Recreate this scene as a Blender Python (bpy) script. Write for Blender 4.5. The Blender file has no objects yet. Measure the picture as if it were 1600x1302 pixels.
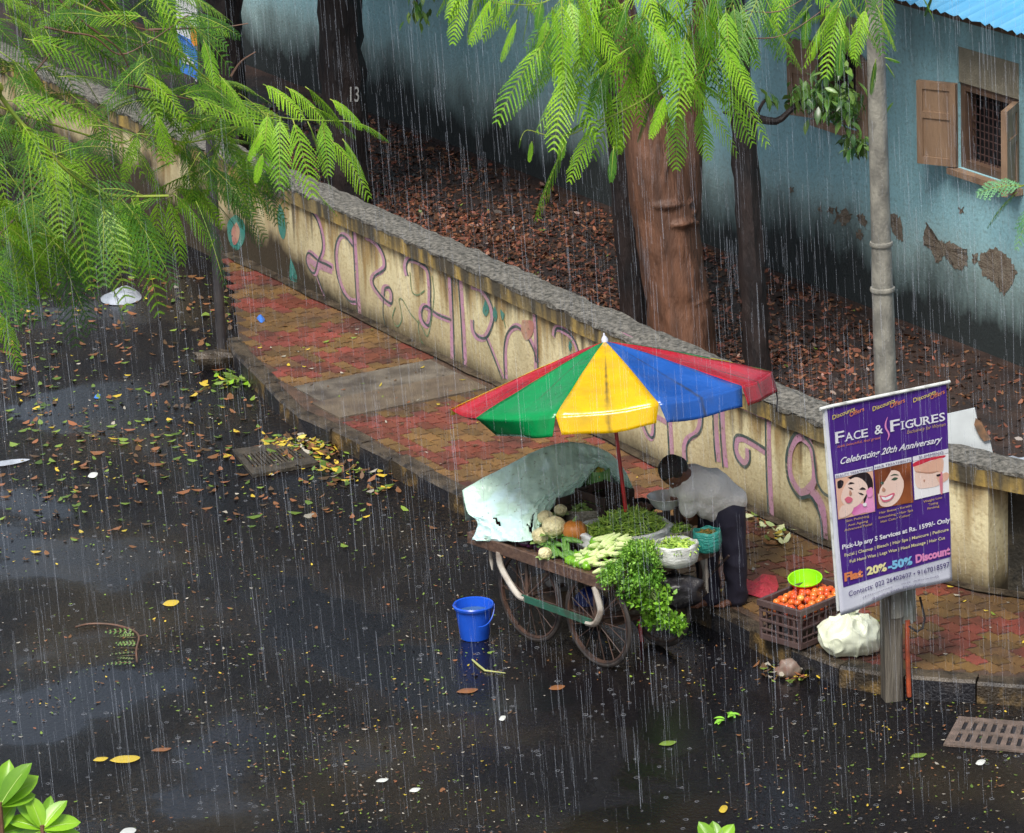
import bpy, bmesh, math, random
import numpy as np
from mathutils import Vector, Matrix, noise
random.seed(7); np.random.seed(7)
S = bpy.context.scene
COL = S.collection
R = math.radians
# ------------------------------------------------------------ camera
F, PITCH, ROLL, CH = 6500.0, 17.5, -2.4, 10.956
cam = bpy.data.cameras.new('camera'); cam.sensor_width = 36; cam.lens = 36*F/1600
cam.clip_start = .1; cam.clip_end = 500
co = bpy.data.objects.new('camera', cam); COL.objects.link(co)
CM = Matrix.Rotation(R(90-PITCH), 3, 'X') @ Matrix.Rotation(R(ROLL), 3, 'Z')
co.matrix_world = Matrix.Translation((0, 0, CH)) @ CM.to_4x4()
S.camera = co
CR, CU, CF = CM @ Vector((1, 0, 0)), CM @ Vector((0, 1, 0)), CM @ Vector((0, 0, -1))
# ------------------------------------------------------------ sky, sun, exposure
w = bpy.data.worlds.new('World'); S.world = w; w.use_nodes = True
nt = w.node_tree; nt.nodes.clear()
sky = nt.nodes.new('ShaderNodeTexSky'); sky.sky_type = 'NISHITA'; sky.sun_disc = False
sky.sun_elevation = R(58); sky.sun_rotation = R(200); sky.dust_density = 4; sky.air_density = 1.2
hs = nt.nodes.new('ShaderNodeHueSaturation'); hs.inputs['Saturation'].default_value = .65
bg = nt.nodes.new('ShaderNodeBackground'); bg.inputs[1].default_value = .06
ow = nt.nodes.new('ShaderNodeOutputWorld')
nt.links.new(sky.outputs[0], hs.inputs['Color']); nt.links.new(hs.outputs[0], bg.inputs[0]); nt.links.new(bg.outputs[0], ow.inputs[0])
sl = bpy.data.lights.new('sun', 'SUN'); sl.energy = 1.5; sl.angle = R(22); sl.color = (1, .96, .9)
so = bpy.data.objects.new('sun', sl); COL.objects.link(so)
so.rotation_euler = (R(32), 0, R(-20)); so.location = (0, 0, 30)   # high, from behind and left of the camera
S.view_settings.view_transform = 'Standard'; S.view_settings.look = 'None'
S.view_settings.exposure = 1.38; S.view_settings.gamma = 1; S.view_settings.use_curve_mapping = False
S.cycles.max_bounces = 6; S.cycles.transparent_max_bounces = 12

# ------------------------------------------------------------ pixel helpers (photo pixels to points in the place)
def ray(x, y): return CM @ Vector((x-800, -(y-651), -F))
def P(x, y, z=0.0):
    d = ray(x, y); return Vector((0, 0, CH)) + d*((z-CH)/d.z)
def PY(x, y, Y):
    d = ray(x, y); return Vector((0, 0, CH)) + d*(Y/d.y)
def onplane(x, y, o, n):
    d = ray(x, y); c = Vector((0, 0, CH)); return c + d*((o-c).dot(n)/d.dot(n))
# ------------------------------------------------------------ object helpers
def tag(o, label=None, cat=None, group=None, kind=None):
    if label: o['label'] = label
    if cat: o['category'] = cat
    if group: o['group'] = group
    if kind: o['kind'] = kind
    return o
def empty(name, loc, label, cat, group=None, rz=0.0):
    o = bpy.data.objects.new(name, None); COL.objects.link(o)
    o.location = loc; o.rotation_euler = (0, 0, rz); o.empty_display_size = .1
    return tag(o, label, cat, group)
def link(name, me, mats, parent=None, world=True):
    o = bpy.data.objects.new(name, me); COL.objects.link(o)
    for m in (mats if isinstance(mats, (list, tuple)) else [mats]): me.materials.append(m)
    if parent is not None:
        o.parent = parent
        if world: o.matrix_parent_inverse = (parent.matrix_basis if parent.parent is None else parent.parent.matrix_basis @ parent.matrix_parent_inverse @ parent.matrix_basis).inverted()
    return o
class MB:
    def __init__(s): s.v = []; s.f = []; s.mi = []
    def add(s, vs, fs, mi=0):
        b = len(s.v); s.v += [tuple(v) for v in vs]; s.f += [tuple(i+b for i in f) for f in fs]; s.mi += [mi]*len(fs); return s
    def box(s, c, d, M=None, mi=0, taper=1.0):
        x, y, z = d[0]/2, d[1]/2, d[2]/2
        vs = [Vector((sx*x*(taper if sz > 0 else 1), sy*y*(taper if sz > 0 else 1), sz*z)) for sz in (-1, 1) for sy in (-1, 1) for sx in (-1, 1)]
        if M is not None: vs = [M @ v for v in vs]
        vs = [v+Vector(c) for v in vs]
        return s.add(vs, [(0, 2, 3, 1), (4, 5, 7, 6), (0, 1, 5, 4), (2, 6, 7, 3), (0, 4, 6, 2), (1, 3, 7, 5)], mi)
    def tube(s, pts, rad, n=8, mi=0, cap=True, wob=0.0, flat=1.0):
        pts = [Vector(p) for p in pts]; m = len(pts)
        if not isinstance(rad, (list, tuple)): rad = [rad]*m
        vs = []; up0 = None
        for i, p in enumerate(pts):
            t = (pts[min(i+1, m-1)]-pts[max(i-1, 0)]).normalized()
            if up0 is None: up0 = Vector((0, 0, 1)) if abs(t.z) < .9 else Vector((0, 1, 0))
            a = t.cross(up0).normalized(); b = a.cross(t).normalized(); up0 = b
            for k in range(n):
                th = 2*math.pi*k/n; r = rad[i]*(1+(wob*noise.noise(Vector((math.cos(th)*2, math.sin(th)*2, i*.6+p.x*3))) if wob else 0))
                vs.append(p+a*math.cos(th)*r+b*math.sin(th)*r*flat)
        fs = [(i*n+k, i*n+(k+1) % n, (i+1)*n+(k+1) % n, (i+1)*n+k) for i in range(m-1) for k in range(n)]
        if cap: fs += [tuple(range(n-1, -1, -1)), tuple((m-1)*n+k for k in range(n))]
        return s.add(vs, fs, mi)
    def lathe(s, c, prof, n=24, mi=0, M=None, wob=None, sx=1.0, sy=1.0):
        vs = []
        for i, (r, z) in enumerate(prof):
            for k in range(n):
                th = 2*math.pi*k/n; rr = r; zz = z
                if wob:
                    rr += wob*noise.noise(Vector((math.cos(th)*1.7+c[0]*9, math.sin(th)*1.7+c[1]*9, i*.5)))*min(1, r*8)
                    zz += wob*.6*noise.noise(Vector((math.cos(th)*1.5+5, math.sin(th)*1.5+c[0]*7, i*.3)))
                v = Vector((math.cos(th)*rr*sx, math.sin(th)*rr*sy, zz))
                if M is not None: v = M @ v
                vs.append(v+Vector(c))
        m = len(prof)
        fs = [(i*n+k, i*n+(k+1) % n, (i+1)*n+(k+1) % n, (i+1)*n+k) for i in range(m-1) for k in range(n)]
        return s.add(vs, fs, mi)
    def build(s, name, mats, parent=None, smooth=True, loc=None, M=None, split=None, bevel=0):
        me = bpy.data.meshes.new(name); me.from_pydata(s.v, [], s.f); me.update()
        if M is not None: me.transform(M)
        o = link(name, me, mats, parent)
        me.polygons.foreach_set('material_index', s.mi)
        bm = bmesh.new(); bm.from_mesh(me); bmesh.ops.recalc_face_normals(bm, faces=bm.faces)
        if bevel: bmesh.ops.bevel(bm, geom=bm.edges[:], offset=bevel, segments=1, affect='EDGES')
        bm.to_mesh(me); bm.free()
        if smooth:
            me.polygons.foreach_set('use_smooth', [True]*len(me.polygons))
            try: me.set_sharp_from_angle(angle=R(38))
            except Exception: pass
        return o
def npmesh(name, V, Fq, mats, parent=None, smooth=False, mi=None):
    """V (n,3), Fq (m,k) arrays"""
    V = np.asarray(V, dtype=np.float32).reshape(-1, 3); Fq = np.asarray(Fq, dtype=np.int32)
    m, k = Fq.shape
    me = bpy.data.meshes.new(name); me.vertices.add(len(V)); me.vertices.foreach_set('co', V.ravel())
    me.loops.add(m*k); me.loops.foreach_set('vertex_index', Fq.ravel())
    me.polygons.add(m); me.polygons.foreach_set('loop_start', np.arange(m, dtype=np.int32)*k)
    try: me.polygons.foreach_set('loop_total', np.full(m, k, dtype=np.int32))
    except Exception: pass
    if smooth: me.polygons.foreach_set('use_smooth', np.ones(m, dtype=bool))
    o = link(name, me, mats, parent)
    if mi is not None: me.polygons.foreach_set('material_index', np.asarray(mi, dtype=np.int32))
    me.update(); me.validate(); return o
def replicate(T, Fc, Ms):
    """T (v,3) template, Fc faces list of equal size; Ms list of 4x4 -> arrays"""
    T4 = np.c_[np.asarray(T), np.ones(len(T))]; A = np.array([np.array(m) for m in Ms])
    V = np.einsum('mij,vj->mvi', A, T4)[..., :3].reshape(-1, 3)
    Fc = np.asarray(Fc); Fa = (Fc[None]+(np.arange(len(Ms))*len(T))[:, None, None]).reshape(-1, Fc.shape[1])
    return V, Fa
def rndrot(): return Matrix.Rotation(random.uniform(0, 6.28), 4, 'Z') @ Matrix.Rotation(random.uniform(-.5, .5), 4, 'X')
def copy_tree(o, parent=None):
    c = o.copy(); COL.objects.link(c)
    if parent is not None: c.parent = parent
    for ch in [x for x in bpy.data.objects if x.parent == o]: copy_tree(ch, c)
    return c
# ------------------------------------------------------------ materials
def mat(name, c1, c2=None, sc=4.0, rough=.6, bump=0.0, bsc=60.0, spec=.5, metal=0.0, coat=0.0, isl=0.0, trans=0.0, det=6, sub=0.0, thr=(.35, .65), stretch=None, alpha=1.0, r2=None):
    m = bpy.data.materials.new(name); m.use_nodes = True; n = m.node_tree.nodes; L = m.node_tree.links
    b = n['Principled BSDF']; b.inputs['Roughness'].default_value = rough; b.inputs['Metallic'].default_value = metal
    b.inputs['Specular IOR Level'].default_value = spec; b.inputs['Coat Weight'].default_value = coat; b.inputs['Coat Roughness'].default_value = .12
    tc = n.new('ShaderNodeTexCoord'); src = tc.outputs['Object']
    if stretch:
        mp = n.new('ShaderNodeMapping'); mp.inputs['Scale'].default_value = stretch; L.new(src, mp.inputs[0]); src = mp.outputs[0]
    col = n.new('ShaderNodeMix'); col.data_type = 'RGBA'
    col.inputs[6].default_value = (*c1, 1); col.inputs[7].default_value = (*(c2 or c1), 1)
    nz = n.new('ShaderNodeTexNoise'); nz.inputs['Scale'].default_value = sc; nz.inputs['Detail'].default_value = det; L.new(src, nz.inputs['Vector'])
    mr = n.new('ShaderNodeMapRange'); mr.inputs[1].default_value = thr[0]; mr.inputs[2].default_value = thr[1]
    L.new(nz.outputs['Fac'], mr.inputs[0]); L.new(mr.outputs[0], col.inputs[0])
    out = col.outputs[2]
    if r2 is not None:
        rr = n.new('ShaderNodeMapRange'); rr.inputs[3].default_value = rough; rr.inputs[4].default_value = r2; L.new(mr.outputs[0], rr.inputs[0]); L.new(rr.outputs[0], b.inputs['Roughness'])
    if isl:
        g = n.new('ShaderNodeNewGeometry'); h = n.new('ShaderNodeHueSaturation')
        a = n.new('ShaderNodeMapRange'); a.inputs[3].default_value = 1-isl; a.inputs[4].default_value = 1+isl
        L.new(g.outputs['Random Per Island'], a.inputs[0]); L.new(a.outputs[0], h.inputs['Value'])
        a2 = n.new('ShaderNodeMapRange'); a2.inputs[3].default_value = .5+isl*.03; a2.inputs[4].default_value = .5-isl*.015
        L.new(g.outputs['Random Per Island'], a2.inputs[0]); L.new(a2.outputs[0], h.inputs['Hue'])
        L.new(out, h.inputs['Color']); out = h.outputs[0]
    L.new(out, b.inputs['Base Color'])
    if bump:
        bn = n.new('ShaderNodeTexNoise'); bn.inputs['Scale'].default_value = bsc; bn.inputs['Detail'].default_value = 5; L.new(src, bn.inputs['Vector'])
        bp = n.new('ShaderNodeBump'); bp.inputs['Strength'].default_value = min(1, bump); bp.inputs['Distance'].default_value = .02
        L.new(bn.outputs['Fac'], bp.inputs['Height']); L.new(bp.outputs[0], b.inputs['Normal'])
    if trans:
        tr = n.new('ShaderNodeBsdfTranslucent'); L.new(out, tr.inputs[0]); mx = n.new('ShaderNodeMixShader'); mx.inputs[0].default_value = trans
        L.new(b.outputs[0], mx.inputs[1]); L.new(tr.outputs[0], mx.inputs[2]); L.new(mx.outputs[0], n['Material Output'].inputs[0])
    if alpha < 1: b.inputs['Alpha'].default_value = alpha
    return m
def nodes(m): return m.node_tree.nodes, m.node_tree.links
def mixc(n, L, fac, a, b, mode='MIX'):
    x = n.new('ShaderNodeMix'); x.data_type = 'RGBA'; x.blend_type = mode
    for s, i in ((fac, 0), (a, 6), (b, 7)):
        if isinstance(s, (int, float)): x.inputs[i].default_value = s
        elif isinstance(s, tuple): x.inputs[i].default_value = (*s, 1)
        else: L.new(s, x.inputs[i])
    return x.outputs[2]
def rng(n, L, s, a, b, c=0.0, d=1.0):
    x = n.new('ShaderNodeMapRange'); L.new(s, x.inputs[0])
    for i, v in enumerate((a, b, c, d)): x.inputs[i+1].default_value = v
    return x.outputs[0]
def nse(n, L, src, scale, det=5, stretch=None, loc=None):
    if stretch or loc:
        mp = n.new('ShaderNodeMapping'); mp.inputs['Scale'].default_value = stretch or (1, 1, 1)
        if loc: mp.inputs['Location'].default_value = loc
        L.new(src, mp.inputs[0]); src = mp.outputs[0]
    x = n.new('ShaderNodeTexNoise'); x.inputs['Scale'].default_value = scale; x.inputs['Detail'].default_value = det; L.new(src, x.inputs['Vector'])
    return x.outputs['Fac']
def mth(n, L, op, a, b=0.0):
    x = n.new('ShaderNodeMath'); x.operation = op
    for i, s in enumerate((a, b)):
        if isinstance(s, (int, float)): x.inputs[i].default_value = s
        else: L.new(s, x.inputs[i])
    return x.outputs[0]

# wet asphalt
M_road = mat('wet_asphalt', (.02, .02, .024), (.05, .045, .047), 1.1, rough=.3)
n, L = nodes(M_road); b = n['Principled BSDF']; tc = n.new('ShaderNodeTexCoord'); o_ = tc.outputs['Object']
pud = nse(n, L, o_, .55, 6); fine = nse(n, L, o_, 90, 4); fine2 = nse(n, L, o_, 28, 6)
L.new(rng(n, L, pud, .40, .54, .34, .13), b.inputs['Roughness'])
c0 = mixc(n, L, rng(n, L, nse(n, L, o_, .35, 7, loc=(3, 1, 0)), .5, .62), (.008, .0075, .010), (.028, .019, .011))
vx = n.new('ShaderNodeTexVoronoi'); vx.inputs['Scale'].default_value = 42; L.new(o_, vx.inputs['Vector'])
c1 = mixc(n, L, rng(n, L, vx.outputs['Distance'], .12, .02), c0, (.075, .068, .06))
c2 = mixc(n, L, rng(n, L, fine2, .4, .62), (.003, .003, .004), c1)
c2 = mixc(n, L, rng(n, L, pud, .47, .60, 0, .75), c2, (.008, .0075, .009))
c2 = mixc(n, L, rng(n, L, nse(n, L, o_, .42, 4, loc=(9, 4, 0)), .56, .66, 0, .6), c2, (.030, .022, .011))
L.new(rng(n, L, pud, .42, .56, .22, .55), b.inputs['Specular IOR Level'])
L.new(c2, b.inputs['Base Color'])
hgt = mixc(n, L, rng(n, L, pud, .44, .54, 0, .93), fine, (.5, .5, .5))
bp = n.new('ShaderNodeBump'); bp.inputs['Strength'].default_value = 1; bp.inputs['Distance'].default_value = .02; L.new(hgt, bp.inputs['Height'])
bp2 = n.new('ShaderNodeBump'); bp2.inputs['Strength'].default_value = .6; bp2.inputs['Distance'].default_value = .03; L.new(mixc(n, L, rng(n, L, pud, .44, .54, 0, .85), fine2, (.5, .5, .5)), bp2.inputs['Height']); L.new(bp.outputs[0], bp2.inputs['Normal']); L.new(bp2.outputs[0], b.inputs['Normal'])

def wall_mat(name, base, base2, damp_h, damp_col, drip=.6, top=1.0, grime=(.16, .11, .05), left_dark=False):
    m = mat(name, base, base2, 1.5, rough=.75, spec=.3); n, L = nodes(m); b = n['Principled BSDF']
    tc = n.new('ShaderNodeTexCoord'); o = tc.outputs['Object']; sx = n.new('ShaderNodeSeparateXYZ'); L.new(o, sx.inputs[0]); z = sx.outputs[2]
    c = mixc(n, L, rng(n, L, nse(n, L, o, 1.3, 8), .38, .62), base, base2)
    c = mixc(n, L, rng(n, L, nse(n, L, o, 26, 6), .5, .75, 0, .55), c, grime)
    c = mixc(n, L, rng(n, L, nse(n, L, o, 3.2, 9, stretch=(1, 1, .45), loc=(5, 0, 3)), .52, .70, 0, .22 if damp_h > .3 else .42), c, tuple(x*.55+.01 for x in base2))
    dr = nse(n, L, o, 4.0, 7, stretch=(1.6, 1, .14))
    tz = rng(n, L, z, top*.35, top, -.18, .22)
    c = mixc(n, L, rng(n, L, mth(n, L, 'ADD', dr, tz), .5, .72, 0, drip), c, grime)
    d2 = nse(n, L, o, 5, 8, stretch=(2.0, 1, .1), loc=(7, 0, 0))
    c = mixc(n, L, rng(n, L, mth(n, L, 'ADD', d2, tz), .62, .8, 0, drip), c, (.07, .06, .045))
    dn = nse(n, L, o, 2.5, 7, stretch=(1, 1, .5)); dn2 = nse(n, L, o, 14, 8, stretch=(1.5, 1, .35))
    if not left_dark and damp_h > .3: dn = mth(n, L, 'ADD', mth(n, L, 'MULTIPLY', mth(n, L, 'SUBTRACT', nse(n, L, o, 1.1, 9, stretch=(1, 1, .6), loc=(2, 0, 0)), .5), 1.6), dn)
    zz = mth(n, L, 'ADD', z, mth(n, L, 'MULTIPLY', mth(n, L, 'SUBTRACT', mth(n, L, 'ADD', dn, mth(n, L, 'MULTIPLY', dn2, .6)), .8), -.9*damp_h))
    if not left_dark and damp_h > .3:   # pale grey washed zone above the black mould
        c = mixc(n, L, rng(n, L, mth(n, L, 'ADD', zz, mth(n, L, 'MULTIPLY', dn, .4)), damp_h*2.3, damp_h*1.5, 0, .5), c, (.30, .33, .27))
    if left_dark:   # darker base climbs higher toward the far left end
        zz = mth(n, L, 'SUBTRACT', zz, mth(n, L, 'MULTIPLY', rng(n, L, sx.outputs[0], .5, -2.8, 0, .60), rng(n, L, nse(n, L, o, 1.6, 8), .3, .7, .25, 1)))
        c = mixc(n, L, rng(n, L, zz, damp_h*3.2, damp_h*.9, 0, .55), c, (.16, .10, .045))
    c = mixc(n, L, rng(n, L, zz, damp_h*1.5, damp_h*.55, 0, .95), c, damp_col)
    L.new(c, b.inputs['Base Color'])
    bp = n.new('ShaderNodeBump'); bp.inputs['Strength'].default_value = .5; bp.inputs['Distance'].default_value = .01
    L.new(nse(n, L, o, 35, 8), bp.inputs['Height']); L.new(bp.outputs[0], b.inputs['Normal'])
    return m
M_wall = wall_mat('cream_wall_paint', (.76, .69, .43), (.58, .51, .30), .22, (.03, .022, .014), .8, .98, (.26, .16, .05), left_dark=True)
M_capside = wall_mat('grimy_yellow_band', (.42, .29, .08), (.24, .19, .09), .01, (.03, .03, .03), .9, 1.2, (.05, .05, .045))
M_captop = mat('rough_concrete_top', (.20, .19, .165), (.045, .045, .038), 26, rough=.85, bump=1, bsc=60, det=10, thr=(.36, .66))
M_mossy = mat('mossy_dark_stone', (.02, .018, .014), (.09, .075, .05), 5, rough=.8, bump=.8, bsc=30, thr=(.45, .75))
M_blue = wall_mat('turquoise_wall', (.28, .50, .56), (.23, .43, .49), .60, (.012, .013, .014), .22, 3.2, (.13, .16, .14))
M_plaster = mat('bare_brown_plaster', (.12, .09, .065), (.2, .17, .13), 12, rough=.85, bump=.5)
M_soil = mat('wet_garden_soil', (.016, .010, .009), (.04, .022, .016), 3, rough=.6, bump=.8, bsc=20)
M_litter = mat('brown_dead_leaves', (.085, .030, .017), (.14, .052, .028), 2, rough=.4, isl=.8)
M_scrap = [mat('green_leaf_bits', (.13, .20, .03), None, rough=.4, isl=.5), mat('orange_pod_bits', (.20, .085, .035), None, rough=.4, isl=.5),
           mat('yellow_petals', (.52, .38, .04), None, rough=.4, isl=.3), mat('pale_bits', (.36, .33, .27), None, rough=.4, isl=.4), mat('dark_bits', (.09, .055, .03), None, rough=.4, isl=.5)]
M_redpav = mat('red_paver', (.21, .05, .035), (.07, .026, .02), 2.6, rough=.28, r2=.5, bump=.6, bsc=110, isl=.3, det=8)
M_yelpav = mat('ochre_paver', (.20, .11, .035), (.09, .05, .025), 2.6, rough=.28, r2=.5, bump=.6, bsc=110, isl=.25, det=8)
M_joint = mat('paver_bed', (.05, .035, .025), (.1, .06, .04), 6, rough=.5, bump=.5)
M_conc = mat('wet_concrete', (.17, .15, .12), (.065, .055, .045), 4, rough=.5, bump=.5, bsc=90)
M_kerbY = mat('worn_yellow_kerb', (.035, .025, .015), (.19, .12, .04), 7, rough=.5, bump=.7, bsc=50, thr=(.5, .7))
M_kerbK = mat('worn_black_kerb', (.012, .012, .016), (.055, .045, .04), 7, rough=.45, bump=.7, bsc=50, thr=(.5, .75))
M_kerbT = mat('kerb_top_concrete', (.018, .014, .011), (.085, .066, .045), 9, rough=.35, bump=.7, bsc=50)
M_bark = mat('brown_bark', (.19, .088, .05), (.065, .033, .022), 9, rough=.6, bump=1, bsc=34, stretch=(1, 1, .22), thr=(.3, .7), det=9)
M_bark2 = mat('near_black_bark', (.008, .006, .007), (.028, .018, .016), 8, rough=.65, bump=1, bsc=25, stretch=(1, 1, .3))
M_twig = mat('reddish_twig', (.16, .08, .05), (.1, .06, .04), 9, rough=.6)
M_gstem = mat('yellow_green_stem', (.28, .34, .04), (.16, .26, .035), 9, rough=.5)
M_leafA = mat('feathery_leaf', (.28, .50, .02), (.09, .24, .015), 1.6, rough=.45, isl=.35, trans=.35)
M_leafB = mat('bright_young_leaf', (.36, .62, .035), (.20, .46, .025), 3, rough=.42, isl=.22, trans=.4)
M_leafD = mat('dark_mango_leaf', (.04, .13, .025), (.16, .26, .05), 4, rough=.3, isl=.5, trans=.2)
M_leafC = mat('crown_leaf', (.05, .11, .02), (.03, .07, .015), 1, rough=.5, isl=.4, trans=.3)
M_leafG = mat('glossy_broad_leaf', (.26, .50, .03), (.12, .30, .02), 9, rough=.3, isl=.25, trans=.3)
M_herb = mat('coriander_leaf', (.13, .32, .03), (.24, .46, .06), 6, rough=.5, isl=.45, trans=.25)
def simple(name, c, c2=None, **k): return mat(name, c, c2, **k)
# ============================================================ THE SETTING
W0 = P(556, 514); W1 = P(1202, 835); WD = (W1-W0).normalized(); WN = Vector((-WD.y, WD.x, 0))   # WN points behind the wall
if WN.y < 0: WN = -WN
WM = Matrix(((WD.x, WN.x, 0, W0.x), (WD.y, WN.y, 0, W0.y), (0, 0, 1, 0), (0, 0, 0, 1)))
def wu(p): return (p-W0).dot(WD)
def onwall(x, y): 
    q = onplane(x, y, W0, WN); return (wu(q), q.z)
# ground: one sheet to the horizon
g = MB(); g.add([(-250, -60, 0), (250, -60, 0), (250, 400, 0), (-250, 400, 0)], [(0, 1, 2, 3)])
tag(g.build('road', M_road, smooth=False), kind='structure')
# garden soil sheet behind the compound wall
g = MB(); A = [W0-WD*25+WN*.1, W0+WD*14+WN*.1, W0+WD*14+WN*40, W0-WD*25+WN*40]
g.add([(p.x, p.y, .004) for p in A], [(0, 1, 2, 3)]); tag(g.build('garden_ground', M_soil, smooth=False), kind='structure')
# footpath outline
kpx = [(352, 528), (358, 540), (372, 558), (400, 585), (419, 605), (456, 643), (485, 655), (512, 667), (562, 692), (606, 714), (662, 746), (719, 774), (900, 856), (1010, 905),
       (1130, 958), (1190, 990), (1246, 1018), (1290, 1036), (1375, 1054), (1431, 1060), (1600, 1071), (1800, 1080), (2100, 1090)]
KZ = .16
K = [P(x, y, KZ) for x, y in kpx]; K = [Vector((p.x, p.y, 0)) for p in K]
wb = [P(x, y) for x, y in [(360, 420), (556, 514), (1202, 835), (1290, 874), (1350, 899), (1435, 927), (1545, 953), (1700, 976), (2100, 1020)]]
def resample(pts, step):
    out = [pts[0].copy()]; acc = 0.0
    for a, b in zip(pts[:-1], pts[1:]):
        l = (b-a).length; d = step-acc
        while d <= l: out.append(a.lerp(b, d/l)); d += step
        acc = l-(d-step)
    out.append(pts[-1].copy()); return out
def inward(p, pts, i):
    t = (pts[min(i+1, len(pts)-1)]-pts[max(i-1, 0)]).normalized(); n_ = Vector((-t.y, t.x, 0))
    if n_.dot(WN) < 0: n_ = -n_
    return n_
# kerb stones: separate worn blocks in one kerb structure
kr = resample(K, .52); kb = MB()
for i in range(len(kr)-1):
    a, b2 = kr[i], kr[i+1]
    na, nb = inward(a, kr, i), inward(b2, kr, i+1)
    gap = .006; d = (b2-a).normalized(); a2 = a+d*gap; b3 = b2-d*gap
    jz = random.uniform(-.012, .01); jo = random.uniform(-.012, .012)
    sub = 5; top = []; fr = []
    vs = []
    for k in range(sub+1):
        t = k/sub; p = a2.lerp(b3, t); nn = na.lerp(nb, t).normalized(); e = noise.noise(p*6)*.012
        for off, z in ((-.01+jo+e, -.05), (jo+e*.6, KZ-.02+jz), (.018+jo, KZ+jz+.002+e*.3), (.15+jo, KZ+jz+.003), (.155+jo, -.05)):
            q = p+nn*off; vs.append((q.x, q.y, z))
    m = 5
    fs = []; mi = []
    for k in range(sub):
        for j in range(4):
            fs.append((k*m+j, (k+1)*m+j, (k+1)*m+j+1, k*m+j+1)); mi.append((i % 2) if j in (0,) else 2)
    base = len(kb.v); kb.v += vs; kb.f += [tuple(x+base for x in f) for f in fs]; kb.mi += mi
    kb.add([vs[j] for j in range(m)], [(0, 1, 2, 3, 4)], 2); kb.add([vs[sub*m+j] for j in range(m)], [(4, 3, 2, 1, 0)], 2)
tag(kb.build('kerb', [M_kerbY, M_kerbK, M_kerbT], smooth=False), kind='structure')
# bed of the footpath
bed = MB(); ring = [p+inward(p, K, i)*.12 for i, p in enumerate(K)] + [p+WN*.02 for p in reversed(wb)]
bed.add([(p.x, p.y, KZ-.006) for p in ring], [tuple(range(len(ring)))])
fo = bed.build('footpath_bed', M_joint, smooth=False); tag(fo, kind='structure')
# pavers
def inside(p, poly):
    c = False; j = len(poly)-1
    for i in range(len(poly)):
        a, b = poly[i], poly[j]
        if ((a.y > p.y) != (b.y > p.y)) and p.x < (b.x-a.x)*(p.y-a.y)/(b.y-a.y)+a.x: c = not c
        j = i
    return c
ring2 = [p+inward(p, K, i)*.165 for i, p in enumerate(K)] + [Vector((p.x, p.y, 0))-WN*.10 for p in reversed(wb)]
slab_px = [(497, 603), (622, 566), (722, 602), (560, 660)]
slab = [P(x, y, KZ) for x, y in slab_px]; su0, su1 = min(wu(slab[0]), wu(slab[1])), max(wu(slab[2]), wu(slab[3]))
su0 = wu(P(545, 588, KZ)); su1 = wu(P(640, 632, KZ))
pv = MB(); PL, PWd = .205, .12
row = 0; v = -3.4
zig = [(-.5, -.5), (-.3, -.36), (-.1, -.5), (.1, -.36), (.3, -.5), (.5, -.36), (.42, 0), (.5, .5), (.3, .64), (.1, .5), (-.1, .64), (-.3, .5), (-.5, .64), (-.42, 0.1)]
while v < 1.2:
    u = -5.0+(row % 2)*PL*.5
    while u < 13:
        c = W0+WD*u+WN*v; u += PL
        if not inside(c, ring2): continue
        if su0-.03 < wu(c) < su1+.03: continue
        jag = .30*noise.noise(Vector((wu(c)*.9, (c-W0).dot(WN)*2.6, 0)))+.05*((row % 2)-.5)
        bi = math.floor((wu(c)+jag-.1)/.50)
        mi = 1 if bi % 2 else 0
        if random.random() < .03: mi = 1-mi
        tx, ty, dz = random.uniform(-.015, .015), random.uniform(-.02, .02), random.uniform(-.0015, .0025)
        vs = []
        for a, bq in zig:
            q = c+WD*(a*PL*.965)+WN*(bq*PWd*.95); vs.append((q.x, q.y, KZ+dz+a*PL*tx+bq*PWd*ty))
        vs2 = [(x, y, KZ-.02) for x, y, z in vs]; nn = len(vs)
        pv.add(vs+vs2, [tuple(range(nn))]+[(i, (i+1) % nn, nn+(i+1) % nn, nn+i) for i in range(nn)], mi)
    v += PWd; row += 1
tag(pv.build('footpath', [M_redpav, M_yelpav], smooth=False), kind='structure')
# concrete slab across the path, in two cast panels, and a mortar strip along the wall
def clipq(u0, u1, v0, v1, z, m, name):
    q = MB(); nseg = 1
    pts = [W0+WD*u0+WN*v0, W0+WD*u1+WN*v0, W0+WD*u1+WN*v1, W0+WD*u0+WN*v1]
    vs = [(p.x, p.y, z) for p in pts]+[(p.x, p.y, z-.05) for p in pts]
    q.add(vs, [(0, 1, 2, 3), (0, 4, 5, 1), (1, 5, 6, 2), (2, 6, 7, 3), (3, 7, 4, 0)]); return tag(q.build(name, m, smooth=False), kind='structure')
def kerb_v(u):   # distance from the wall to the kerb's inner edge at u
    best = None
    for a, b in zip(K[:-1], K[1:]):
        ua, ub = wu(a), wu(b)
        if ua <= u <= ub: best = (a.lerp(b, (u-ua)/(ub-ua))-W0).dot(WN)
    return best if best is not None else -1.5
um = (su0+su1)/2
clipq(su0, um-.005, kerb_v(su0)+.21, -.16, KZ+.006, M_conc, 'footpath_slab')
M_conc2 = mat('wet_concrete_brown', (.15, .12, .085), (.09, .07, .055), 5, rough=.4, bump=.5, bsc=90)
clipq(um+.005, su1, kerb_v(su1)+.2, -.16, KZ+.010, M_conc2, 'footpath_slab')
q = MB()
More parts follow.
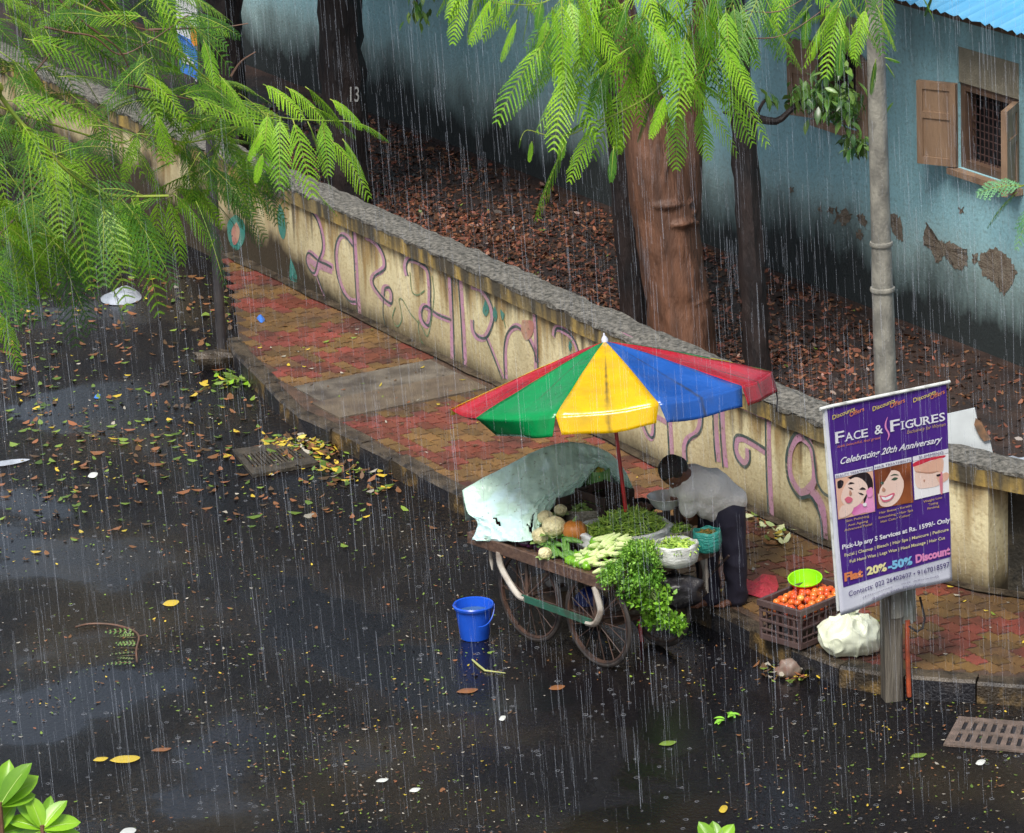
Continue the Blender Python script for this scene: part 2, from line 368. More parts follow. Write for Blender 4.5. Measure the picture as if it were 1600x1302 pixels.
for i in range(len(wb)-1):
    a, b = wb[i], wb[i+1]; s_ = resample([a, b], .4)
    for j in range(len(s_)-1):
        for (p, p2) in ((s_[j], s_[j+1]),):
            w0, w1 = .10+.05*noise.noise(p*3), .10+.05*noise.noise(p2*3)
            vs = [p+WN*.03, p2+WN*.03, p2-WN*w1, p-WN*w0]; q.add([(x.x, x.y, KZ+.013+.004*noise.noise(x*3)) for x in vs], [(0, 1, 2, 3)])
tag(q.build('mortar_strip', M_kerbT, smooth=False), kind='structure')

# ============================================================ COMPOUND WALL (local frame: x along, y behind, z up)
UE = wu(P(1250, 858)); HB, HT, TH = .985, 1.14, .27
wall = empty('compound_wall', W0, 'low cream boundary wall painted with pink lettering, grimy concrete coping on top', 'wall', rz=math.atan2(WD.y, WD.x))
wall.rotation_euler[2] = math.atan2(WD.y, WD.x)
WMI = WM.inverted()
path = [WM @ Vector((-22, 0, 0)), WM @ Vector((UE, 0, 0)), P(1330, 892), P(1435, 927), P(1545, 953)]
path = [Vector((p.x, p.y, 0)) for p in path]
def norms(pts):
    out = []
    for i in range(len(pts)):
        t = (pts[min(i+1, len(pts)-1)]-pts[max(i-1, 0)]).normalized(); out.append(Vector((-t.y, t.x, 0)) if Vector((-t.y, t.x, 0)).dot(WN) > 0 else Vector((t.y, -t.x, 0)))
    return out
def extrude(pts, prof, step=.12, jit=0.0, closed=True):
    """prof: list of (off, z)"""
    rs = [pts[0]]
    for a, b in zip(pts[:-1], pts[1:]):
        k = max(1, int((b-a).length/step)); rs += [a.lerp(b, (i+1)/k) for i in range(k)]
    # smooth corners
    for _ in range(4): rs = [rs[0]]+[(rs[i-1]+rs[i]*2+rs[i+1])/4 for i in range(1, len(rs)-1)]+[rs[-1]]
    ns = norms(rs); vs = []
    for i, p in enumerate(rs):
        for j, (o_, z) in enumerate(prof):
            q = p+ns[i]*o_; e = jit*noise.noise(Vector((p.x*5, p.y*5, j*3.1))) if jit else 0; e2 = jit*noise.noise(Vector((p.x*9+4, p.y*9, j*2.1))) if jit else 0
            v = WMI @ Vector((q.x, q.y, z+e)); v.y += e2; vs.append(v)
    m = len(prof); fs = [(i*m+j, (i+1)*m+j, (i+1)*m+(j+1) % m, i*m+(j+1) % m) for i in range(len(rs)-1) for j in range(m if closed else m-1)]
    fs += [tuple(range(m)), tuple((len(rs)-1)*m+j for j in range(m-1, -1, -1))]
    return vs, fs
def wpart(name, vs, fs, m, smooth=False, parent=None, mi=0):
    q = MB(); q.add(vs, fs, mi); me = bpy.data.meshes.new(name); me.from_pydata(q.v, [], q.f); me.update(); o = link(name, me, m, parent or wall, world=False)
    bm = bmesh.new(); bm.from_mesh(me); bmesh.ops.recalc_face_normals(bm, faces=bm.faces); bm.to_mesh(me); bm.free()
    return o
vs, fs = extrude(path, [(0, -.1), (0, HB), (TH, HB), (TH, -.1)]); wpart('wall_face', vs, fs, M_wall)
cpath = path+[P(1700, 985).xy.to_3d(), P(2100, 1030).xy.to_3d()]
cprof = [(-.035, HB-.006), (-.04, HT-.015)]
vs, fs = extrude(cpath, [(-.035, HB-.004), (-.04, HT-.02), (TH*.5, HT-.022), (TH+.03, HT-.02), (TH+.03, HB-.004)], .1, .008); wpart('coping_band', vs, fs, M_capside)
vs, fs = extrude(cpath, [(-.043, HT-.03), (-.045, HT), (TH*.3, HT+.022), (TH*.7, HT+.02), (TH+.035, HT-.004), (TH+.035, HT-.03)], .06, .022); wpart('coping_top', vs, fs, M_captop)
dp = [P(1545, 953).xy.to_3d()+WN*.16-WD*.3, P(1700, 976).xy.to_3d()+WN*.12, P(2100, 1022).xy.to_3d()+WN*.12]
vs, fs = extrude(dp, [(0, -.1), (0, HB+.02), (TH-.1, HB+.02), (TH-.1, -.1)], .1, .02); wpart('mossy_end_wall', vs, fs, M_mossy)
# ---- painted strokes on the wall, as thin paint ribbons 3-5 mm proud
M_pink = mat('pink_wall_paint', (.50, .25, .38), (.42, .26, .28), 6, rough=.7)
M_dkp = mat('dark_green_wall_paint', (.035, .07, .07), (.10, .12, .10), 7, rough=.7)
M_grnp = mat('thin_green_wall_paint', (.08, .2, .11), (.2, .24, .12), 7, rough=.7)
M_teal = mat('teal_wall_paint', (.03, .2, .17), (.08, .22, .17), 5, rough=.7)
M_redw = mat('faded_red_wall_paint', (.4, .13, .12), (.45, .3, .2), 5, rough=.7)
M_rust = mat('brown_run_stain', (.25, .16, .05), (.33, .24, .1), 7, rough=.75)
for m_ in (M_pink, M_dkp, M_grnp, M_teal, M_redw, M_rust):   # worn paint: broken up by noise, letting the wall show
    n, L = nodes(m_); tc = n.new('ShaderNodeTexCoord'); f = nse(n, L, tc.outputs['Object'], 22, 6)
    sx = n.new('ShaderNodeSeparateXYZ'); L.new(tc.outputs['Object'], sx.inputs[0])
    zf = rng(n, L, sx.outputs[2], .05, .32, .3, 0)
    L.new(rng(n, L, mth(n, L, 'ADD', f, zf), .56, .74, .95, .15), n['Principled BSDF'].inputs['Alpha'])
def c7(*p): return [(440+x/3.478, 270+y/3.478) for x, y in p]
def c8(*p): return [(980+x/4.706, 620+y/4.706) for x, y in p]
def c5(*p): return [(680+x/2.857, 500+y/2.857) for x, y in p]
def c1(*p): return [(x/2.58, y/2.58) for x, y in p]
def smooth_line(pts, k=4):
    out = []; m = len(pts)
    for i in range(m-1):
        p0, p1, p2, p3 = pts[max(i-1, 0)], pts[i], pts[i+1], pts[min(i+2, m-1)]
        for s in range(k):
            t = s/k; out.append(tuple(.5*((2*p1[a])+(-p0[a]+p2[a])*t+(2*p0[a]-5*p1[a]+4*p2[a]-p3[a])*t*t+(-p0[a]+3*p1[a]-3*p2[a]+p3[a])*t**3) for a in range(2)))
    out.append(pts[-1]); return out
strokes = {'pink': [], 'dark': [], 'green': [], 'teal': []}
def ribbon(q, pts, w, off, sm=True, dx=0.0):
    pts = [(x+dx, y) for x, y in pts]
    if sm and len(pts) > 2: pts = smooth_line(pts)
    uv = [Vector(onwall(x, y)) for x, y in pts]; vs = []
    for i, p in enumerate(uv):
        t = (uv[min(i+1, len(uv)-1)]-uv[max(i-1, 0)]);
        if t.length < 1e-6: t = Vector((0, 1))
        t.normalize(); nn = Vector((-t.y, t.x))*w*.5*(1+.18*noise.noise(Vector((p.x*9, p.y*9, 0))))
        for s in (-1, 1): vs.append(Vector((p.x+nn.x*s, -off, max(.02, p.y+nn.y*s))))
    q.add(vs, [(2*i, 2*i+1, 2*i+3, 2*i+2) for i in range(len(uv)-1)])
PKW, DKW = .062, .024
def rp(name, m, *a, **k): q = MB(); ribbon(q, *a, **k); wpart(name, q.v, q.f, m)
def both(pts, dx, sm=True, wp=PKW): rp('pink_stroke', M_pink, pts, wp, .003, sm, dx); rp('dark_stroke', M_dkp, pts, DKW, .005, sm)
both(c7((155, 200), (195, 260), (220, 350), (222, 420), (200, 480), (180, 545), (150, 520), (135, 470), (150, 435), (205, 480), (240, 495), (275, 515)), 2)
rp('pink_stroke', M_pink, c7((150, 470), (190, 500), (275, 530)), .07, .0035)
both(c7((195, 560), (225, 640), (260, 720), (280, 790)), -1, wp=.03)
both(c7((388, 400), (350, 350), (315, 345), (292, 420), (300, 540), (330, 640), (370, 695), (405, 700)), 2.5)
both(c7((388, 310), (403, 600), (418, 790)), 3)
both(c7((465, 345), (520, 380), (560, 450), (565, 520), (510, 560), (500, 600), (530, 650), (565, 690), (600, 710), (605, 660), (590, 625), (565, 630), (560, 670)), -3)
rp('dark_stroke', M_dkp, c7((555, 690), (555, 780), (580, 880)), .018, .005)
both(c7((690, 560), (680, 510), (700, 472), (760, 490), (800, 530), (812, 620), (812, 700), (815, 780), (800, 830), (770, 800), (765, 750), (790, 725), (850, 770), (925, 800)), -3, wp=.06)
both(c7((925, 570), (935, 800), (942, 1050)), -3.5); both(c7((962, 580), (977, 800), (992, 1100)), 3.5)
both(c7((1040, 615), (1100, 640), (1145, 720), (1155, 800), (1120, 890), (1080, 895), (1050, 860), (1045, 800)), -3)
both(c7((1110, 890), (1150, 990), (1200, 1120)), 2.5, wp=.03)
both(c7((1215, 1120), (1210, 980), (1225, 880), (1270, 835), (1320, 870), (1370, 960), (1385, 1030)), 2)
both(c7((1385, 770), (1392, 900), (1395, 1150)), -3)
both(c7((1485, 890), (1500, 845), (1560, 870), (1600, 920), (1625, 1000)), -2)
rp('pink_stroke', M_pink, c7((40, 150), (400, 318), (860, 518), (1380, 745), (1600, 850)), .022, .0028, False)
both(c5((775, 95), (820, 68), (880, 92), (915, 140)), 0)
both(c8((125, 200), (160, 280), (190, 300), (205, 260), (205, 120)), -2.5); rp('pink_stroke', M_pink, c8((205, 140), (295, 190)), .05, .003)
both(c8((295, 150), (305, 300), (312, 460)), 4.5); both(c8((558, 110), (555, 200), (530, 270), (470, 310), (440, 370), (445, 480)), -4.5)
both(c8((630, 90), (640, 300), (655, 480)), 4.5); both(c8((680, 90), (690, 300), (708, 520)), 4.5)
rp('dark_stroke', M_dkp, c8((1015, 380), (930, 325), (850, 285), (800, 290), (785, 360), (800, 440), (840, 500), (875, 515), (905, 470), (905, 390)), .026, .005)
rp('pink_stroke', M_pink, c8((1015, 405), (930, 350), (850, 308), (815, 315), (803, 370), (815, 430), (850, 478), (870, 485), (885, 450), (885, 380)), .06, .003)
both(c8((1020, 155), (1025, 500), (1042, 880)), 5)
rp('pink_stroke', M_pink, c8((820, 65), (1020, 160), (1060, 180)), .03, .003)
rp('dark_stroke', M_dkp, c8((1455, 255), (1300, 250), (1230, 280), (1180, 400), (1175, 530), (1200, 640), (1270, 740), (1350, 735), (1400, 820), (1430, 920), (1440, 1050)), .032, .005)
rp('dark_stroke', M_dkp, c8((1300, 285), (1365, 370), (1385, 500), (1400, 620), (1440, 700), (1490, 735)), .028, .0052)
rp('pink_stroke', M_pink, c8((1455, 290), (1330, 285), (1245, 310), (1202, 400), (1197, 530), (1222, 620), (1285, 705), (1350, 660), (1378, 600), (1370, 450), (1345, 350), (1290, 300)), .07, .003)
rp('pink_stroke', M_pink, c8((1350, 690), (1400, 740), (1430, 800), (1445, 900), (1450, 1040)), .10, .0032)
for g_ in (c7((620, 730), (605, 790), (630, 835), (655, 800), (650, 740), (640, 690), (660, 690), (700, 760), (750, 820)), c7((820, 560), (830, 680), (800, 880), (770, 850), (745, 800), (755, 900), (800, 970)), c7((700, 540), (710, 640), (740, 665), (780, 640)), c7((1200, 760), (1220, 840)), c5((600, 130), (605, 95), (615, 90))):
    rp('green_line', M_grnp, g_, .014, .0055)
def blob(nm, pts, off):
    m_ = M_teal if nm == 'painted_leaf' else M_redw; q = MB()
    uv = [Vector(onwall(x, y)) for x, y in smooth_line(pts+[pts[0]])[:-1]]; c = sum(uv, Vector((0, 0)))/len(uv)
    vs = [(p.x, -off, p.y) for p in uv]+[(c.x, -off, c.y)]; m = len(uv); q.add(vs, [(i, (i+1) % m, m) for i in range(m)]); wpart(nm, q.v, q.f, m_)
blob('painted_leaf', c1((1128, 820), (1145, 860), (1153, 930), (1143, 965), (1125, 930), (1120, 860)), .003); blob('painted_leaf', c1((1172, 1040), (1195, 1100), (1197, 1150), (1183, 1160), (1168, 1120)), .003)
blob('painted_leaf', c1((950, 865), (985, 900), (985, 970), (955, 1010), (925, 975), (918, 900)), .003); blob('red_smear', c1((955, 895), (968, 930), (960, 975), (942, 985), (935, 930)), .005)
for t_ in (c7((1110, 690), (1130, 740), (1115, 780), (1095, 750)), c7((1160, 720), (1175, 770), (1165, 810), (1150, 770)), c7((1190, 740), (1215, 770), (1200, 800)), c5((600, 95), (612, 110), (605, 140), (598, 120))): blob('painted_leaf', t_, .006)
blob('red_smear', c7((1310, 800), (1370, 810), (1365, 880), (1330, 910), (1305, 860)), .0062)

# ============================================================ BLUE BUILDING
B0, B1 = P(560, 170), P(1330, 470); BD = (B1-B0).normalized(); BN = Vector((-BD.y, BD.x, 0)); BN = BN if BN.y > 0 else -BN
BM = Matrix(((BD.x, BN.x, 0, B0.x), (BD.y, BN.y, 0, B0.y), (0, 0, 1, 0), (0, 0, 0, 1))); 
def onb(x, y): q_ = onplane(x, y, B0, BN); return ((q_-B0).dot(BD), q_.z)
bld = empty('blue_building', B0, 'single storey turquoise building with a mouldy black base and blue corrugated roof', 'building', rz=math.atan2(BD.y, BD.x))
def bpart(name, q, m, parent=None, smooth=False, kind=None):
    me = bpy.data.meshes.new(name); me.from_pydata(q.v, [], q.f); me.update(); o = link(name, me, m, parent or bld, world=False)
    me.polygons.foreach_set('material_index', q.mi)
    bm = bmesh.new(); bm.from_mesh(me); bmesh.ops.recalc_face_normals(bm, faces=bm.faces); bm.to_mesh(me); bm.free()
    if smooth: me.polygons.foreach_set('use_smooth', [True]*len(me.polygons))
    return o
EH = 3.13
w1u0, w1t = onb(1496, 72); w1u1, _ = onb(1592, 98); _, w1b = onb(1517, 268); _, w1l = onb(1515, 134)
w2u0, w2t = onb(1280, 12); w2u1, _ = onb(1345, 30); _, w2b = onb(1310, 195); _, w2l = onb(1300, 70)
holes = [(w2u0, w2u1, w2b, w2t), (w1u0, w1u1, w1b, w1t)]
us = sorted([-22.0, 24.0]+[h for q_ in holes for h in q_[:2]]); zs = sorted([-.1, EH]+[h for q_ in holes for h in q_[2:]])
q = MB()
for i in range(len(us)-1):
    for j in range(len(zs)-1):
        uc, zc = (us[i]+us[i+1])/2, (zs[j]+zs[j+1])/2
        if any(h[0] < uc < h[1] and h[2] < zc < h[3] for h in holes): continue
        q.add([(us[i], 0, zs[j]), (us[i+1], 0, zs[j]), (us[i+1], 0, zs[j+1]), (us[i], 0, zs[j+1])], [(0, 1, 2, 3)])
for h in holes:
    a, b, c, d = h
    for s_ in (((a, c), (a, d)), ((a, d), (b, d)), ((b, d), (b, c)), ((b, c), (a, c))):
        (u0, z0), (u1, z1) = s_; q.add([(u0, 0, z0), (u1, 0, z1), (u1, .22, z1), (u0, .22, z0)], [(0, 1, 2, 3)])
for s_ in (((-22, 0), (-22, 6)), ((-22, 6), (24, 6)), ((24, 6), (24, 0))):
    (u0, y0), (u1, y1) = s_; q.add([(u0, y0, -.1), (u1, y1, -.1), (u1, y1, EH), (u0, y0, EH)], [(0, 1, 2, 3)])
bpart('wall', q, M_blue)
# bare plaster patches, thin chips on the wall
def patch(pts):
    q = MB()
    pts = smooth_line(pts+[pts[0]], 9)[:-1]; uv = []
    for k, (x, y) in enumerate(pts):
        u, z = onb(x+4*noise.noise(Vector((x*.2, y*.2, 0)))+3*noise.noise(Vector((x*.7, y*.7, 0))), y+6*noise.noise(Vector((x*.2, y*.2, 5)))+5*noise.noise(Vector((x*.8, y*.5, 5)))); uv.append(Vector((u, z)))
    c = sum(uv, Vector((0, 0)))/len(uv); m = len(uv); q.add([(p.x, -.004, p.y) for p in uv]+[(c.x, -.004, c.y)], [(i, (i+1) % m, m) for i in range(m)]); bpart('bare_plaster_patch', q, M_plaster)
def c3(*p): return [(1100+x/2.604, y/2.604) for x, y in p]
for pp in (c3((905, 910), (925, 940), (960, 985), (1000, 985), (1060, 1010), (1075, 1050), (1050, 1100), (1010, 1080), (975, 1040), (950, 1065), (925, 1020), (893, 985)),
           c3((1125, 1040), (1175, 1010), (1235, 1040), (1262, 1085), (1268, 1130), (1240, 1180), (1215, 1190), (1180, 1150), (1145, 1120), (1120, 1085)),
           c3((1092, 1035), (1112, 1040), (1108, 1070), (1092, 1072)), c3((765, 870), (790, 875), (808, 920), (808, 980), (790, 975), (755, 915)),
           c3((560, 850), (590, 860), (600, 890), (570, 920), (550, 890)), c3((625, 880), (640, 865), (665, 900), (660, 920), (640, 905)), c3((620, 945), (640, 940), (645, 965), (630, 975)),
           c3((1035, 845), (1055, 840), (1058, 865), (1040, 865)), c3((350, 765), (368, 762), (368, 780), (352, 780)), c3((505, 850), (525, 845), (530, 865), (512, 868)), c3((465, 845), (478, 842), (478, 858), (466, 860)),
           c3((540, 840), (550, 870), (545, 900), (536, 900)), c3((720, 765), (730, 760), (730, 775))): patch(pp)
M_sheet = mat('blue_corrugated_sheet', (.10, .38, .68), (.16, .45, .72), 2, rough=.3, spec=.6, stretch=(6, 1, 1))
q = MB(); NU = 700; du = 46.4/NU; vs = []
for i in range(NU+1):
    u = -22.2+i*du; dz = .018*math.cos(u*2*math.pi/.16)
    for y, z in ((-.34, EH+.02), (3.0, EH+.95), (6.35, EH+.05)): vs.append((u, y, z+dz+.02))
b0 = len(q.v); q.add(vs, [(i*3+j, (i+1)*3+j, (i+1)*3+j+1, i*3+j+1) for i in range(NU) for j in range(2)])
rf = bpart('roof', q, M_sheet, smooth=True); sm_ = rf.modifiers.new('s', 'SOLIDIFY'); sm_.thickness = .006
q = MB(); 
q.box((1, -.02, EH-.08), (46, .05, .06)); bpart('fascia_board', q, mat('roof_timber', (.1, .06, .035), None, rough=.7))
M_wood = mat('faded_window_wood', (.27, .175, .11), (.18, .115, .075), 8, rough=.6, bump=.4, bsc=40, stretch=(1, 1, .2))
M_woodD = mat('dark_window_wood', (.12, .07, .045), (.08, .05, .035), 8, rough=.6)
M_mesh = mat('rusty_grille', (.05, .03, .03), (.09, .05, .045), 9, rough=.6)
M_dark = mat('dark_interior', (.012, .011, .014), None, rough=.9)
M_beige = mat('beige_lintel_board', (.26, .235, .175), (.2, .18, .135), 9, rough=.8, bump=.3)
def shutter(name, parent, hu, hy, ang, wd, z0, z1):
    # hinge at (hu, hy), leaf swings by ang from the wall plane, away from the opening
    o = bpy.data.objects.new(name, None)
    q = MB(); h = z1-z0; t = .03
    q.box((wd/2, 0, h/2), (wd, t, h)); s = MB()
    for (a, c, d, e) in ((0, 0, .06, h), (wd-.06, 0, .06, h), (.06, 0, wd-.12, .07), (.06, h-.07, wd-.12, .07), (.06, h*.56, wd-.12, .06)):
        for sy in (-1, 1): q.box((a+d/2, sy*(t/2+.006), c+e/2), (d, .014, e))
    M = Matrix.Translation((hu, hy, z0)) @ Matrix.Rotation(ang, 4, 'Z')
    q.v = [tuple(M @ Vector(v_)) for v_ in q.v]; return bpart(name, q, M_wood, parent)
def window(h, lin, angs):
    a, b, c, d = h; w_ = b-a
    f = MB(); t = .07
    for (x0, x1, z0, z1) in ((a, a+t, c, lin), (b-t, b, c, lin), (a+t, b-t, c, c+t), (a+t, b-t, lin-t, lin)): f.box(((x0+x1)/2, .09, (z0+z1)/2), (x1-x0, .12, z1-z0))
    fr = bpart('window', f, M_woodD)
    s = MB(); s.box(((a+b)/2, .01, c-.03), (w_+.12, .2, .055)); bpart('sill', s, M_wood, fr)
    g_ = MB(); k = int((w_-2*t)/.065)
    for i in range(k+1): g_.box((a+t+(w_-2*t)*i/k, .1, (c+lin)/2), (.008, .008, lin-c-2*t))
    k = int((lin-c-2*t)/.07)
    for i in range(k+1): g_.box(((a+b)/2, .112, c+t+(lin-c-2*t)*i/k), (w_-2*t, .008, .008))
    bpart('grille', g_, M_mesh, fr)
    l_ = MB(); l_.box(((a+b)/2, .06, (lin+d)/2), (w_-.006, .1, d-lin-.006)); bpart('lintel_board', l_, M_beige, fr)
    k_ = MB(); k_.add([(a, .21, c), (b, .21, c), (b, .21, d), (a, .21, d)], [(0, 1, 2, 3)]); bpart('dark_backing', k_, M_dark, fr)  # dark sheet stands in for the unlit room behind the opening
    lw = (w_-2*t)*.5
    shutter('shutter', fr, a+.01, -.02, R(180+angs[0]), max(.36, lw), c+.01, lin-.01)
    shutter('shutter', fr, b-.02, -.02, -R(angs[1]), max(.33, lw), c+.01, lin-.01)
window(holes[1], w1l, (28, 51.5)); window(holes[0], w2l, (20, 25))

# ============================================================ LEAF LITTER (uncountable)
def litter(name, pts_fn, count, mats, smin, smax, label=None, cat=None, weights=None, z=.008, flat=.25, curl=True, asp=(.35, .6)):
    V = []; Fq = []; mi = []; k = 0; tries = 0
    while k < count and tries < count*6:
        tries += 1; p = pts_fn()
        if p is None: continue
        s = random.uniform(smin, smax)*(1 if random.random() < .9 else 1.5); a = random.uniform(0, 6.28); wd = s*random.uniform(*asp)
        M = Matrix.Translation((p[0], p[1], p[2]+z)) @ Matrix.Rotation(a, 4, 'Z') @ Matrix.Rotation(random.gauss(0, flat), 4, 'X') @ Matrix.Rotation(random.gauss(0, flat), 4, 'Y')
        c_ = s*.12
        b_ = len(V)
        V += [M @ Vector(q_) for q_ in ((-s/2, 0, c_), (-s*.28, -wd*.38, c_*.4), (s*.1, -wd/2, 0), (s/2, 0, c_), (s*.16, wd*.45, 0), (-s*.25, wd*.42, c_*.4))]
        Fq.append((b_, b_+1, b_+2, b_+3, b_+4, b_+5)); mi.append(random.choices(range(len(mats)), weights)[0] if weights else random.randrange(len(mats))); k += 1
    return tag(npmesh(name, [tuple(v_) for v_ in V], Fq, mats, mi=mi), label, cat, kind='stuff')
def gpt():
    u = random.uniform(-9, 9); t = random.uniform(.35, 7.2)
    p = W0+WD*u+WN*t
    if (p-B0).dot(BN) > -.1: return None
    dens = .35+.9*noise.noise(Vector((p.x*.5, p.y*.5, 3)))
    d2 = (p-B0).dot(BN)
    if random.random() > .45+dens and t > .8: return None
    if d2 > -1.3 and random.random() < .55: return None
    if u > 3.5 and random.random() < .55+.1*(u-3.5): return None
    return (p.x, p.y, .004)
litter('leaf_litter', gpt, 34000, [M_litter, M_litter, mat('tan_dead_leaf', (.21, .09, .045), None, rough=.42, isl=.5), M_soil, M_scrap[0]], .03, .078, 'thick brown dead leaves covering the ground between wall and blue building', 'leaf litter', weights=[5, 5, 2.2, 1.5, .05], flat=.35)
def rpt():
    x, y = random.uniform(-60, 1660), random.uniform(400, 1330)
    p = P(x, y)
    if inside(p, ring2) or (p-W0).dot(WN) > -.05: return None
    nearw = abs((p-W0).dot(WN))
    dd = .5+1.2*noise.noise(Vector((p.x*.7, p.y*.35, 1)))
    if random.random() > dd: return None
    if inside(p, [k_-inward(k_, K, i)*.0 for i, k_ in enumerate(K)]+list(reversed(wb))): return None
    return (p.x, p.y, 0)
litter('fallen_leaf_scatter', rpt, 5200, M_scrap, .008, .034, 'scatter of green yellow and orange leaf bits on the wet road', 'leaf debris', weights=[4, 4, 1, 2, 6], z=.006, flat=.15)
def rpt2():
    x, y = random.uniform(0, 760), random.uniform(430, 900); p = P(x, y)
    if inside(p, ring2) or (p-W0).dot(WN) > -.05: return None
    if random.random() > (.6+noise.noise(Vector((p.x*.9, p.y*.4, 8)))*1.6)*min(1, (900-y)/260)*min(1, (760-x)/200): return None
    return (p.x, p.y, 0)
litter('fallen_leaf_drift', rpt2, 900, M_scrap, .03, .11, 'larger orange and green fallen leaves on the far road beside the kerb', 'leaf debris', weights=[5, 6, 1.3, .2, 3], z=.008, flat=.15)
def fpt():
    x, y = random.uniform(380, 1600), random.uniform(500, 1090); p = P(x, y, KZ)
    if not inside(p, ring2): return None
    return (p.x, p.y, KZ+.006)
litter('footpath_leaf_scatter', fpt, 260, M_scrap, .02, .06, 'small fallen leaves on the red and ochre pavers', 'leaf debris', weights=[2, 4, 2, 2, 4], z=.006, flat=.15)
def heap(cx, cy, rx, ry, z=0):
    def f():
        p = P(cx+random.gauss(0, rx), cy+random.gauss(0, ry), z)
        if z == 0 and inside(p, ring2): return None
        return (p.x, p.y, z+random.random()*.03)
    return f
def multi(hs, ws):
    fs_ = [heap(*h_) for h_ in hs]
    return lambda: random.choices(fs_, ws)[0]()
def splash():
    x, y = random.uniform(-20, 1620), random.uniform(430, 1320); p = P(x, y)
    return None if inside(p, ring2) or (p-W0).dot(WN) > -.05 else p
Tt = []; Tf = []
for k in range(10):
    a = 6.2832*k/10
    for r_, z_ in ((1.0, 0), (.82, .1), (.74, 0)): Tt.append((math.cos(a)*r_, math.sin(a)*r_, z_))
for k in range(10):
    for j in range(2): Tf.append((k*3+j, ((k+1) % 10)*3+j, ((k+1) % 10)*3+j+1, k*3+j+1))
Ms = []
while len(Ms) < 650:
    p = splash()
    if p is None: continue
    r_ = random.uniform(.005, .022); Ms.append(Matrix.Translation((p.x, p.y, .003)) @ Matrix.Diagonal((r_, r_, .03, 1)))
V, Fa = replicate(Tt, Tf, Ms); tag(npmesh('rain_splash', V, Fa, mat('splash_water', (.5, .53, .58), None, rough=.1, alpha=.2)), 'tiny rings where raindrops hit the flooded road surface', 'rain splashes', kind='stuff')
litter('swept_leaf_pile', multi([(480, 702, 28, 9), (455, 695, 20, 5), (520, 735, 22, 5), (430, 725, 20, 8), (570, 745, 20, 5), (600, 770, 20, 4)], [5, 3, 2, 1, 1, 1]), 260, M_scrap, .04, .12, 'drift of yellow and green leaves on the iron drain cover by the kerb', 'leaf pile', weights=[4, 5, 4, 1, 1], flat=.3)
litter('green_leaf_clump', heap(362, 597, 14, 6), 60, [M_scrap[0], M_leafB, M_scrap[2]], .06, .12, 'clump of green leaves under the concrete footing of the dark pole', 'leaf pile', weights=[4, 2, 1], flat=.3)
litter('kerbside_vegetable_scraps', multi([(1225, 1062, 26, 5), (1200, 1048, 14, 5)], [3, 1]), 55, M_scrap, .03, .09, 'green and yellow vegetable scraps on the road under the tomato crate kerb', 'vegetable scraps', weights=[4, 2, 2, 3, 1], flat=.3)
litter('wallside_vegetable_scraps', multi([(1205, 838, 12, 8, KZ), (1222, 845, 12, 7, KZ), (1180, 820, 8, 6, KZ)], [2, 2, 1]), 34, [M_scrap[0], mat('pale_cut_stalk', (.5, .55, .3), None, rough=.4), M_scrap[2], M_scrap[1]], .06, .14, 'pale cut vegetable leaves on the footpath against the painted wall', 'vegetable scraps', weights=[2, 4, 1, 1], z=.012, flat=.3)
# ============================================================ TREES
GRP_T = 'trees in the garden strip'
def px_tube(q, pts, Y, rpx, n=14, wob=.25, flat=1.0):
    w = []; rr = []
    for (x, y), r in zip(pts, rpx):
        p = PY(x, y, Y); w.append(p); rr.append(r*(Y/math.cos(R(17)))/F)
    out = [w[0]]; ro = [rr[0]]
    for i in range(len(w)-1):
        k = max(1, int((w[i+1]-w[i]).length/.12))
        for j in range(1, k+1): out.append(w[i].lerp(w[i+1], j/k)); ro.append(rr[i]+(rr[i+1]-rr[i])*j/k)
    for _ in range(3):
        out = [out[0]]+[(out[i-1]+out[i]*2+out[i+1])/4 for i in range(1, len(out)-1)]+[out[-1]]
    q.tube(out, ro, n, wob=wob, flat=flat); return out
def leaf_cloud(name, blobs, n, size, m, parent):
    """blobs: (centre, radii). Leaf clumps on and inside uneven blobs with gaps."""
    T = [(-.5, 0, 0), (0, -.28, .08), (.5, 0, 0), (0, .28, .08)]; Ms = []
    for c, r in blobs:
        c = Vector(c); r = Vector(r); clumps = []
        for _ in range(26):
            d = Vector((random.gauss(0, 1), random.gauss(0, 1), random.gauss(0, 1))).normalized()*random.uniform(.45, 1.05); clumps.append(Vector((c.x+d.x*r.x, c.y+d.y*r.y, c.z+d.z*r.z)))
        for _ in range(n//len(blobs)):
            k = random.choice(clumps); p = k+Vector((random.gauss(0, .25)*r.x*.6, random.gauss(0, .25)*r.y*.6, random.gauss(0, .2)*r.z*.6))
            Ms.append(Matrix.Translation(p) @ Matrix.Rotation(random.uniform(0, 6.28), 4, 'Z') @ Matrix.Rotation(random.gauss(0, .6), 4, 'X') @ Matrix.Rotation(random.gauss(0, .6), 4, 'Y') @ Matrix.Scale(size*random.uniform(.6, 1.4), 4))
    V, Fa = replicate(T, [(0, 1, 2, 3)], Ms); return npmesh(name, V, Fa, m, parent)
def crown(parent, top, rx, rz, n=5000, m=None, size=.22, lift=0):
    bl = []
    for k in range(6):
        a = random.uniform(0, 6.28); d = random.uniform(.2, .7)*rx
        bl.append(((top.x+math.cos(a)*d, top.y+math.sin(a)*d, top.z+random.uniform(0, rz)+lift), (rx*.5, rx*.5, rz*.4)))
    return leaf_cloud('crown', bl, n, size, m or M_leafC, parent)
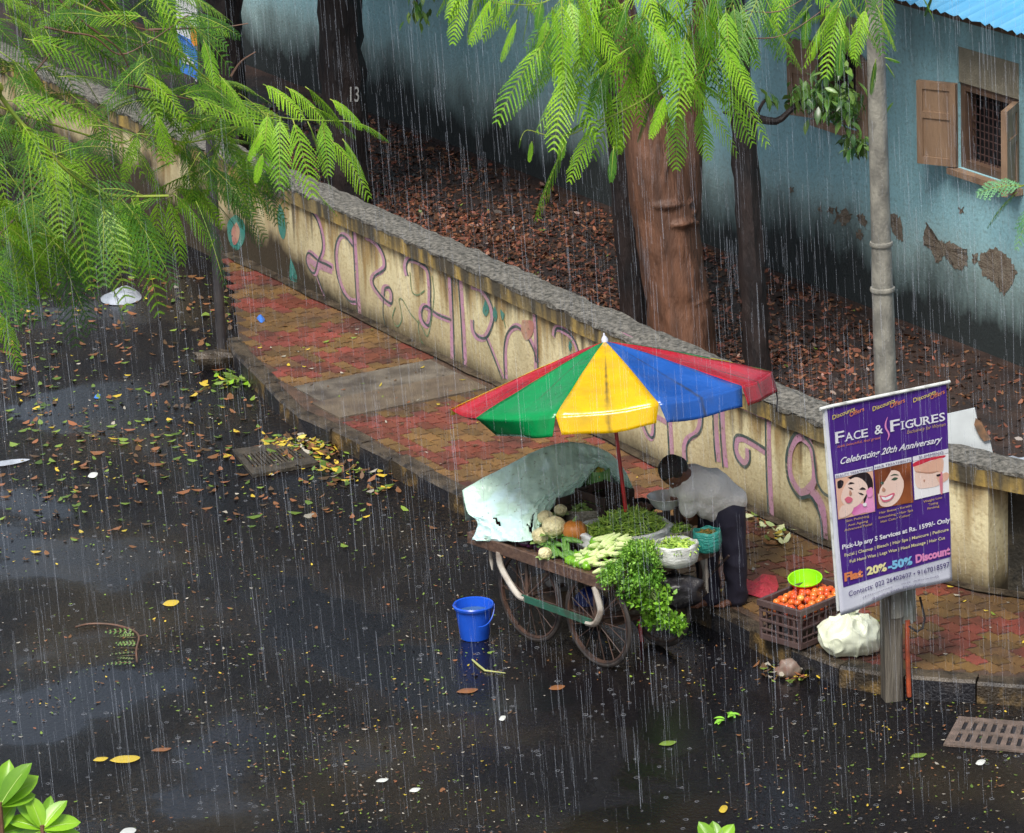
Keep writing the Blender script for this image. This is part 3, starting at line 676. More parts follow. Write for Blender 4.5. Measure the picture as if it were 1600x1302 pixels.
# big brown double-stemmed tree just behind the wall
Yb = P(1066, 585).y
t = empty('forked_tree', P(1066, 585), 'big brown smooth-barked tree with a forked trunk standing just behind the wall', 'tree', GRP_T)
q = MB(); px_tube(q, [(1068, 590), (1066, 540), (1060, 470), (1048, 400), (1036, 330), (1024, 262), (1010, 190), (990, 110), (965, 20), (945, -80), (930, -230)], Yb, [57, 54, 50, 49, 49, 46, 36, 31, 28, 26, 22], 20, .12)
px_tube(q, [(1064, 400), (1068, 320), (1072, 250), (1078, 170), (1090, 80), (1105, -20), (1130, -200)], Yb+.08, [28, 28, 26, 21, 19, 18, 16], 16, .12)
# swollen knots and wrinkle collars
for (x, y, rx_, ry_) in ((1068, 520, 30, 26), (1040, 315, 36, 20), (1055, 345, 34, 16)):
    c = PY(x, y, Yb-.12); s_ = Yb/F; q.lathe(c, [(0, -ry_*s_), (rx_*s_*.7, -ry_*s_*.7), (rx_*s_, 0), (rx_*s_*.7, ry_*s_*.7), (0, ry_*s_)], 12)
for pts in ([(990, 345), (1010, 352), (1040, 346), (1065, 330), (1083, 312)], [(992, 352), (1015, 362), (1045, 358), (1075, 340), (1088, 330)], [(996, 362), (1040, 350), (1070, 352), (1092, 348)], [(1012, 470), (1040, 482), (1075, 480), (1108, 466)], [(1034, 300), (1040, 270), (1046, 240)]):
    q.tube([PY(x, y, Yb-math.sqrt(max(.001, .275**2-((x-1041-(y-340)*.17)*Yb/F)**2))+.012) for x, y in smooth_line(pts)], .016, 6)
tr_ = q.build('trunk', M_bark, t); rm = tr_.modifiers.new('r', 'REMESH'); rm.mode = 'VOXEL'; rm.voxel_size = .016; rm.use_smooth_shade = True
dm = tr_.modifiers.new('s', 'SMOOTH'); dm.iterations = 3

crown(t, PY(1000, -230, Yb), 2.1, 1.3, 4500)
# slim dark trunk tucked behind the brown one, left
Yc = P(992, 525).y
t = empty('dark_tree', P(992, 525), 'thin black trunk immediately left of the big brown forked tree', 'tree', GRP_T)
q = MB(); px_tube(q, [(994, 545), (990, 480), (984, 400), (976, 320), (968, 220), (955, 100), (940, -30), (930, -200)], Yc, [23, 21, 20, 20, 20, 20, 18, 15], 12, .3); q.build('trunk', M_bark2, t)
crown(t, PY(930, -260, Yc), 1.8, 1.2, 4000)
# dark tree to the right with a crooked branch and dark broad leaves
Yd = P(1184, 600).y
t = empty('dark_tree', P(1184, 600), 'thin black trunk with a crooked side branch of glossy leaves, right of the brown tree', 'tree', GRP_T)
q = MB(); px_tube(q, [(1186, 615), (1181, 520), (1176, 430), (1170, 330), (1163, 230), (1156, 120), (1150, 20), (1146, -80), (1140, -230)], Yd, [22, 20, 21, 20, 20, 17, 15, 14, 11], 14, .4); q.build('trunk', M_bark2, t)
q = MB()
px_tube(q, [(1168, 182), (1185, 184), (1204, 188), (1216, 200), (1222, 188), (1228, 176), (1240, 163), (1262, 150), (1290, 142)], Yd-.05, [8, 7, 6, 6, 5, 4.5, 4, 3, 2], 8, .3)
px_tube(q, [(1182, 182), (1184, 168), (1190, 158), (1200, 152)], Yd-.05, [3, 3, 2.5, 1.5], 6); px_tube(q, [(1160, 178), (1145, 180), (1130, 176)], Yd-.1, [6, 4, 2], 6)
px_tube(q, [(1165, 88), (1172, 84)], Yd-.08, [6, 4], 6)
q.build('branch', M_bark2, t)
T = [(0, 0, 0), (.3, -.17, .04), (.62, -.16, .05), (1, 0, -.1), (.62, .16, .05), (.3, .17, .04), (.35, 0, 0), (.65, 0, 0)]
TF = [(0, 1, 6, 0), (1, 2, 7, 6), (2, 3, 7, 7), (7, 3, 4, 7), (6, 7, 4, 5), (0, 6, 5, 0)]
TF = [(0, 1, 6), (1, 2, 6), (2, 7, 6), (2, 3, 7), (7, 3, 4), (6, 7, 4), (6, 4, 5), (0, 6, 5)]
Ms = []
for (x, y, sx_, sy_, k) in ((1290, 150, 42, 26, 150), (1255, 140, 22, 20, 50), (1320, 165, 26, 30, 80), (1300, 110, 30, 22, 30), (1340, 220, 20, 18, 60), (1195, 150, 10, 12, 8), (1375, 150, 25, 25, 22)):
    for _ in range(k):
        p = PY(x+random.gauss(0, .5)*sx_, y+random.gauss(0, .5)*sy_, Yd-.1+random.gauss(0, .22))
        Ms.append(Matrix.Translation(p) @ Matrix.Rotation(random.uniform(0, 6.28), 4, 'Z') @ Matrix.Rotation(random.uniform(.2, 1.3), 4, 'Y') @ Matrix.Rotation(random.gauss(0, .5), 4, 'X') @ Matrix.Scale(random.uniform(.09, .17), 4))
V, Fa = replicate(T, TF, Ms); npmesh('leaves', V, Fa, M_leafD, t)
crown(t, PY(1140, -260, Yd), 1.4, 1.0, 1800)
# far dark trunk with the painted number
Ye = P(540, 325).y
t = empty('numbered_tree', P(540, 325), 'thick dark trunk at the far left with a white number 13 painted on it', 'tree', GRP_T)
q = MB(); px_tube(q, [(542, 340), (540, 260), (536, 150), (532, 40), (530, -60), (527, -200)], Ye, [38, 36, 35, 34, 34, 30], 16, .3); q.build('trunk', M_bark2, t)
crown(t, PY(530, -220, Ye), 2.2, 1.3, 6000)
M_wpaint = mat('white_paint_mark', (.5, .5, .48), None, rough=.7)
def text_mesh(s, size=1.0, shear=0.0, bold=0.0, space=1.0):
    cu = bpy.data.curves.new('text', 'FONT'); cu.body = s; cu.size = size; cu.shear = shear; cu.offset = bold; cu.space_character = space; cu.resolution_u = 3
    o = bpy.data.objects.new('text', cu); COL.objects.link(o); bpy.context.view_layer.update()
    dg = bpy.context.evaluated_depsgraph_get(); me = bpy.data.meshes.new_from_object(o.evaluated_get(dg)); bpy.data.objects.remove(o); bpy.data.curves.remove(cu)
    return me
me = text_mesh('13', 1.0, bold=.004); xs = [v.co.x for v in me.vertices]; x0, x1 = min(xs), max(xs)
for v in me.vertices:
    fx = (v.co.x-x0)/(x1-x0); px_, py_ = 547+fx*14, 159-v.co.y*34
    th = (px_-537)/36.0; v.co = PY(px_, py_, Ye-math.cos(th)*.225-.012)
link('painted_number', me, M_wpaint, t)
Yf_ = P(352, 245).y
t = empty('dark_tree', P(352, 245), 'farthest dark trunk, hidden behind the feathery foliage at upper left', 'tree', GRP_T)
q = MB(); px_tube(q, [(354, 260), (350, 150), (346, 40), (344, -60), (342, -200)], Yf_, [36, 34, 32, 32, 28], 14, .3); q.build('trunk', M_bark2, t); crown(t, PY(340, -230, Yf_), 2.2, 1.3, 6000)

# ---------- feathery (bipinnate) fronds
def fronds(specs, npin=13, nleaf=9, pl=.30, lw=.010, hang=.18, sw=.0045):
    """specs: (base, dir, L, droop, scale). returns leaflet verts/faces and stem MB"""
    Vs = []; st = MB()
    for (p, d, L_, dr, closed) in specs:
        d = d.normalized(); sd = d.cross(Vector((0, 0, 1)));
        if sd.length < .1: sd = Vector((1, 0, 0))
        sd.normalize(); rot = Matrix.Rotation(random.uniform(-.6, .6), 3, d); sd = rot @ sd
        def cv(t): return p+d*(L_*t*(1-.25*dr*t))+Vector((0, 0, -1))*(L_*dr*t*t)
        st.tube([cv(i/6) for i in range(7)], [.0030, .0028, .0025, .0022, .0018, .0014, .0008], 4)
        for i in range(npin):
            t = .10+.90*i/(npin-1); c = cv(t); tan = (cv(t+.02)-cv(t-.02)).normalized()
            prof = math.sin(math.pi*min(1, (.22+.72*t)))**.7; pinL = L_*pl*prof*random.uniform(.88, 1.08)
            for s in (-1, 1):
                ang = (.75-.35*t)+closed*.25+random.gauss(0, .05)
                pd = (tan*math.sin(ang)+sd*s*math.cos(ang)).normalized(); up = pd.cross(tan)*s; up.normalize()
                pdr = hang+closed*.25
                nseg = nleaf; lf = pd.cross(up).normalized()
                tt = (np.arange(nseg)+.5)/nseg
                te = np.linspace(0, 1, 6); ce = np.array(c)[None]+np.outer(te*pinL, np.array(pd))+np.outer(pdr*pinL*te**2, [0, 0, -1]); we = (sw*(1.05-.75*te**2))[:, None]
                lo_, hi_ = ce-np.array(lf)*we, ce+np.array(lf)*we; Vs.append(np.stack([lo_[:-1], lo_[1:], hi_[1:], hi_[:-1]], 1).reshape(-1, 3))
                base = np.array(c)[None]+np.outer(tt*pinL, np.array(pd))+np.outer(pdr*pinL*tt**2, [0, 0, -1])
                ll = lw*(1.1-.5*tt)[:, None]*random.uniform(.9, 1.1); half = pinL/nseg*.40
                for s2 in (-1, 1):
                    od = np.array(lf)*s2*.82+np.array(pd)*.55+np.random.normal(0, .12, (nseg, 3))
                    tip = base+od*ll*1.6
                    a = base-np.array(pd)*half*.6; b = base+np.array(pd)*half*.8
                    c2 = tip+np.array(pd)*half*.5; d2 = tip-np.array(pd)*half*.4
                    Vs.append(np.stack([a, b, c2, d2], 1).reshape(-1, 3))
    V = np.concatenate(Vs); Fq = np.arange(len(V)).reshape(-1, 4); k = len(V); V = np.concatenate([V, np.array(st.v)]); F2 = np.array(st.f)+k
    return V, np.concatenate([Fq, F2]), [0]*len(Fq)+[1]*len(F2)
def dpx(ang, tilt=0.0):
    a = R(ang); return CR*math.cos(a)-CU*math.sin(a)*1.0+Vector((0, tilt, 0))   # ang measured clockwise from image right
# ---- left feathery tree: trunk stands outside the frame to the left
YL = 20.0
tl = empty('feathery_tree', (-4.6, 19.5, 0), 'feathery green tree whose drooping branches fill the upper left corner', 'tree', 'feathery trees nearest the camera')
q = MB(); q.tube([(-4.6, 19.5, -.1), (-4.7, 19.6, 2.5), (-4.5, 19.7, 4.6), (-4.2, 19.9, 6.6), (-4.1, 20, 8.6)], [.19, .16, .14, .11, .07], 14, wob=.3); q.build('trunk', M_bark, tl)
bq = MB(); gq = MB(); sp = []
def branch(q, pts, Y0, Y1, r0, r1, root=None):
    w = [PY(x, y, Y0+(Y1-Y0)*i/(len(pts)-1)) for i, (x, y) in enumerate(pts)]
    if root is not None: w = [Vector(root)]+w
    w3 = []
    for i in range(len(w)-1):
        for k in range(4): 
            p0, p1, p2, p3 = w[max(i-1, 0)], w[i], w[i+1], w[min(i+2, len(w)-1)]; t = k/4
            w3.append(.5*((2*p1)+(p2-p0)*t+(2*p0-5*p1+4*p2-p3)*t*t+(3*p1-p0-3*p2+p3)*t**3))
    w3.append(w[-1]); m = len(w3); q.tube(w3, [r0+(r1-r0)*i/(m-1) for i in range(m)], 6); return w3[4*(root is not None):]
def along(w, n, L_, angs, dr=.55, closed=0.0, t0=.1, jl=.25, tilt=.3):
    for i in range(n):
        t = t0+(1-t0)*i/max(1, n-1); k = min(len(w)-1, int(t*(len(w)-1))); a = angs[i % len(angs)]+random.gauss(0, 9)
        sp.append((w[k], dpx(a, random.gauss(0, tilt)), L_*random.uniform(1-jl, 1+jl), dr*random.uniform(.6, 1.3), closed))
RT = (-4.5, 19.7, 5.9); LR = PY(-420, -150, 19.8); bq.tube([(-4.4, 19.8, 6.3), LR, PY(-200, 100, 19.6)], [.06, .045, .02], 8); bq.tube([LR, PY(-200, -120, 19.9), PY(-60, -80, 20)], [.04, .02, .01], 8)
b1 = branch(gq, c1((-40, 330), (0, 385), (80, 490), (180, 590), (250, 670), (370, 760), (480, 790), (680, 790)), 18.7, 18.9, .013, .006, PY(-200, 100, 19.4))
along(b1, 20, .36, (-160, 165, 15, 95, 45, 75), .4)
b2 = branch(gq, c1((560, 130), (700, 190), (800, 290), (950, 400), (1050, 450), (1180, 480), (1420, 490)), 20.3, 20.8, .008, .003, PY(-60, -80, 20))
b3 = branch(gq, c1((400, 560), (560, 540), (740, 575), (860, 560), (960, 605), (1060, 640), (1180, 705)), 20.2, 20.5, .006, .003, PY(-200, 100, 19.6))
along(b3, 11, .24, (60, 110, 35, 85), .4)
for args in ((c1((200, -60), (240, 0), (350, 100), (480, 200), (530, 310), (550, 380)), 19.8, 20), (c1((180, 110), (270, 130), (380, 150), (480, 220), (600, 170), (760, 60)), 19.9, 20.1), (c1((370, -40), (430, 30), (520, 100), (640, 130)), 20.3, 20.4), (c1((600, 120), (760, 115), (900, 110), (1000, 95)), 20.4, 20.5),
             (c1((500, 340), (640, 370), (760, 400), (850, 412)), 20.1, 20.2), (c1((140, 290), (200, 220), (320, 60), (400, -30)), 20.2, 20.3), (c1((840, 540), (880, 480), (910, 440)), 20.3, 20.4), (c1((930, 310), (970, 250), (1030, 210)), 20.5, 20.6), (c1((90, 830), (95, 760), (100, 660)), 19.8, 20), (c1((-20, 960), (60, 880), (150, 740), (230, 690)), 19.6, 19.7)):
    branch(bq, *args, .007, .0025)
def scatterf(poly, n, angs, L_, Y0, Y1, dr=.6, closed=0.0):
    k = 0; pl_ = [Vector((x, y, 0)) for x, y in poly]; x0, x1 = min(p.x for p in pl_), max(p.x for p in pl_); y0, y1 = min(p.y for p in pl_), max(p.y for p in pl_)
    while k < n:
        x, y = random.uniform(x0, x1), random.uniform(y0, y1)
        if not inside(Vector((x, y, 0)), pl_): continue
        a = random.choice(angs)+random.gauss(0, 14); Y = random.uniform(Y0, Y1)
        sp.append((PY(x, y, Y), dpx(a, random.gauss(0, .35)), L_*random.uniform(.7, 1.25), dr*random.uniform(.5, 1.3), closed)); k += 1
scatterf([(-60, -60), (250, -60), (280, 60), (230, 130), (120, 90), (-60, 60)], 84, (5, 25, 170, 50), .38, 19.5, 21.5, .35)
scatterf([(-60, 60), (120, 100), (190, 180), (150, 260), (60, 320), (-60, 300)], 50, (0, 25, 175, 50), .38, 19.3, 21.3, .35)
scatterf([(-80, 280), (60, 300), (150, 290), (210, 310), (220, 345), (150, 365), (70, 385), (-80, 440)], 92, (10, 35, 170, 70), .36, 19.3, 21.0, .45)
scatterf([(200, 100), (300, 110), (400, 150), (430, 200), (330, 230), (230, 190)], 52, (0, 25, 170, 50), .32, 19.8, 21.2, .35)
scatterf([(250, 260), (340, 220), (400, 250), (370, 290), (270, 330)], 26, (15, 45, 150), .30, 19.8, 20.8, .4)
scatterf([(170, -60), (330, -60), (300, 40), (200, 60)], 8, (15, 165), .30, 19.8, 21.2, .35)
M_leafM = mat('shade_toned_leaf', (.09, .24, .02), (.03, .10, .012), 3, rough=.45, isl=.35, trans=.3)  # dark copy beside the bright leaf, so shaded gaps are painted in
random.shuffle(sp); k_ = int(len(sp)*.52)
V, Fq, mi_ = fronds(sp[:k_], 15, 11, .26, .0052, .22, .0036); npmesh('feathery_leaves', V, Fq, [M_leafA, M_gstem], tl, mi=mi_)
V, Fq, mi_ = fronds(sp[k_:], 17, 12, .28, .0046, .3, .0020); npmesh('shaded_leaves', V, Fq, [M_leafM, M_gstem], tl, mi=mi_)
sp = []
# brighter younger tips of the same tree
bt = [(1130, 470, 85, 70), (1150, 350, 28, 60), (1180, 480, 75, 75), (1240, 490, 62, 68), (1330, 560, 55, 72), (1300, 480, 85, 55), (1400, 490, 10, 55), (1380, 560, 52, 45), (1230, 350, 30, 58), (1330, 400, 25, 45), (1250, 430, 15, 60), (1060, 340, 15, 60), (1080, 455, 100, 55), (980, 430, 60, 60), (880, 300, 40, 60), (820, 160, 60, 45),
      (640, 10, 55, 60), (630, 460, 65, 50), (560, 280, -20, 55), (640, 240, 10, 30), (1060, 620, 115, 28), (1060, 530, 130, 32), (30, 1125, 15, 45), (-10, 1130, 60, 55), (0, 1260, 70, 60), (680, 800, 75, 70), (640, 800, 100, 70), (700, 780, 45, 65), (700, 760, 15, 60), (560, 770, 110, 70), (480, 790, 95, 70), (850, 1000, -75, 20), (90, 200, 70, 50), (110, 250, 55, 60)]
for x, y, a, l in bt:
    X, Y_ = c1((x, y))[0]; sp.append((PY(X, Y_, 20.0+random.uniform(-.3, .5)), dpx(a+random.gauss(0, 4), random.gauss(0, .2)), l/2.58*2.2/325*1.55, .35, .2))
V, Fq, mi_ = fronds(sp, 14, 8, .28, .0045, .45, .0042); npmesh('young_leaves', V, Fq, [M_leafB, M_gstem], tl, mi=mi_)
bq.build('twigs', M_twig, tl); gq.build('green_twigs', M_gstem, tl)
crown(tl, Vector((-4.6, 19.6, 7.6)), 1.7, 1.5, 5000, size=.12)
# ---- bright feathery tree over the middle: trunk outside the frame to the right
tm = empty('feathery_tree', (5.2, 23, 0), 'bright lime green fronds hanging from the top edge in front of the brown tree', 'tree', 'feathery trees nearest the camera')
q = MB(); q.tube([(5.2, 23, -.1), (5.1, 23, 3), (5.2, 22.9, 5.5), (4.7, 22.8, 7.6), (4.2, 22.7, 9)], [.2, .17, .15, .12, .08], 14, wob=.3); q.build('trunk', M_bark, tm)
def c2(*p): return [(560+x/2.58, y/2.58) for x, y in p]
sp = []; bq = MB(); gq = MB(); YM = 22
rootm = (4.9, 22.8, 7.6)
bb = branch(gq, c2((1400, -220), (1180, 10), (1140, 90), (1090, 160), (960, 230)), 22, 22, .011, .004, rootm)
bb2 = branch(gq, c2((1500, -160), (1330, 20), (1270, 90), (1200, 110)), 22, 22.1, .009, .004, rootm)
bb3 = branch(gq, c2((1250, -100), (1330, 130), (1300, 380), (1280, 430)), 22.1, 22, .006, .003)
bb4 = branch(gq, c2((1180, 380), (1040, 460), (960, 490), (850, 545), (760, 545), (680, 525), (655, 560)), 22, 21.9, .006, .0015, PY(*c2((1300, 250))[0], 22.1))
bb5 = branch(gq, c2((830, -150), (790, -20), (700, 20), (560, 10)), 22, 22, .007, .003, rootm)
branch(bq, c2((1430, 150), (1560, 155), (1720, 140), (1900, 20)), 22, 22, .006, .003); branch(bq, c2((1560, 190), (1480, 220), (1400, 270)), 22, 22, .006, .002); branch(bq, c2((1560, 45), (1700, 45), (1850, -40)), 22, 22, .005, .002)
fm = [(540, -10, 118, 175), (600, -5, 125, 120), (640, 80, 115, 150), (760, 70, 100, 175), (780, 30, 70, 120), (1100, 190, 152, 200), (1060, 180, 140, 230), (1100, 200, 80, 260), (1110, 190, 60, 230), (1290, 110, 108, 230), (1330, 90, 75, 300), (1320, 130, 100, 280), (1380, 30, 60, 290), (1200, 100, 60, 180), (1120, 60, 160, 220), (1060, 30, 170, 180), (1350, 320, 28, 150), (1285, 400, 88, 240), (1300, 370, 130, 180), (1240, 380, 110, 160),
      (830, 590, 112, 270), (960, 490, 118, 230), (930, 480, 150, 120), (1040, 480, 85, 120), (1000, 490, 135, 80), (760, 455, 30, 70), (830, 540, 100, 90), (655, 560, 100, 30), (700, 570, 95, 70), (1480, 30, 85, 240), (1540, 20, 70, 220), (1460, 180, 60, 230), (1440, 320, 55, 260), (1370, 440, 70, 180), (1520, 220, 70, 180), (820, 0, 95, 260), (880, 60, 85, 280), (850, 130, 100, 170), (960, 30, 100, 160),
      (1090, 0, 110, 140), (1170, 0, 60, 120), (1420, 0, 100, 160), (1010, 260, 110, 200), (1180, 420, 110, 140), (1030, 590, 100, 120), (1190, 0, 40, 190), (740, 0, 105, 100), (560, 0, 100, 70)]
f3 = [(550, 40, 165, 190), (470, 120, 110, 110), (545, 60, 60, 190), (600, 100, 75, 150), (440, 20, 140, 130), (700, 20, 60, 170), (660, 30, 110, 180), (880, -30, 60, 110), (930, -20, 110, 80), (735, 235, 5, 60), (740, 260, 50, 60), (700, 240, 95, 120), (560, 150, 95, 130), (420, 30, 95, 140), (120, 20, 85, 200), (160, 60, 75, 150)]
for x, y, a, l in fm: X, Y_ = c2((x, y))[0]; sp.append((PY(X, Y_, 22+random.uniform(-.35, .35)), dpx(a+random.gauss(0, 3), random.gauss(0, .15)), l/2.58/295*1.05, .18, .35))
for x, y, a, l in f3: X, Y_ = c3((x, y))[0]; sp.append((PY(X, Y_, 22+random.uniform(-.3, .4)), dpx(a+random.gauss(0, 3), random.gauss(0, .15)), l/2.6/295*1.05, .18, .3))
V, Fq, mi_ = fronds(sp[:21]+sp[48:56], 15, 8, .25, .0046, .3, .0048); npmesh('bright_leaves', V, Fq, [M_leafB, M_gstem], tm, mi=mi_)
sp2 = sp[21:48]+sp[56:]
k_ = len(sp2)//2; V, Fq, mi_ = fronds(sp2[:k_], 15, 8, .25, .0046, .3, .0048); npmesh('bright_leaves', V, Fq, [M_leafB, M_gstem], tm, mi=mi_)
M_leafM = mat('shade_toned_leaf', (.12, .30, .03), (.07, .2, .025), 3, rough=.45, isl=.3, trans=.35)  # darker leaf colour stands in for shade on the inner fronds
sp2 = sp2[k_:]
spx = []
for _ in range(46): x, y = random.uniform(850, 1130), random.uniform(-60, 130); spx.append((PY(x, y, random.uniform(21.7, 22.5)), dpx(random.choice((50, 75, 105, 130, 150)), random.gauss(0, .25)), random.uniform(.30, .46), .25, .3))
for _ in range(9): x, y = random.uniform(1180, 1400), random.uniform(-80, 20); spx.append((PY(x, y, random.uniform(21.7, 22.5)), dpx(random.choice((50, 75, 105, 130)), random.gauss(0, .25)), random.uniform(.28, .4), .25, .3))
for _ in range(12): x, y = random.uniform(720, 860), random.uniform(-70, -10); spx.append((PY(x, y, random.uniform(21.7, 22.5)), dpx(random.choice((50, 75, 105, 130)), random.gauss(0, .25)), random.uniform(.25, .36), .25, .3))
V, Fq, mi_ = fronds(spx, 15, 8, .25, .0046, .3, .0048); npmesh('bright_leaves', V, Fq, [M_leafB, M_gstem], tm, mi=mi_)
for _ in range(34): x, y = random.uniform(860, 1200), random.uniform(-60, 60); sp2.append((PY(x, y, random.uniform(21.9, 22.9)), dpx(random.choice((60, 90, 120, 150)), random.gauss(0, .3)), random.uniform(.3, .5), .3, .2))
for _ in range(10): x, y = random.uniform(1120, 1400), random.uniform(-60, 10); sp2.append((PY(x, y, random.uniform(21.9, 22.9)), dpx(random.choice((60, 90, 120, 150)), random.gauss(0, .3)), random.uniform(.3, .45), .3, .2))
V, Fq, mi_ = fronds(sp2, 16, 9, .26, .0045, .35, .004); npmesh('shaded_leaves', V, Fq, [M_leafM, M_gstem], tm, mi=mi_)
bq.build('twigs', M_twig, tm); gq.build('green_twigs', M_gstem, tm)
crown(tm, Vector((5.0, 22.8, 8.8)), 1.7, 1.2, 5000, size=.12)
# ---- frond from the right edge (tree outside the frame) and small sprig at the top
tr2 = empty('leafy_tree', (4.6, 25.5, 0), 'tree outside the right edge with one blue-green frond reaching in below the window', 'tree')
q = MB(); q.tube([(4.6, 25.5, -.1), (4.7, 25.5, 2.5), (4.6, 25.4, 4.8), (4.6, 25.4, 7)], [.12, .1, .08, .05], 10, wob=.3); q.build('trunk', M_bark, tr2)
q = MB(); w_ = branch(q, [(1720, 250), (1640, 275), (1600, 290), (1560, 300)], 25.2, 25, .01, .004, (4.6, 25.4, 5.6)); q.build('twigs', M_gstem, tr2)
sp = [(PY(1600, 290, 25), dpx(185, 0), .3, .25, 0), (PY(1590, 300, 25), dpx(140, .1), .25, .3, 0), (PY(1620, 310, 25), dpx(120, -.1), .28, .3, 0), (PY(1640, 290, 25), dpx(90, 0), .3, .3, 0), (PY(1650, 300, 25.1), dpx(150, 0), .3, .3, 0)]
M_leafT = mat('blue_green_leaf', (.10, .30, .12), (.2, .42, .2), 9, rough=.4, isl=.25, trans=.3)
V, Fq, mi_ = fronds(sp, 10, 5, .34, .010); npmesh('leaves', V, Fq, [M_leafT, M_gstem], tr2, mi=mi_)
crown(tr2, Vector((4.8, 25.4, 7)), 1.0, 1.0, 2500, size=.1)
# sprig belongs to the numbered tree
Ms = []
for _ in range(26):
    p = PY(random.gauss(655, 10), random.gauss(8, 16), Ye-1.0+random.gauss(0, .1)); Ms.append(Matrix.Translation(p) @ Matrix.Rotation(random.uniform(0, 6.28), 4, 'Z') @ Matrix.Rotation(random.uniform(.9, 1.4), 4, 'Y') @ Matrix.Scale(random.uniform(.1, .17), 4))
nt_ = [o for o in bpy.data.objects if o.name == 'numbered_tree'][0]
V, Fa = replicate(T, TF, Ms); npmesh('leaf_sprig', V, Fa, M_leafD, nt_)
q = MB(); q.tube([PY(530, -150, Ye), PY(600, -80, Ye-.5), PY(645, -30, Ye-1), PY(655, 20, Ye-1)], [.05, .03, .015, .005], 6); q.build('branch', M_bark2, nt_)
# ---- broad leaved shrub close to the camera, bottom left, and a leaf tip at the bottom edge
def broad_leaf(q, p, d, nrm, L_, W_):
    d = d.normalized(); s = d.cross(nrm).normalized(); nn = s.cross(d).normalized(); rows = 9
    for i in range(rows):
        t = i/(rows-1); wd = W_*.5*(math.sin(math.pi*min(1, t**1.25*.93+.05)))**.75*(1 if t < 1 else .1); c = p+d*L_*t-nn*(L_*.22*t*t)
        if i in (0,): wd = W_*.05
        for j in (-1, -.5, 0, .5, 1): q.v.append(tuple(c+s*wd*j+nn*(abs(j)**1.3*wd*.38)))
    b = len(q.v)-rows*5
    for i in range(rows-1):
        for j in range(4): q.f.append((b+i*5+j, b+(i+1)*5+j, b+(i+1)*5+j+1, b+i*5+j+1)); q.mi.append(0)
def broad_shrub(name, label, rosettes, Y, sc_, trunk_pts):
    o = empty(name, trunk_pts[0], label, 'shrub', 'broad leaved shrubs at the bottom edge'); q = MB(); st = MB(); vn = MB()
    for (cx, cy, lv) in rosettes:
        c = PY(cx, cy, Y)
        for (a, l, wd, tl_) in lv:
            d = dpx(a, tl_); nrm = -CF*.75+CU*.65; k = l*Y/F/.955
            broad_leaf(q, c, d, nrm+CR*random.gauss(0, .2), k, wd*Y/F/.955)
            dd = d.normalized(); s = dd.cross(nrm).normalized(); nn = s.cross(dd).normalized()
            vn.tube([c+dd*k*t-nn*(k*.22*t*t-.0006) for t in (0, .3, .6, .95)], [.0016, .0012, .0009, .0004], 4)
        st.tube([c+Vector((0, 0, .01)), c-Vector((0, .02, .25)), Vector(trunk_pts[-1])], [.006, .008, .01], 6)
    st.tube([Vector(p) for p in trunk_pts], [.05]*(len(trunk_pts)-1)+[.02], 8)
    q.build('leaves', M_leafG, o); st.build('stem', M_bark, o); vn.build('leaf_midribs', mat('pale_midrib', (.35, .5, .12), None, rough=.4), o); return o
YB = 9.0
bl = PY(-60, 1420, YB)
broad_shrub('broad_leaved_shrub', 'glossy light green broad leaves of a shrub in the bottom left corner', [
    (0, 1260, [(-80, 75, 34, 0), (-40, 78, 34, .15), (-62, 85, 36, -.2), (-20, 60, 30, .2), (-150, 60, 30, 0), (-100, 60, 30, .2)]), (66, 1296, [(-55, 60, 28, .1), (-108, 60, 32, -.1), (-15, 62, 32, .1), (-75, 58, 20, .3), (12, 75, 28, .1), (-160, 60, 30, .1), (-130, 62, 32, .2), (150, 60, 30, 0)]),
    (-15, 1310, [(-60, 70, 34, 0), (-20, 60, 30, .2), (20, 60, 30, 0), (-100, 60, 30, 0)])], YB, 1, [(bl.x, YB+.05, 0), (bl.x, YB, 4), (bl.x+.02, YB, bl.z)])
bl = PY(1130, 1440, YB)
broad_shrub('broad_leaved_shrub', 'lime green leaf tip poking up at the bottom edge right of centre', [(1120, 1330, [(-120, 55, 26, 0), (-60, 52, 26, .1), (-95, 50, 26, .2), (-25, 50, 24, 0), (-155, 46, 24, 0)])], YB, 1, [(bl.x, YB+.05, 0), (bl.x, YB, 4), (bl.x, YB, bl.z)])
# ============================================================ STREET POLES
M_galv = mat('mottled_grey_pole', (.27, .26, .22), (.16, .155, .135), 11, rough=.55, bump=.3, stretch=(1, 1, .6), thr=(.4, .6))
M_post = mat('weathered_grey_wood', (.17, .15, .12), (.07, .06, .05), 7, rough=.6, bump=.9, bsc=30, stretch=(3, 3, .18), thr=(.4, .6))
PB = P(1394, 1092); up = Vector((0, 0, 1))
sp_ = empty('street_pole', PB, 'tall mottled grey pole rising from a square weathered wooden post at the kerb', 'pole')
q = MB()
yaw = Matrix.Rotation(R(12), 3, 'Z')
hz = PY(1394, 930, PB.y).z; q.box(PB+Vector((0, 0, hz/2-.05)), (.132, .13, hz+.3), yaw.to_4x4()); q.build('base_post', M_post, sp_, bevel=.008, smooth=False)
q = MB(); pts = [PY(x, y, PB.y+.02) for x, y in ((1395, 960), (1393, 850), (1384, 610), (1379, 455), (1377, 381), (1372, 200), (1367, 0), (1363, -200), (1358, -420))]
rr = [.098, .09, .083, .080, .074, .070, .068, .064, .06]
out = []; ro = []
for i in range(len(pts)-1):
    for k in range(4): out.append(pts[i].lerp(pts[i+1], k/4)); ro.append((rr[i]+(rr[i+1]-rr[i])*k/4)*.94)
q.tube(out+[pts[-1]], ro+[.055], 16, wob=.05); q.build('shaft', M_galv, sp_)
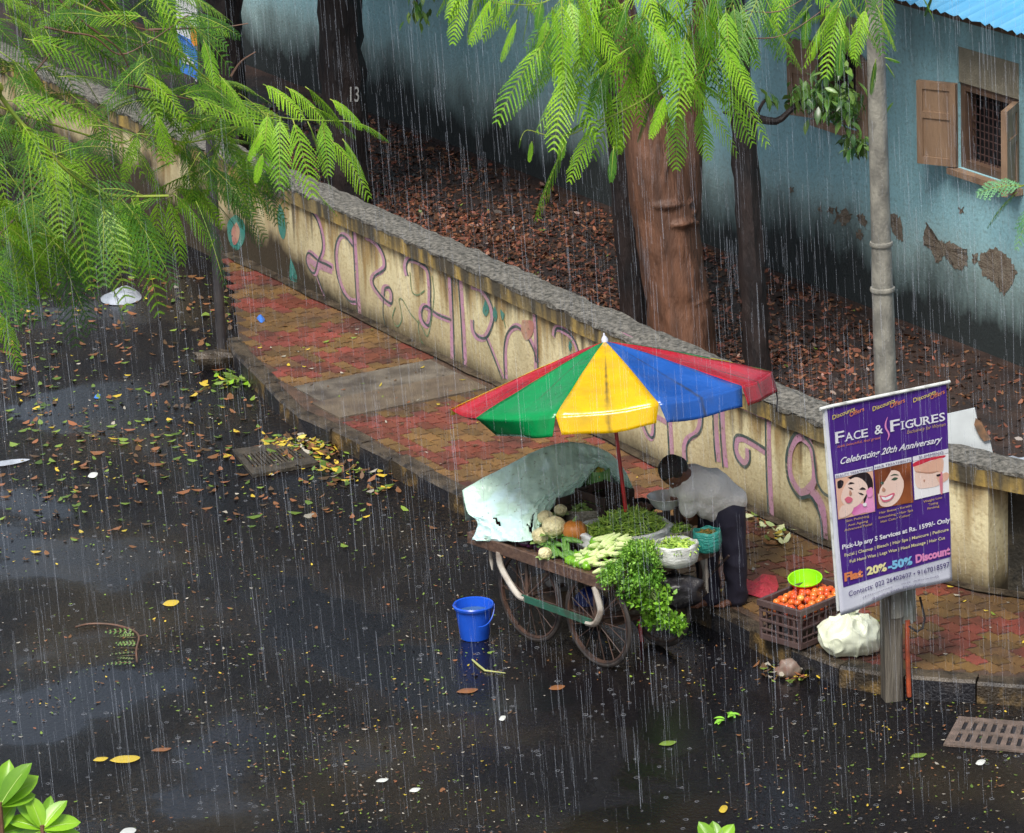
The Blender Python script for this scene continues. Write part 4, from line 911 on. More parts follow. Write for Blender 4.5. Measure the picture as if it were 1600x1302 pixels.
for (x, y, r_) in ((1377, 381, .079), (1379, 452, .085)): c = PY(x, y, PB.y+.02); q = MB(); q.lathe(c, [(r_-.015, -.02), (r_, -.014), (r_+.004, 0), (r_, .014), (r_-.015, .02)], 20); q.build('joint_ring', M_galv, sp_)
q = MB(); q.box(PB+Vector((.100, .03, .78)), (.10, .10, .42), yaw.to_4x4()); q.box(PB+Vector((.145, .06, .80)), (.05, .10, .46), yaw.to_4x4())
q.build('junction_box', mat('grey_green_metal_box', (.22, .24, .21), (.14, .14, .12), 9, rough=.5), sp_, bevel=.006, smooth=False)
q = MB(); q.tube([PB+Vector((.115, -.02, .6)), PB+Vector((.112, -.02, .35)), PB+Vector((.12, -.02, .02))], .018, 8)
q.build('conduit_pipe', mat('orange_red_conduit', (.42, .08, .03), (.2, .05, .03), 9, rough=.5), sp_)
q = MB(); q.tube([PB+Vector((.12, -.03, .56)), PB+Vector((.18, -.05, .52)), PB+Vector((.22, -.03, .54)), PB+Vector((.24, 0, .60)), PB+Vector((.21, .04, .75))], .008, 6); q.build('loose_cable', M_dark, sp_)
# dark lamp pole at the end of the kerb with a small sign on it
LP = P(344, 556)
lp = empty('dark_pole', LP, 'slim dark metal pole with small blue and white board at the kerb tip', 'pole')
q = MB(); q.tube([PY(x, y, LP.y) for x, y in ((348, 562), (344, 500), (338, 400), (333, 300), (326, 180), (318, 60), (312, -60))]+[], [.052, .047, .045, .043, .04, .038, .035], 12); q.build('shaft', mat('dark_pole_paint', (.03, .028, .032), (.05, .045, .045), 8, rough=.45), lp)
FT = P(335, 572)
q = MB(); q.lathe(FT, [(0, .10), (.14, .11), (.19, .09), (.19, .04), (.16, -.05)], 14, wob=.12, sx=1.0, sy=.9); q.build('footing', M_kerbT, lp)
bo = MB()
def bquad(q, pp, Y, mi, th=.02, dy=0):
    a = [PY(x, y, Y+dy) for x, y in pp]; b = [v+Vector((.3*th, th, 0)) for v in a]; m = len(a)
    q.add(a+b, [tuple(range(m)), tuple(range(2*m-1, m-1, -1))]+[(i, (i+1) % m, m+(i+1) % m, m+i) for i in range(m)], mi)
bquad(bo, [(273, -30), (300, -20), (308, 20), (307, 128), (281, 100), (276, 60)], LP.y-.1, 0)
bquad(bo, [(297, 42), (307, 42), (308, 72), (300, 72)], LP.y-.1, 1, .01, -.012); bquad(bo, [(277, 52), (296, 62), (308, 80), (309, 124), (282, 112)], LP.y-.1, 2, .01, -.014); bquad(bo, [(281, 84), (296, 92), (306, 104), (284, 98)], LP.y-.1, 0, .01, -.028)
bo.build('sign_board', [mat('white_sign_paint', (.55, .56, .58), (.42, .43, .45), 9, rough=.5), mat('orange_sign_paint', (.5, .2, .03), None, rough=.5), mat('blue_sign_paint', (.03, .12, .5), (.05, .2, .6), 9, rough=.5)], lp, smooth=False)

# ============================================================ POSTER
psO = PY(1312, 962, PB.y-.42); psR = R(27)
PN = Vector((math.sin(psR), -math.cos(psR), 0))      # faces the camera, turned
PX = Vector((math.cos(psR), math.sin(psR), 0))
poster = empty('advertising_poster', psO, 'large purple and white salon poster on a batten, fixed to the grey pole', 'poster')
def pp(x, y, off=0.0):
    y -= 9*math.exp(-((x-1410)/55)**2)*max(0, min(1, (y-890)/50)); v = onplane(x, y, psO, PN); off += .002; s = (v-psO).dot(PX); z = v.z-psO.z
    wv = .004*math.sin(s*5+z*2.2)+.0025*math.sin(z*9+s*4)+.06*max(0, .26-z)**1.3*math.sin(s*6+1)
    return v+PN*(wv+off)
def bil(c, u, v):
    a = Vector(c[0]).lerp(Vector(c[1]), u); b = Vector(c[3]).lerp(Vector(c[2]), u); return a.lerp(b, v)
def gquad(q, c, off, mi, nu=14, nv=14):
    b = len(q.v)
    for j in range(nv+1):
        for i in range(nu+1): p = bil(c, i/nu, j/nv); q.v.append(tuple(pp(p.x, p.y, off)))
    for j in range(nv):
        for i in range(nu): q.f.append((b+j*(nu+1)+i, b+j*(nu+1)+i+1, b+(j+1)*(nu+1)+i+1, b+(j+1)*(nu+1)+i)); q.mi.append(mi)
def C(x, y): return (1280+x/3.518, 590+y/3.518)
def CC(*p): return [C(*a) for a in p]
M_vwhite = mat('wet_white_vinyl', (.62, .64, .72), (.5, .52, .62), 3, rough=.3, spec=.5)
M_vpur = mat('wet_purple_vinyl', (.075, .025, .24), (.055, .018, .19), 2.2, rough=.28, spec=.5)
q = MB(); gquad(q, [(1287, 636), (1477, 597), (1488, 908), (1312, 962)], 0, 0, 30, 40)
# ragged drooping bottom edge
bn = q.build('banner', M_vwhite, poster); so_ = bn.modifiers.new('s', 'SOLIDIFY'); so_.thickness = .003; so_.offset = 0
q = MB(); gquad(q, CC((40, 168), (695, 25), (722, 985), (128, 1152)), .004, 0, 30, 40); q.build('purple_ground', M_vpur, poster)
q = MB(); q.tube([pp(1280, 639, .004), pp(1300, 634, .004), pp(1478, 597.5, .004), pp(1483, 596, .004)], .013, 8); q.tube([pp(1288, 640, -.012), pp(1300, 800, -.02), pp(1311, 955, -.02)], .012, 8)
q.build('batten', mat('white_batten', (.6, .62, .6), (.35, .36, .33), 12, rough=.5, thr=(.5, .7)), poster)
q = MB(); 
for z_ in (hz+.3, hz+1.25):
    c_ = Vector((PB.x, 0, z_)); c_.y = psO.y+(PB.x-psO.x)*math.tan(psR)+.075; q = MB(); q.box(c_, (.62, .05, .06), Matrix.Rotation(psR, 4, 'Z')); q.build('back_rail', M_post, poster, smooth=False)
MT = {k: mat('print_'+k, c, None, rough=.35) for k, c in dict(white=(.72, .72, .78), yellow=(.62, .5, .12), orange=(.62, .2, .08), gold=(.5, .34, .14), navy=(.05, .03, .16), cyan=(.2, .5, .75), pink=(.7, .25, .5), lilac=(.4, .36, .66), cream=(.75, .7, .35), grey=(.2, .19, .3)).items()}
UPD = Vector((-.05, -1, 0)).normalized()
def ptext(s, a, b, h, m, shear=0.0, bold=0.0, off=.009, space=1.0, serif=False):
    """baseline from photo-crop point a to b, cap height h"""
    me = text_mesh(s, 1.0, shear, bold, space)
    if not me.vertices: return
    xs = [v.co.x for v in me.vertices]; x0, x1 = min(xs), max(xs); a = Vector((*C(*a), 0)); b = Vector((*C(*b), 0)); h = h/3.518
    cap = .70
    for v in me.vertices:
        f = (v.co.x-x0)/(x1-x0); p = a.lerp(b, f)+UPD*(v.co.y/cap*h); v.co = pp(p.x, p.y, off)
    o = link('lettering', me, MT[m] if isinstance(m, str) else m, poster)
    return o
for (d0, d1, e0, e1) in (((68, 230), (192, 180), (163, 216), (243, 180)), ((290, 184), (413, 134), (385, 168), (467, 132)), ((513, 136), (637, 86), (605, 120), (685, 84))):
    ptext('Discounts', d0, d1, 24, 'yellow', bold=.012); ptext('Offers', e0, e1, 24, 'orange', bold=.012)
# serif heading built from letter meshes with slab feet
def serif(word, a, b, h, hs):
    """small caps: first letter h tall, rest hs"""
    wd = {'F': .72, 'A': .82, 'C': .76, 'E': .72, 'I': .4, 'G': .84, 'U': .84, 'R': .8, 'S': .62, '&': .95}
    ws = [wd[c]*(h if (i == 0 or c == '&') else hs) for i, c in enumerate(word)]; tot = sum(ws); x = 0
    A, B = Vector(a), Vector(b)
    for i, c in enumerate(word):
        hh = h if (i == 0 or c == '&') else hs; t0, t1 = (x+.04*hh)/tot, (x+ws[i]-.04*hh)/tot; x += ws[i]
        p0, p1 = A.lerp(B, t0), A.lerp(B, t1)
        if c == 'I': p0, p1 = A.lerp(B, t0+(t1-t0)*.3), A.lerp(B, t0+(t1-t0)*.7)
        ptext(c, p0, p1, hh*.97, 'white', bold=.012)
        feet = {'F': [(0, 0, .42), (-.02, 1, .3)], 'A': [(-.12, 0, .34), (.78, 0, .34)], 'E': [(-.1, 0, .3), (-.1, 1, .3)], 'I': [(-.9, 0, 2.8), (-.9, 1, 2.8)], 'U': [(-.12, 1, .4), (.72, 1, .4)], 'R': [(-.1, 0, .42), (.78, 0, .34)], 'G': [(.6, .42, .5)], 'C': [(.86, .82, .1)], 'S': [], '&': []}[c]
        q = MB()
        for (fx, fy, fw) in feet:
            l0, l1 = p0.lerp(p1, fx), p0.lerp(p1, fx+fw); th = 4.2; yb = -fy*hh*.97+(th if fy == 1 else 0)
            cs = [(l0.x-fy*hh*.05, l0.y+yb-th), (l1.x-fy*hh*.05, l1.y+yb-th), (l1.x-fy*hh*.05, l1.y+yb), (l0.x-fy*hh*.05, l0.y+yb)]
            q.add([pp(*C(*k_), .0096) for k_ in cs], [(0, 1, 2, 3)])
        if feet: q.build('lettering', MT['white'], poster, smooth=False)
serif('FACE', (82, 362), (268, 322), 64, 46); ptext('&', (302, 313), (348, 303), 50, 'white', bold=.012); serif('FIGURES', (385, 298), (688, 232), 64, 46)
q = MB()
for col, pl in ((0, [(372, 215), (362, 245), (362, 275), (376, 300), (380, 320), (372, 345)]),):
    pts = smooth_line([C(*k_) for k_ in pl], 5); vs = []
    for i, (x, y) in enumerate(pts): wv_ = 1.3*math.sin(math.pi*i/(len(pts)-1))+.3; vs += [pp(x-wv_, y, .009), pp(x+wv_, y, .009)]
    q.add(vs, [(2*i, 2*i+1, 2*i+3, 2*i+2) for i in range(len(pts)-1)])
q.build('emblem', MT['pink'], poster, smooth=False)
ptext('look beautiful, feel great', (95, 385), (335, 335), 14, 'orange', .3); ptext('Exclusively for Women', (478, 308), (688, 262), 20, 'gold', .35)
ptext('Celebrating 20th Anniversary', (112, 475), (672, 350), 34, 'white', .45, .018)
heads = [('BEAUTY TREATMENTS', [(80, 530), (292, 487), (295, 510), (82, 553)]), ('HAIR TREATMENTS', [(299, 482), (504, 437), (506, 462), (300, 507)]), ('SLIMMING', [(512, 434), (704, 388), (705, 412), (513, 460)])]
for s_, c_ in heads:
    q = MB(); gquad(q, CC(*c_), .008, 0, 12, 3); q.build('heading_strip', MT['lilac'] if 0 else MT['white'], poster)
ptext('BEAUTY TREATMENTS', (84, 548), (290, 505), 13, 'navy', off=.012); ptext('HAIR TREATMENTS', (304, 500), (500, 458), 13, 'navy', off=.012); ptext('SLIMMING', (543, 446), (676, 415), 15, 'navy', off=.012)
# three printed pictures of generic models
MPc = {k: mat('photo_'+k, c, c2_, 4, rough=.35) for k, c, c2_ in (('skin', (.72, .44, .32), (.66, .38, .28)), ('skinl', (.78, .6, .52), (.74, .54, .46)), ('dhair', (.02, .012, .015), None), ('rhair', (.30, .09, .03), (.12, .03, .015)), ('lip', (.6, .13, .2), None), ('mag', (.55, .06, .3), (.75, .3, .55)), ('wht', (.78, .78, .8), None), ('red', (.55, .03, .06), None), ('eye', (.05, .09, .06), None), ('shade', (.45, .24, .17), None), ('tape', (.6, .2, .25), None))}
def poly(q, pts, off, mi, sm=True):
    pts = smooth_line(pts+[pts[0]], 4)[:-1] if sm else pts; c = (sum(p[0] for p in pts)/len(pts), sum(p[1] for p in pts)/len(pts))
    vs = [pp(*C(*p), off) for p in pts]+[pp(*C(*c), off)]; m = len(pts); q.add(vs, [(i, (i+1) % m, m) for i in range(m)], mi)
PK = list(MPc); pm = [MPc[k] for k in PK]; ix = {k: i for i, k in enumerate(PK)}
def picture(frame, bgk, shapes):
    q = MB(); gquad(q, CC(*frame), .008, ix[bgk], 14, 14)
    for i, (k, pts) in enumerate(shapes): poly(q, pts, .0088+i*.0005, ix[k])
    q.build('printed_picture', pm, poster, smooth=False)
picture([(82, 555), (293, 512), (302, 735), (98, 778)], 'skin', [
    ('dhair', [(150, 548), (210, 525), (262, 522), (288, 560), (290, 610), (270, 650), (240, 700), (235, 640), (200, 570)]), ('dhair', [(92, 570), (112, 560), (128, 570), (118, 600), (96, 605)]),
    ('mag', [(170, 740), (200, 690), (240, 690), (262, 640), (285, 600), (292, 660), (298, 730), (240, 740), (190, 755)]), ('skinl', [(120, 620), (150, 570), (200, 545), (245, 570), (262, 610), (240, 660), (205, 700), (165, 715), (135, 700), (112, 665)]),
    ('skinl', [(100, 735), (120, 700), (180, 700), (165, 745), (110, 768)]), ('dhair', [(150, 585), (165, 572), (188, 578), (172, 583)]), ('dhair', [(212, 612), (232, 600), (250, 612), (230, 614)]), ('dhair', [(150, 600), (168, 602), (180, 612), (164, 609)]), ('dhair', [(205, 628), (225, 632), (238, 640), (220, 640)]),
    ('shade', [(160, 612), (172, 632), (164, 645), (156, 636)]), ('lip', [(130, 665), (150, 650), (175, 662), (165, 682), (145, 685)]), ('mag', [(250, 620), (278, 600), (288, 640), (262, 655)]), ('wht', [(230, 690), (248, 684), (252, 700), (236, 704)])])
picture([(300, 508), (503, 465), (515, 685), (312, 720)], 'rhair', [
    ('skinl', [(318, 640), (330, 570), (370, 520), (420, 510), (455, 540), (462, 600), (440, 660), (400, 700), (350, 708), (325, 690)]), ('rhair', [(345, 500), (400, 490), (370, 550), (330, 610), (322, 640), (310, 590), (318, 530)]), ('rhair', [(430, 500), (490, 480), (505, 560), (505, 670), (440, 690), (460, 640), (470, 590), (455, 540)]),
    ('eye', [(392, 562), (410, 548), (430, 552), (414, 564)]), ('eye', [(330, 575), (345, 570), (352, 580), (338, 586)]), ('eye', [(385, 540), (410, 528), (435, 536), (410, 536)]), ('shade', [(345, 600), (360, 612), (352, 626), (340, 618)]), ('lip', [(325, 645), (355, 650), (400, 632), (410, 640), (385, 672), (345, 680)]), ('wht', [(334, 652), (360, 656), (398, 642), (382, 664), (348, 670)])])
picture([(513, 462), (705, 414), (712, 627), (522, 672)], 'wht', [
    ('red', [(515, 470), (560, 450), (680, 425), (676, 440), (610, 455), (520, 490)]), ('skin', [(518, 490), (610, 458), (672, 442), (678, 500), (665, 520), (600, 530), (530, 520)]), ('skinl', [(522, 520), (560, 525), (660, 520), (680, 550), (655, 590), (600, 605), (545, 608), (526, 580)]), ('skin', [(640, 545), (690, 520), (708, 530), (700, 560), (660, 580)]),
    ('shade', [(520, 514), (600, 522), (655, 512), (600, 528)]), ('shade', [(570, 560), (578, 560), (577, 572), (571, 570)]), ('tape', [(655, 535), (672, 520), (674, 630), (662, 630)]), ('dhair', [(640, 532), (660, 528), (662, 538), (642, 541)])])
for s_, a, b in (('Skin Polishing', (138, 793), (268, 764)), ('Anti Ageing', (152, 816), (262, 791)), ('Advanced Facial', (133, 843), (285, 808)), ('Hair Botox • Keratin', (325, 748), (503, 708)), ('Smoothing • Hair Spa', (320, 775), (512, 732)), ('Hair Cuts • Colour', (333, 797), (497, 758)), ('Weight Loss', (570, 688), (672, 662)), ('Toning', (596, 704), (650, 691)), ('Firming', (592, 726), (656, 710))):
    ptext(s_, a, b, 12.5, 'gold', bold=.012)
ptext('Pick-Up any 5 Services at Rs. 1599/- Only', (122, 942), (715, 790), 24, 'white', bold=.03)
ptext('Facial | Cleanup | Bleach | Hair Spa | Manicure | Pedicure', (135, 983), (707, 840), 17, 'cream', bold=.008); ptext('Full Hand Wax | Legs Wax | Head Massage | Hair Cut', (163, 1017), (688, 886), 17, 'cream', bold=.008)
ptext('Flat', (133, 1117), (235, 1090), 42, 'orange', bold=.05); ptext('20%', (256, 1084), (368, 1058), 42, 'cream', bold=.05); ptext('-50%', (374, 1056), (510, 1024), 42, 'cyan', bold=.05); ptext('Discount', (528, 1018), (718, 968), 42, 'pink', bold=.05)
ptext('Contacts: 022 26402607 • 9167018597', (155, 1202), (714, 1040), 29, 'navy', bold=.004)
ptext('(Discounts ... not Allowed)', (230, 1216), (655, 1098), 10, 'grey'); ptext('Bandra East, Mumbai', (285, 1232), (560, 1150), 13, 'grey')

# ============================================================ CART
pz = .72
A_, B_, C_ = P(737, 834, pz), P(950, 908, pz), P(1134, 862, pz)
EX = (B_-A_); EL = EX.length; EX.normalize(); EY = Vector((-EX.y, EX.x, 0)); EW = (C_-B_).dot(EY)   # EX along near edge, EY inward
if EW < 0: EY = -EY; EW = -EW
def K2(s, t, z=0): v = B_-EX*s+EY*t; return Vector((v.x, v.y, z))   # s back from the front corner, t across
cart = empty('vegetable_handcart', K2(EL/2, EW/2), 'old wooden four-wheeled handcart loaded with vegetables, half covered by a plastic sheet', 'handcart')
M_cw = mat('wet_dark_cart_wood', (.075, .04, .028), (.15, .09, .06), 6, rough=.4, bump=.6, bsc=30, stretch=(1, 6, 6))
M_iron = mat('rusty_dark_iron', (.03, .022, .02), (.09, .05, .035), 9, rough=.5)
M_wh = mat('chipped_white_iron', (.42, .39, .34), (.25, .2, .16), 12, rough=.5, thr=(.45, .7))
M_gr = mat('chipped_green_iron', (.02, .13, .085), (.04, .07, .05), 12, rough=.45)
RM = Matrix(((EX.x, EY.x, 0), (EX.y, EY.y, 0), (0, 0, 1))).to_4x4()
q = MB(); nb = 9
for i in range(nb):
    t = (i+.5)/nb*EW; c = K2(EL/2, t, pz-.016+random.uniform(-.003, .003)); q.box(c, (EL-.04, EW/nb-.008, .026), RM)
q.build('deck', M_cw, cart, bevel=.003, smooth=False)
q = MB()
for t in (-.012, EW+.012): q.box(K2(EL/2, t, pz-.03), (EL+.05, .03, .09), RM)
for s in (-.012, EL+.012): q.box(K2(s, EW/2, pz-.03), (.03, EW-.01, .085), RM)
for s in (.25, EL*.5, EL-.25): q.box(K2(s, EW/2, pz-.065), (.06, EW-.05, .07), RM)
q.build('frame', M_cw, cart, bevel=.004, smooth=False)
q = MB(); c = K2(0, EW-.05, 0)
for z0, z1, r_ in ((pz-.35, pz+.14, .012),): q.tube([Vector((c.x, c.y, z0)), Vector((c.x, c.y, z1))], r_, 6)
q.build('corner_stake', M_wh, cart)
def wheel_at(c, name='wheel'):
    ax = EY; r_ = .36
    tz = RM @ Matrix.Rotation(R(90), 4, 'X')
    q = MB(); n_ = 44
    vs = []
    for i in range(n_):
        th = 2*math.pi*i/n_
        for k in range(8):
            ph = 2*math.pi*k/8; rr_ = r_-.018+.018*math.cos(ph); v = EX*math.cos(th)*rr_+Vector((0, 0, 1))*math.sin(th)*rr_+ax*.016*math.sin(ph); vs.append(c+v)
    q.add(vs, [(i*8+k, i*8+(k+1) % 8, ((i+1) % n_)*8+(k+1) % 8, ((i+1) % n_)*8+k) for i in range(n_) for k in range(8)])
    wh = q.build(name, mat_tyre, cart)
    q = MB(); vs = []
    for i in range(n_):
        th = 2*math.pi*i/n_
        for rr_, o_ in ((r_-.034, -.014), (r_-.034, .014), (r_-.048, .012), (r_-.048, -.012)): vs.append(c+EX*math.cos(th)*rr_+Vector((0, 0, 1))*math.sin(th)*rr_+ax*o_)
    q.add(vs, [(i*4+k, i*4+(k+1) % 4, ((i+1) % n_)*4+(k+1) % 4, ((i+1) % n_)*4+k) for i in range(n_) for k in range(4)]); q.build('rim', M_iron, wh)
    q = MB()
    for i in range(18):
        th = 2*math.pi*i/18; sd_ = 1 if i % 2 else -1; e = c+(EX*math.cos(th)+Vector((0, 0, 1))*math.sin(th))*(r_-.045); h0 = c+ax*.028*sd_+(EX*math.cos(th+.25)+Vector((0, 0, 1))*math.sin(th+.25))*.02
        q.tube([h0, e], .0042, 5)
    q.build('spoke', M_iron, wh); wh.children[-1]['kind'] = 'stuff' if 0 else 'part'; del wh.children[-1]['kind']
    q = MB(); q.tube([c-ax*.045, c-ax*.03, c+ax*.03, c+ax*.045], [.018, .03, .03, .018], 12); q.build('hub', M_iron, wh)
mat_tyre = mat('worn_black_tyre', (.018, .016, .016), (.05, .04, .035), 12, rough=.6)
zs_ = []
def findS(px_, py_):   # s along the near side for a wheel centre seen at a pixel
    o_ = K2(0, .05, .36); p = onplane(px_, py_, o_, EY); return -(p-o_).dot(EX)
s1, s2 = findS(935, 968), findS(840, 933)
s2 = max(s2, s1+.76) if s2-s1 < .76 else s2
for t in (.05, EW*.62):
    for s in (s1, s2): wheel_at(K2(s, t, .36))
# axles, curved white brackets, green leaf bar on each side
for s in (s1, s2): q = MB(); q.tube([K2(s, -.02, .36), K2(s, EW-.02, .36)], .016, 8); q.build('axle', M_iron, cart)
for side, t in ((0, -.02), (1, EW+.01)):
    for s, d in ((s1, 1), (s2, -1)):
        # bow from the deck edge curving down to the hub
        s0_ = s-d*.06 if d > 0 else s+.17
        if d > 0: pts = [K2(s-.05, t, pz-.07), K2(s-.10, t, pz-.20), K2(s-.10, t, .45), K2(s-.04, t, .36), K2(s+.05, t, .34)]
        else: pts = [K2(s+.26, t, pz-.06), K2(s+.25, t, pz-.16), K2(s+.17, t, .46), K2(s+.06, t, .37), K2(s-.02, t, .36)]
        w_ = []
        for i in range(len(pts)-1):
            for k in range(4):
                p0, p1, p2, p3 = pts[max(i-1, 0)], pts[i], pts[i+1], pts[min(i+2, len(pts)-1)]; tt = k/4; w_.append(.5*((2*p1)+(p2-p0)*tt+(2*p0-5*p1+4*p2-p3)*tt*tt+(3*p1-p0-3*p2+p3)*tt**3))
        w_.append(pts[-1]); q = MB(); q.tube(w_, .024, 8, flat=.8); q.build('axle_bracket', M_wh, cart)
    q = MB(); mid = (s1+s2)/2; q.box(K2(mid, t-.002 if side == 0 else t, .36), (abs(s2-s1)+.02, .016, .05), RM); q.build('side_bar', M_gr, cart, smooth=False)
    for s in (s1, s2): q = MB(); q.tube([K2(s+.02, t+.06, pz-.06), K2(s, t+.04, .36)], .013, 6); q.tube([K2(s-.3, t+.06, pz-.06), K2(s, t+.04, .36)], .009, 6); q.build('stay_rod', M_iron, cart)
# things stored under the cart


# ---- helper shapes for the load
def blobby(name, c, r, m, seed=0, amp=.12, parent=None, sub=4, sq=(1, 1, 1), freq=2.0, flatb=None, fold=0.0):
    bm = bmesh.new(); bmesh.ops.create_icosphere(bm, subdivisions=sub, radius=1)
    for v in bm.verts:
        n_ = v.co.normalized(); d = 1+amp*noise.noise(n_*freq+Vector((seed, 0, 0)))+amp*.4*noise.noise(n_*freq*3+Vector((0, seed, 0)))
        if fold: d += fold*abs(noise.noise(n_*freq*2.2+Vector((seed*2, 3, 0))))
        v.co = Vector((n_.x*r*sq[0]*d, n_.y*r*sq[1]*d, n_.z*r*sq[2]*d))
        if flatb is not None and v.co.z < -flatb*r: v.co.z = -flatb*r+(v.co.z+flatb*r)*.1
    me = bpy.data.meshes.new(name); bm.to_mesh(me); bm.free(); me.polygons.foreach_set('use_smooth', [True]*len(me.polygons))
    me.transform(Matrix.Translation(Vector(c))); return link(name, me, m, parent)
def sack(name, label, c, rx, ry, h, m, group=None, cat='sack', rot=0.0, seed=1.0, rim=1.0, n=40, net=False):
    o = empty(name, c, label, cat, group); M = Matrix.Rotation(rot, 4, 'Z')
    prof = [(.02, .004), (.82, .0), (.97, .12*h), (1.07, .42*h), (1.02, .78*h), (.95, .94*h), (.98, 1.03*h), (1.03, 1.03*h), (1.05, .95*h), (1.02, .9*h)]
    prof = [(.02, .004), (.82, .0), (.98, .14*h), (1.08, .45*h), (1.04, .74*h), (1.05, .86*h), (1.06, .97*h), (1.01, 1.04*h), (.94, 1.02*h), (.90, .92*h), (.86, .7*h), (.5, .6*h), (0, .6*h)]
    q = MB(); vs = []
    for i, (r_, z) in enumerate(prof):
        for k in range(n):
            th = 2*math.pi*k/n; cs, sn = math.cos(th), math.sin(th)
            e = 1+.05*noise.noise(Vector((cs*2+seed*7, sn*2, i*.35)))+.025*math.sin(th*9+i*1.1+seed)*(.3 if i > 6 else 1)+.03*noise.noise(Vector((cs*6, sn*6+seed, i*1.3)))
            zz = z*(1+.14*noise.noise(Vector((cs*1.5+seed, sn*1.5, 2))))
            vs.append(M @ Vector((cs*rx*r_*e, sn*ry*r_*e, zz))+Vector(c))
    q.add(vs, [(i*n+k, i*n+(k+1) % n, (i+1)*n+(k+1) % n, (i+1)*n+k) for i in range(len(prof)-1) for k in range(n)])
    q.build('sack_cloth', m, o); return o
def pod_template(bend=.18, n=5, seg=5, taper=.35):
    vs = []
    for i in range(seg+1):
        t = i/seg; r_ = math.sin(math.pi*(.08+.84*t))**.45*(1-taper*abs(t-.45)); x = t-.5; y = bend*4*(x*x)-bend*.5
        for k in range(n): a = 2*math.pi*k/n; vs.append((x, y+math.cos(a)*r_*.5, math.sin(a)*r_*.5))
    fs = [(i*n+k, i*n+(k+1) % n, (i+1)*n+(k+1) % n, (i+1)*n+k) for i in range(seg) for k in range(n)]
    return np.array(vs), fs
def heap_stuff(name, label, cat, c, rx, ry, h, n, L_, D, m, rot=0.0, kind='stuff', base_m=None, bend=.18, group=None, tilt=.35, zmin=0.0, taper=.35, align=None):
    T_, F_ = pod_template(bend, taper=taper); T_ = T_*np.array([1, 1, 1]); T_[:, 0] *= L_; T_[:, 1:] *= D; T_[:, 1] *= 1
    Ms = []; RZ = Matrix.Rotation(rot, 3, 'Z')
    for _ in range(n):
        r_ = math.sqrt(random.random()); a = random.uniform(0, 6.28); x, y = r_*math.cos(a), r_*math.sin(a)
        z = h*(1-r_**2.2)*random.uniform(.8, 1.08)+zmin+.05*h*noise.noise(Vector((x*3, y*3, 1)))
        p = Vector(c)+RZ @ Vector((x*rx, y*ry, z)); za = random.uniform(0, 6.28) if align is None else align+random.gauss(0, .35)
        Ms.append(Matrix.Translation(p) @ Matrix.Rotation(za, 4, 'Z') @ Matrix.Rotation(random.gauss(0, tilt), 4, 'Y') @ Matrix.Rotation(random.uniform(0, 6.28), 4, 'X') @ Matrix.Scale(random.uniform(.75, 1.2), 4))
    V, Fa = replicate(T_, F_, Ms)
    # mound underneath
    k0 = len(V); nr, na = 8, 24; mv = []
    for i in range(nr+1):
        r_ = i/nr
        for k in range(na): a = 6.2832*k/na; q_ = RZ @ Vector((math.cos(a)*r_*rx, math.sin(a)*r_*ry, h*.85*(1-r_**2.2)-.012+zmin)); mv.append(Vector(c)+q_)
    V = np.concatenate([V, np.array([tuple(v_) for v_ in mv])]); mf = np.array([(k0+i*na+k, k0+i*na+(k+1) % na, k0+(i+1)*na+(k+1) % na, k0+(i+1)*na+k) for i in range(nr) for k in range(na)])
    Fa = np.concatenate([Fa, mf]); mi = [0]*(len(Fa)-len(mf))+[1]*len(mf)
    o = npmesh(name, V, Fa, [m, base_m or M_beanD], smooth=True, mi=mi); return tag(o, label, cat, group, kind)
M_bean = mat('green_beans', (.42, .58, .10), (.22, .40, .05), 20, rough=.4, isl=.45)
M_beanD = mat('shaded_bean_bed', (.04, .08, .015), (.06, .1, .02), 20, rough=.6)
M_beanL = mat('pale_green_beans', (.48, .66, .12), (.28, .46, .06), 20, rough=.4, isl=.4)
M_sackW = mat('white_woven_sack', (.68, .70, .68), (.50, .52, .47), 9, rough=.4, bump=.35, bsc=26, stretch=(1, 1, 2.0))
M_sackB = mat('dirty_beige_sack', (.33, .31, .24), (.2, .18, .13), 9, rough=.6, bump=.7, bsc=38, stretch=(1, 1, 2.4))
M_teal = mat('teal_plastic_bag', (.06, .42, .35), (.04, .32, .27), 9, rough=.28, bump=.8, bsc=30, stretch=(1, 1, 2.4), trans=.15)
M_net = mat('green_net_bag', (.10, .26, .06), (.16, .34, .1), 40, rough=.6, thr=(.45, .55), isl=0)
GSK = 'sacks of vegetables on the cart'
def onC(x, y, z=pz): return P(x, y, z)
cs_ = onC(974, 853); sack('open_sack', 'wide white sack of long green beans in the middle of the cart', cs_, .345, .27, .15, M_sackW, GSK, rot=.1, seed=1.3)
heap_stuff('green_bean_heap', 'large heap of thin green beans in the wide middle sack', 'green beans', cs_+Vector((.05, .06, .115)), .27, .21, .13, 620, .11, .011, M_bean, tilt=.45)
heap_stuff('green_bean_heap', 'lower spread of long green beans at the left mouth of the wide white sack', 'green beans', cs_+Vector((-.19, .0, .105)), .15, .15, .05, 170, .10, .011, M_bean, tilt=.3)
heap_stuff('green_bean_heap', 'loose green beans and chillies spilling toward the herbs at the front of the cart', 'green beans', onC(1010, 880)+Vector((0, 0, .01)), .20, .15, .15, 300, .10, .011, M_beanL, tilt=.4)
c_ = onC(1057, 880); sack('open_sack', 'white sack with thick rolled rim, full of green pods, at the cart right front', c_, .155, .15, .155, M_sackW, GSK, seed=2.1)
heap_stuff('green_pod_heap', 'green pods heaped in the rolled-rim sack at the cart front', 'green pods', c_+Vector((0, 0, .12)), .145, .135, .05, 150, .10, .015, M_beanL, tilt=.3)
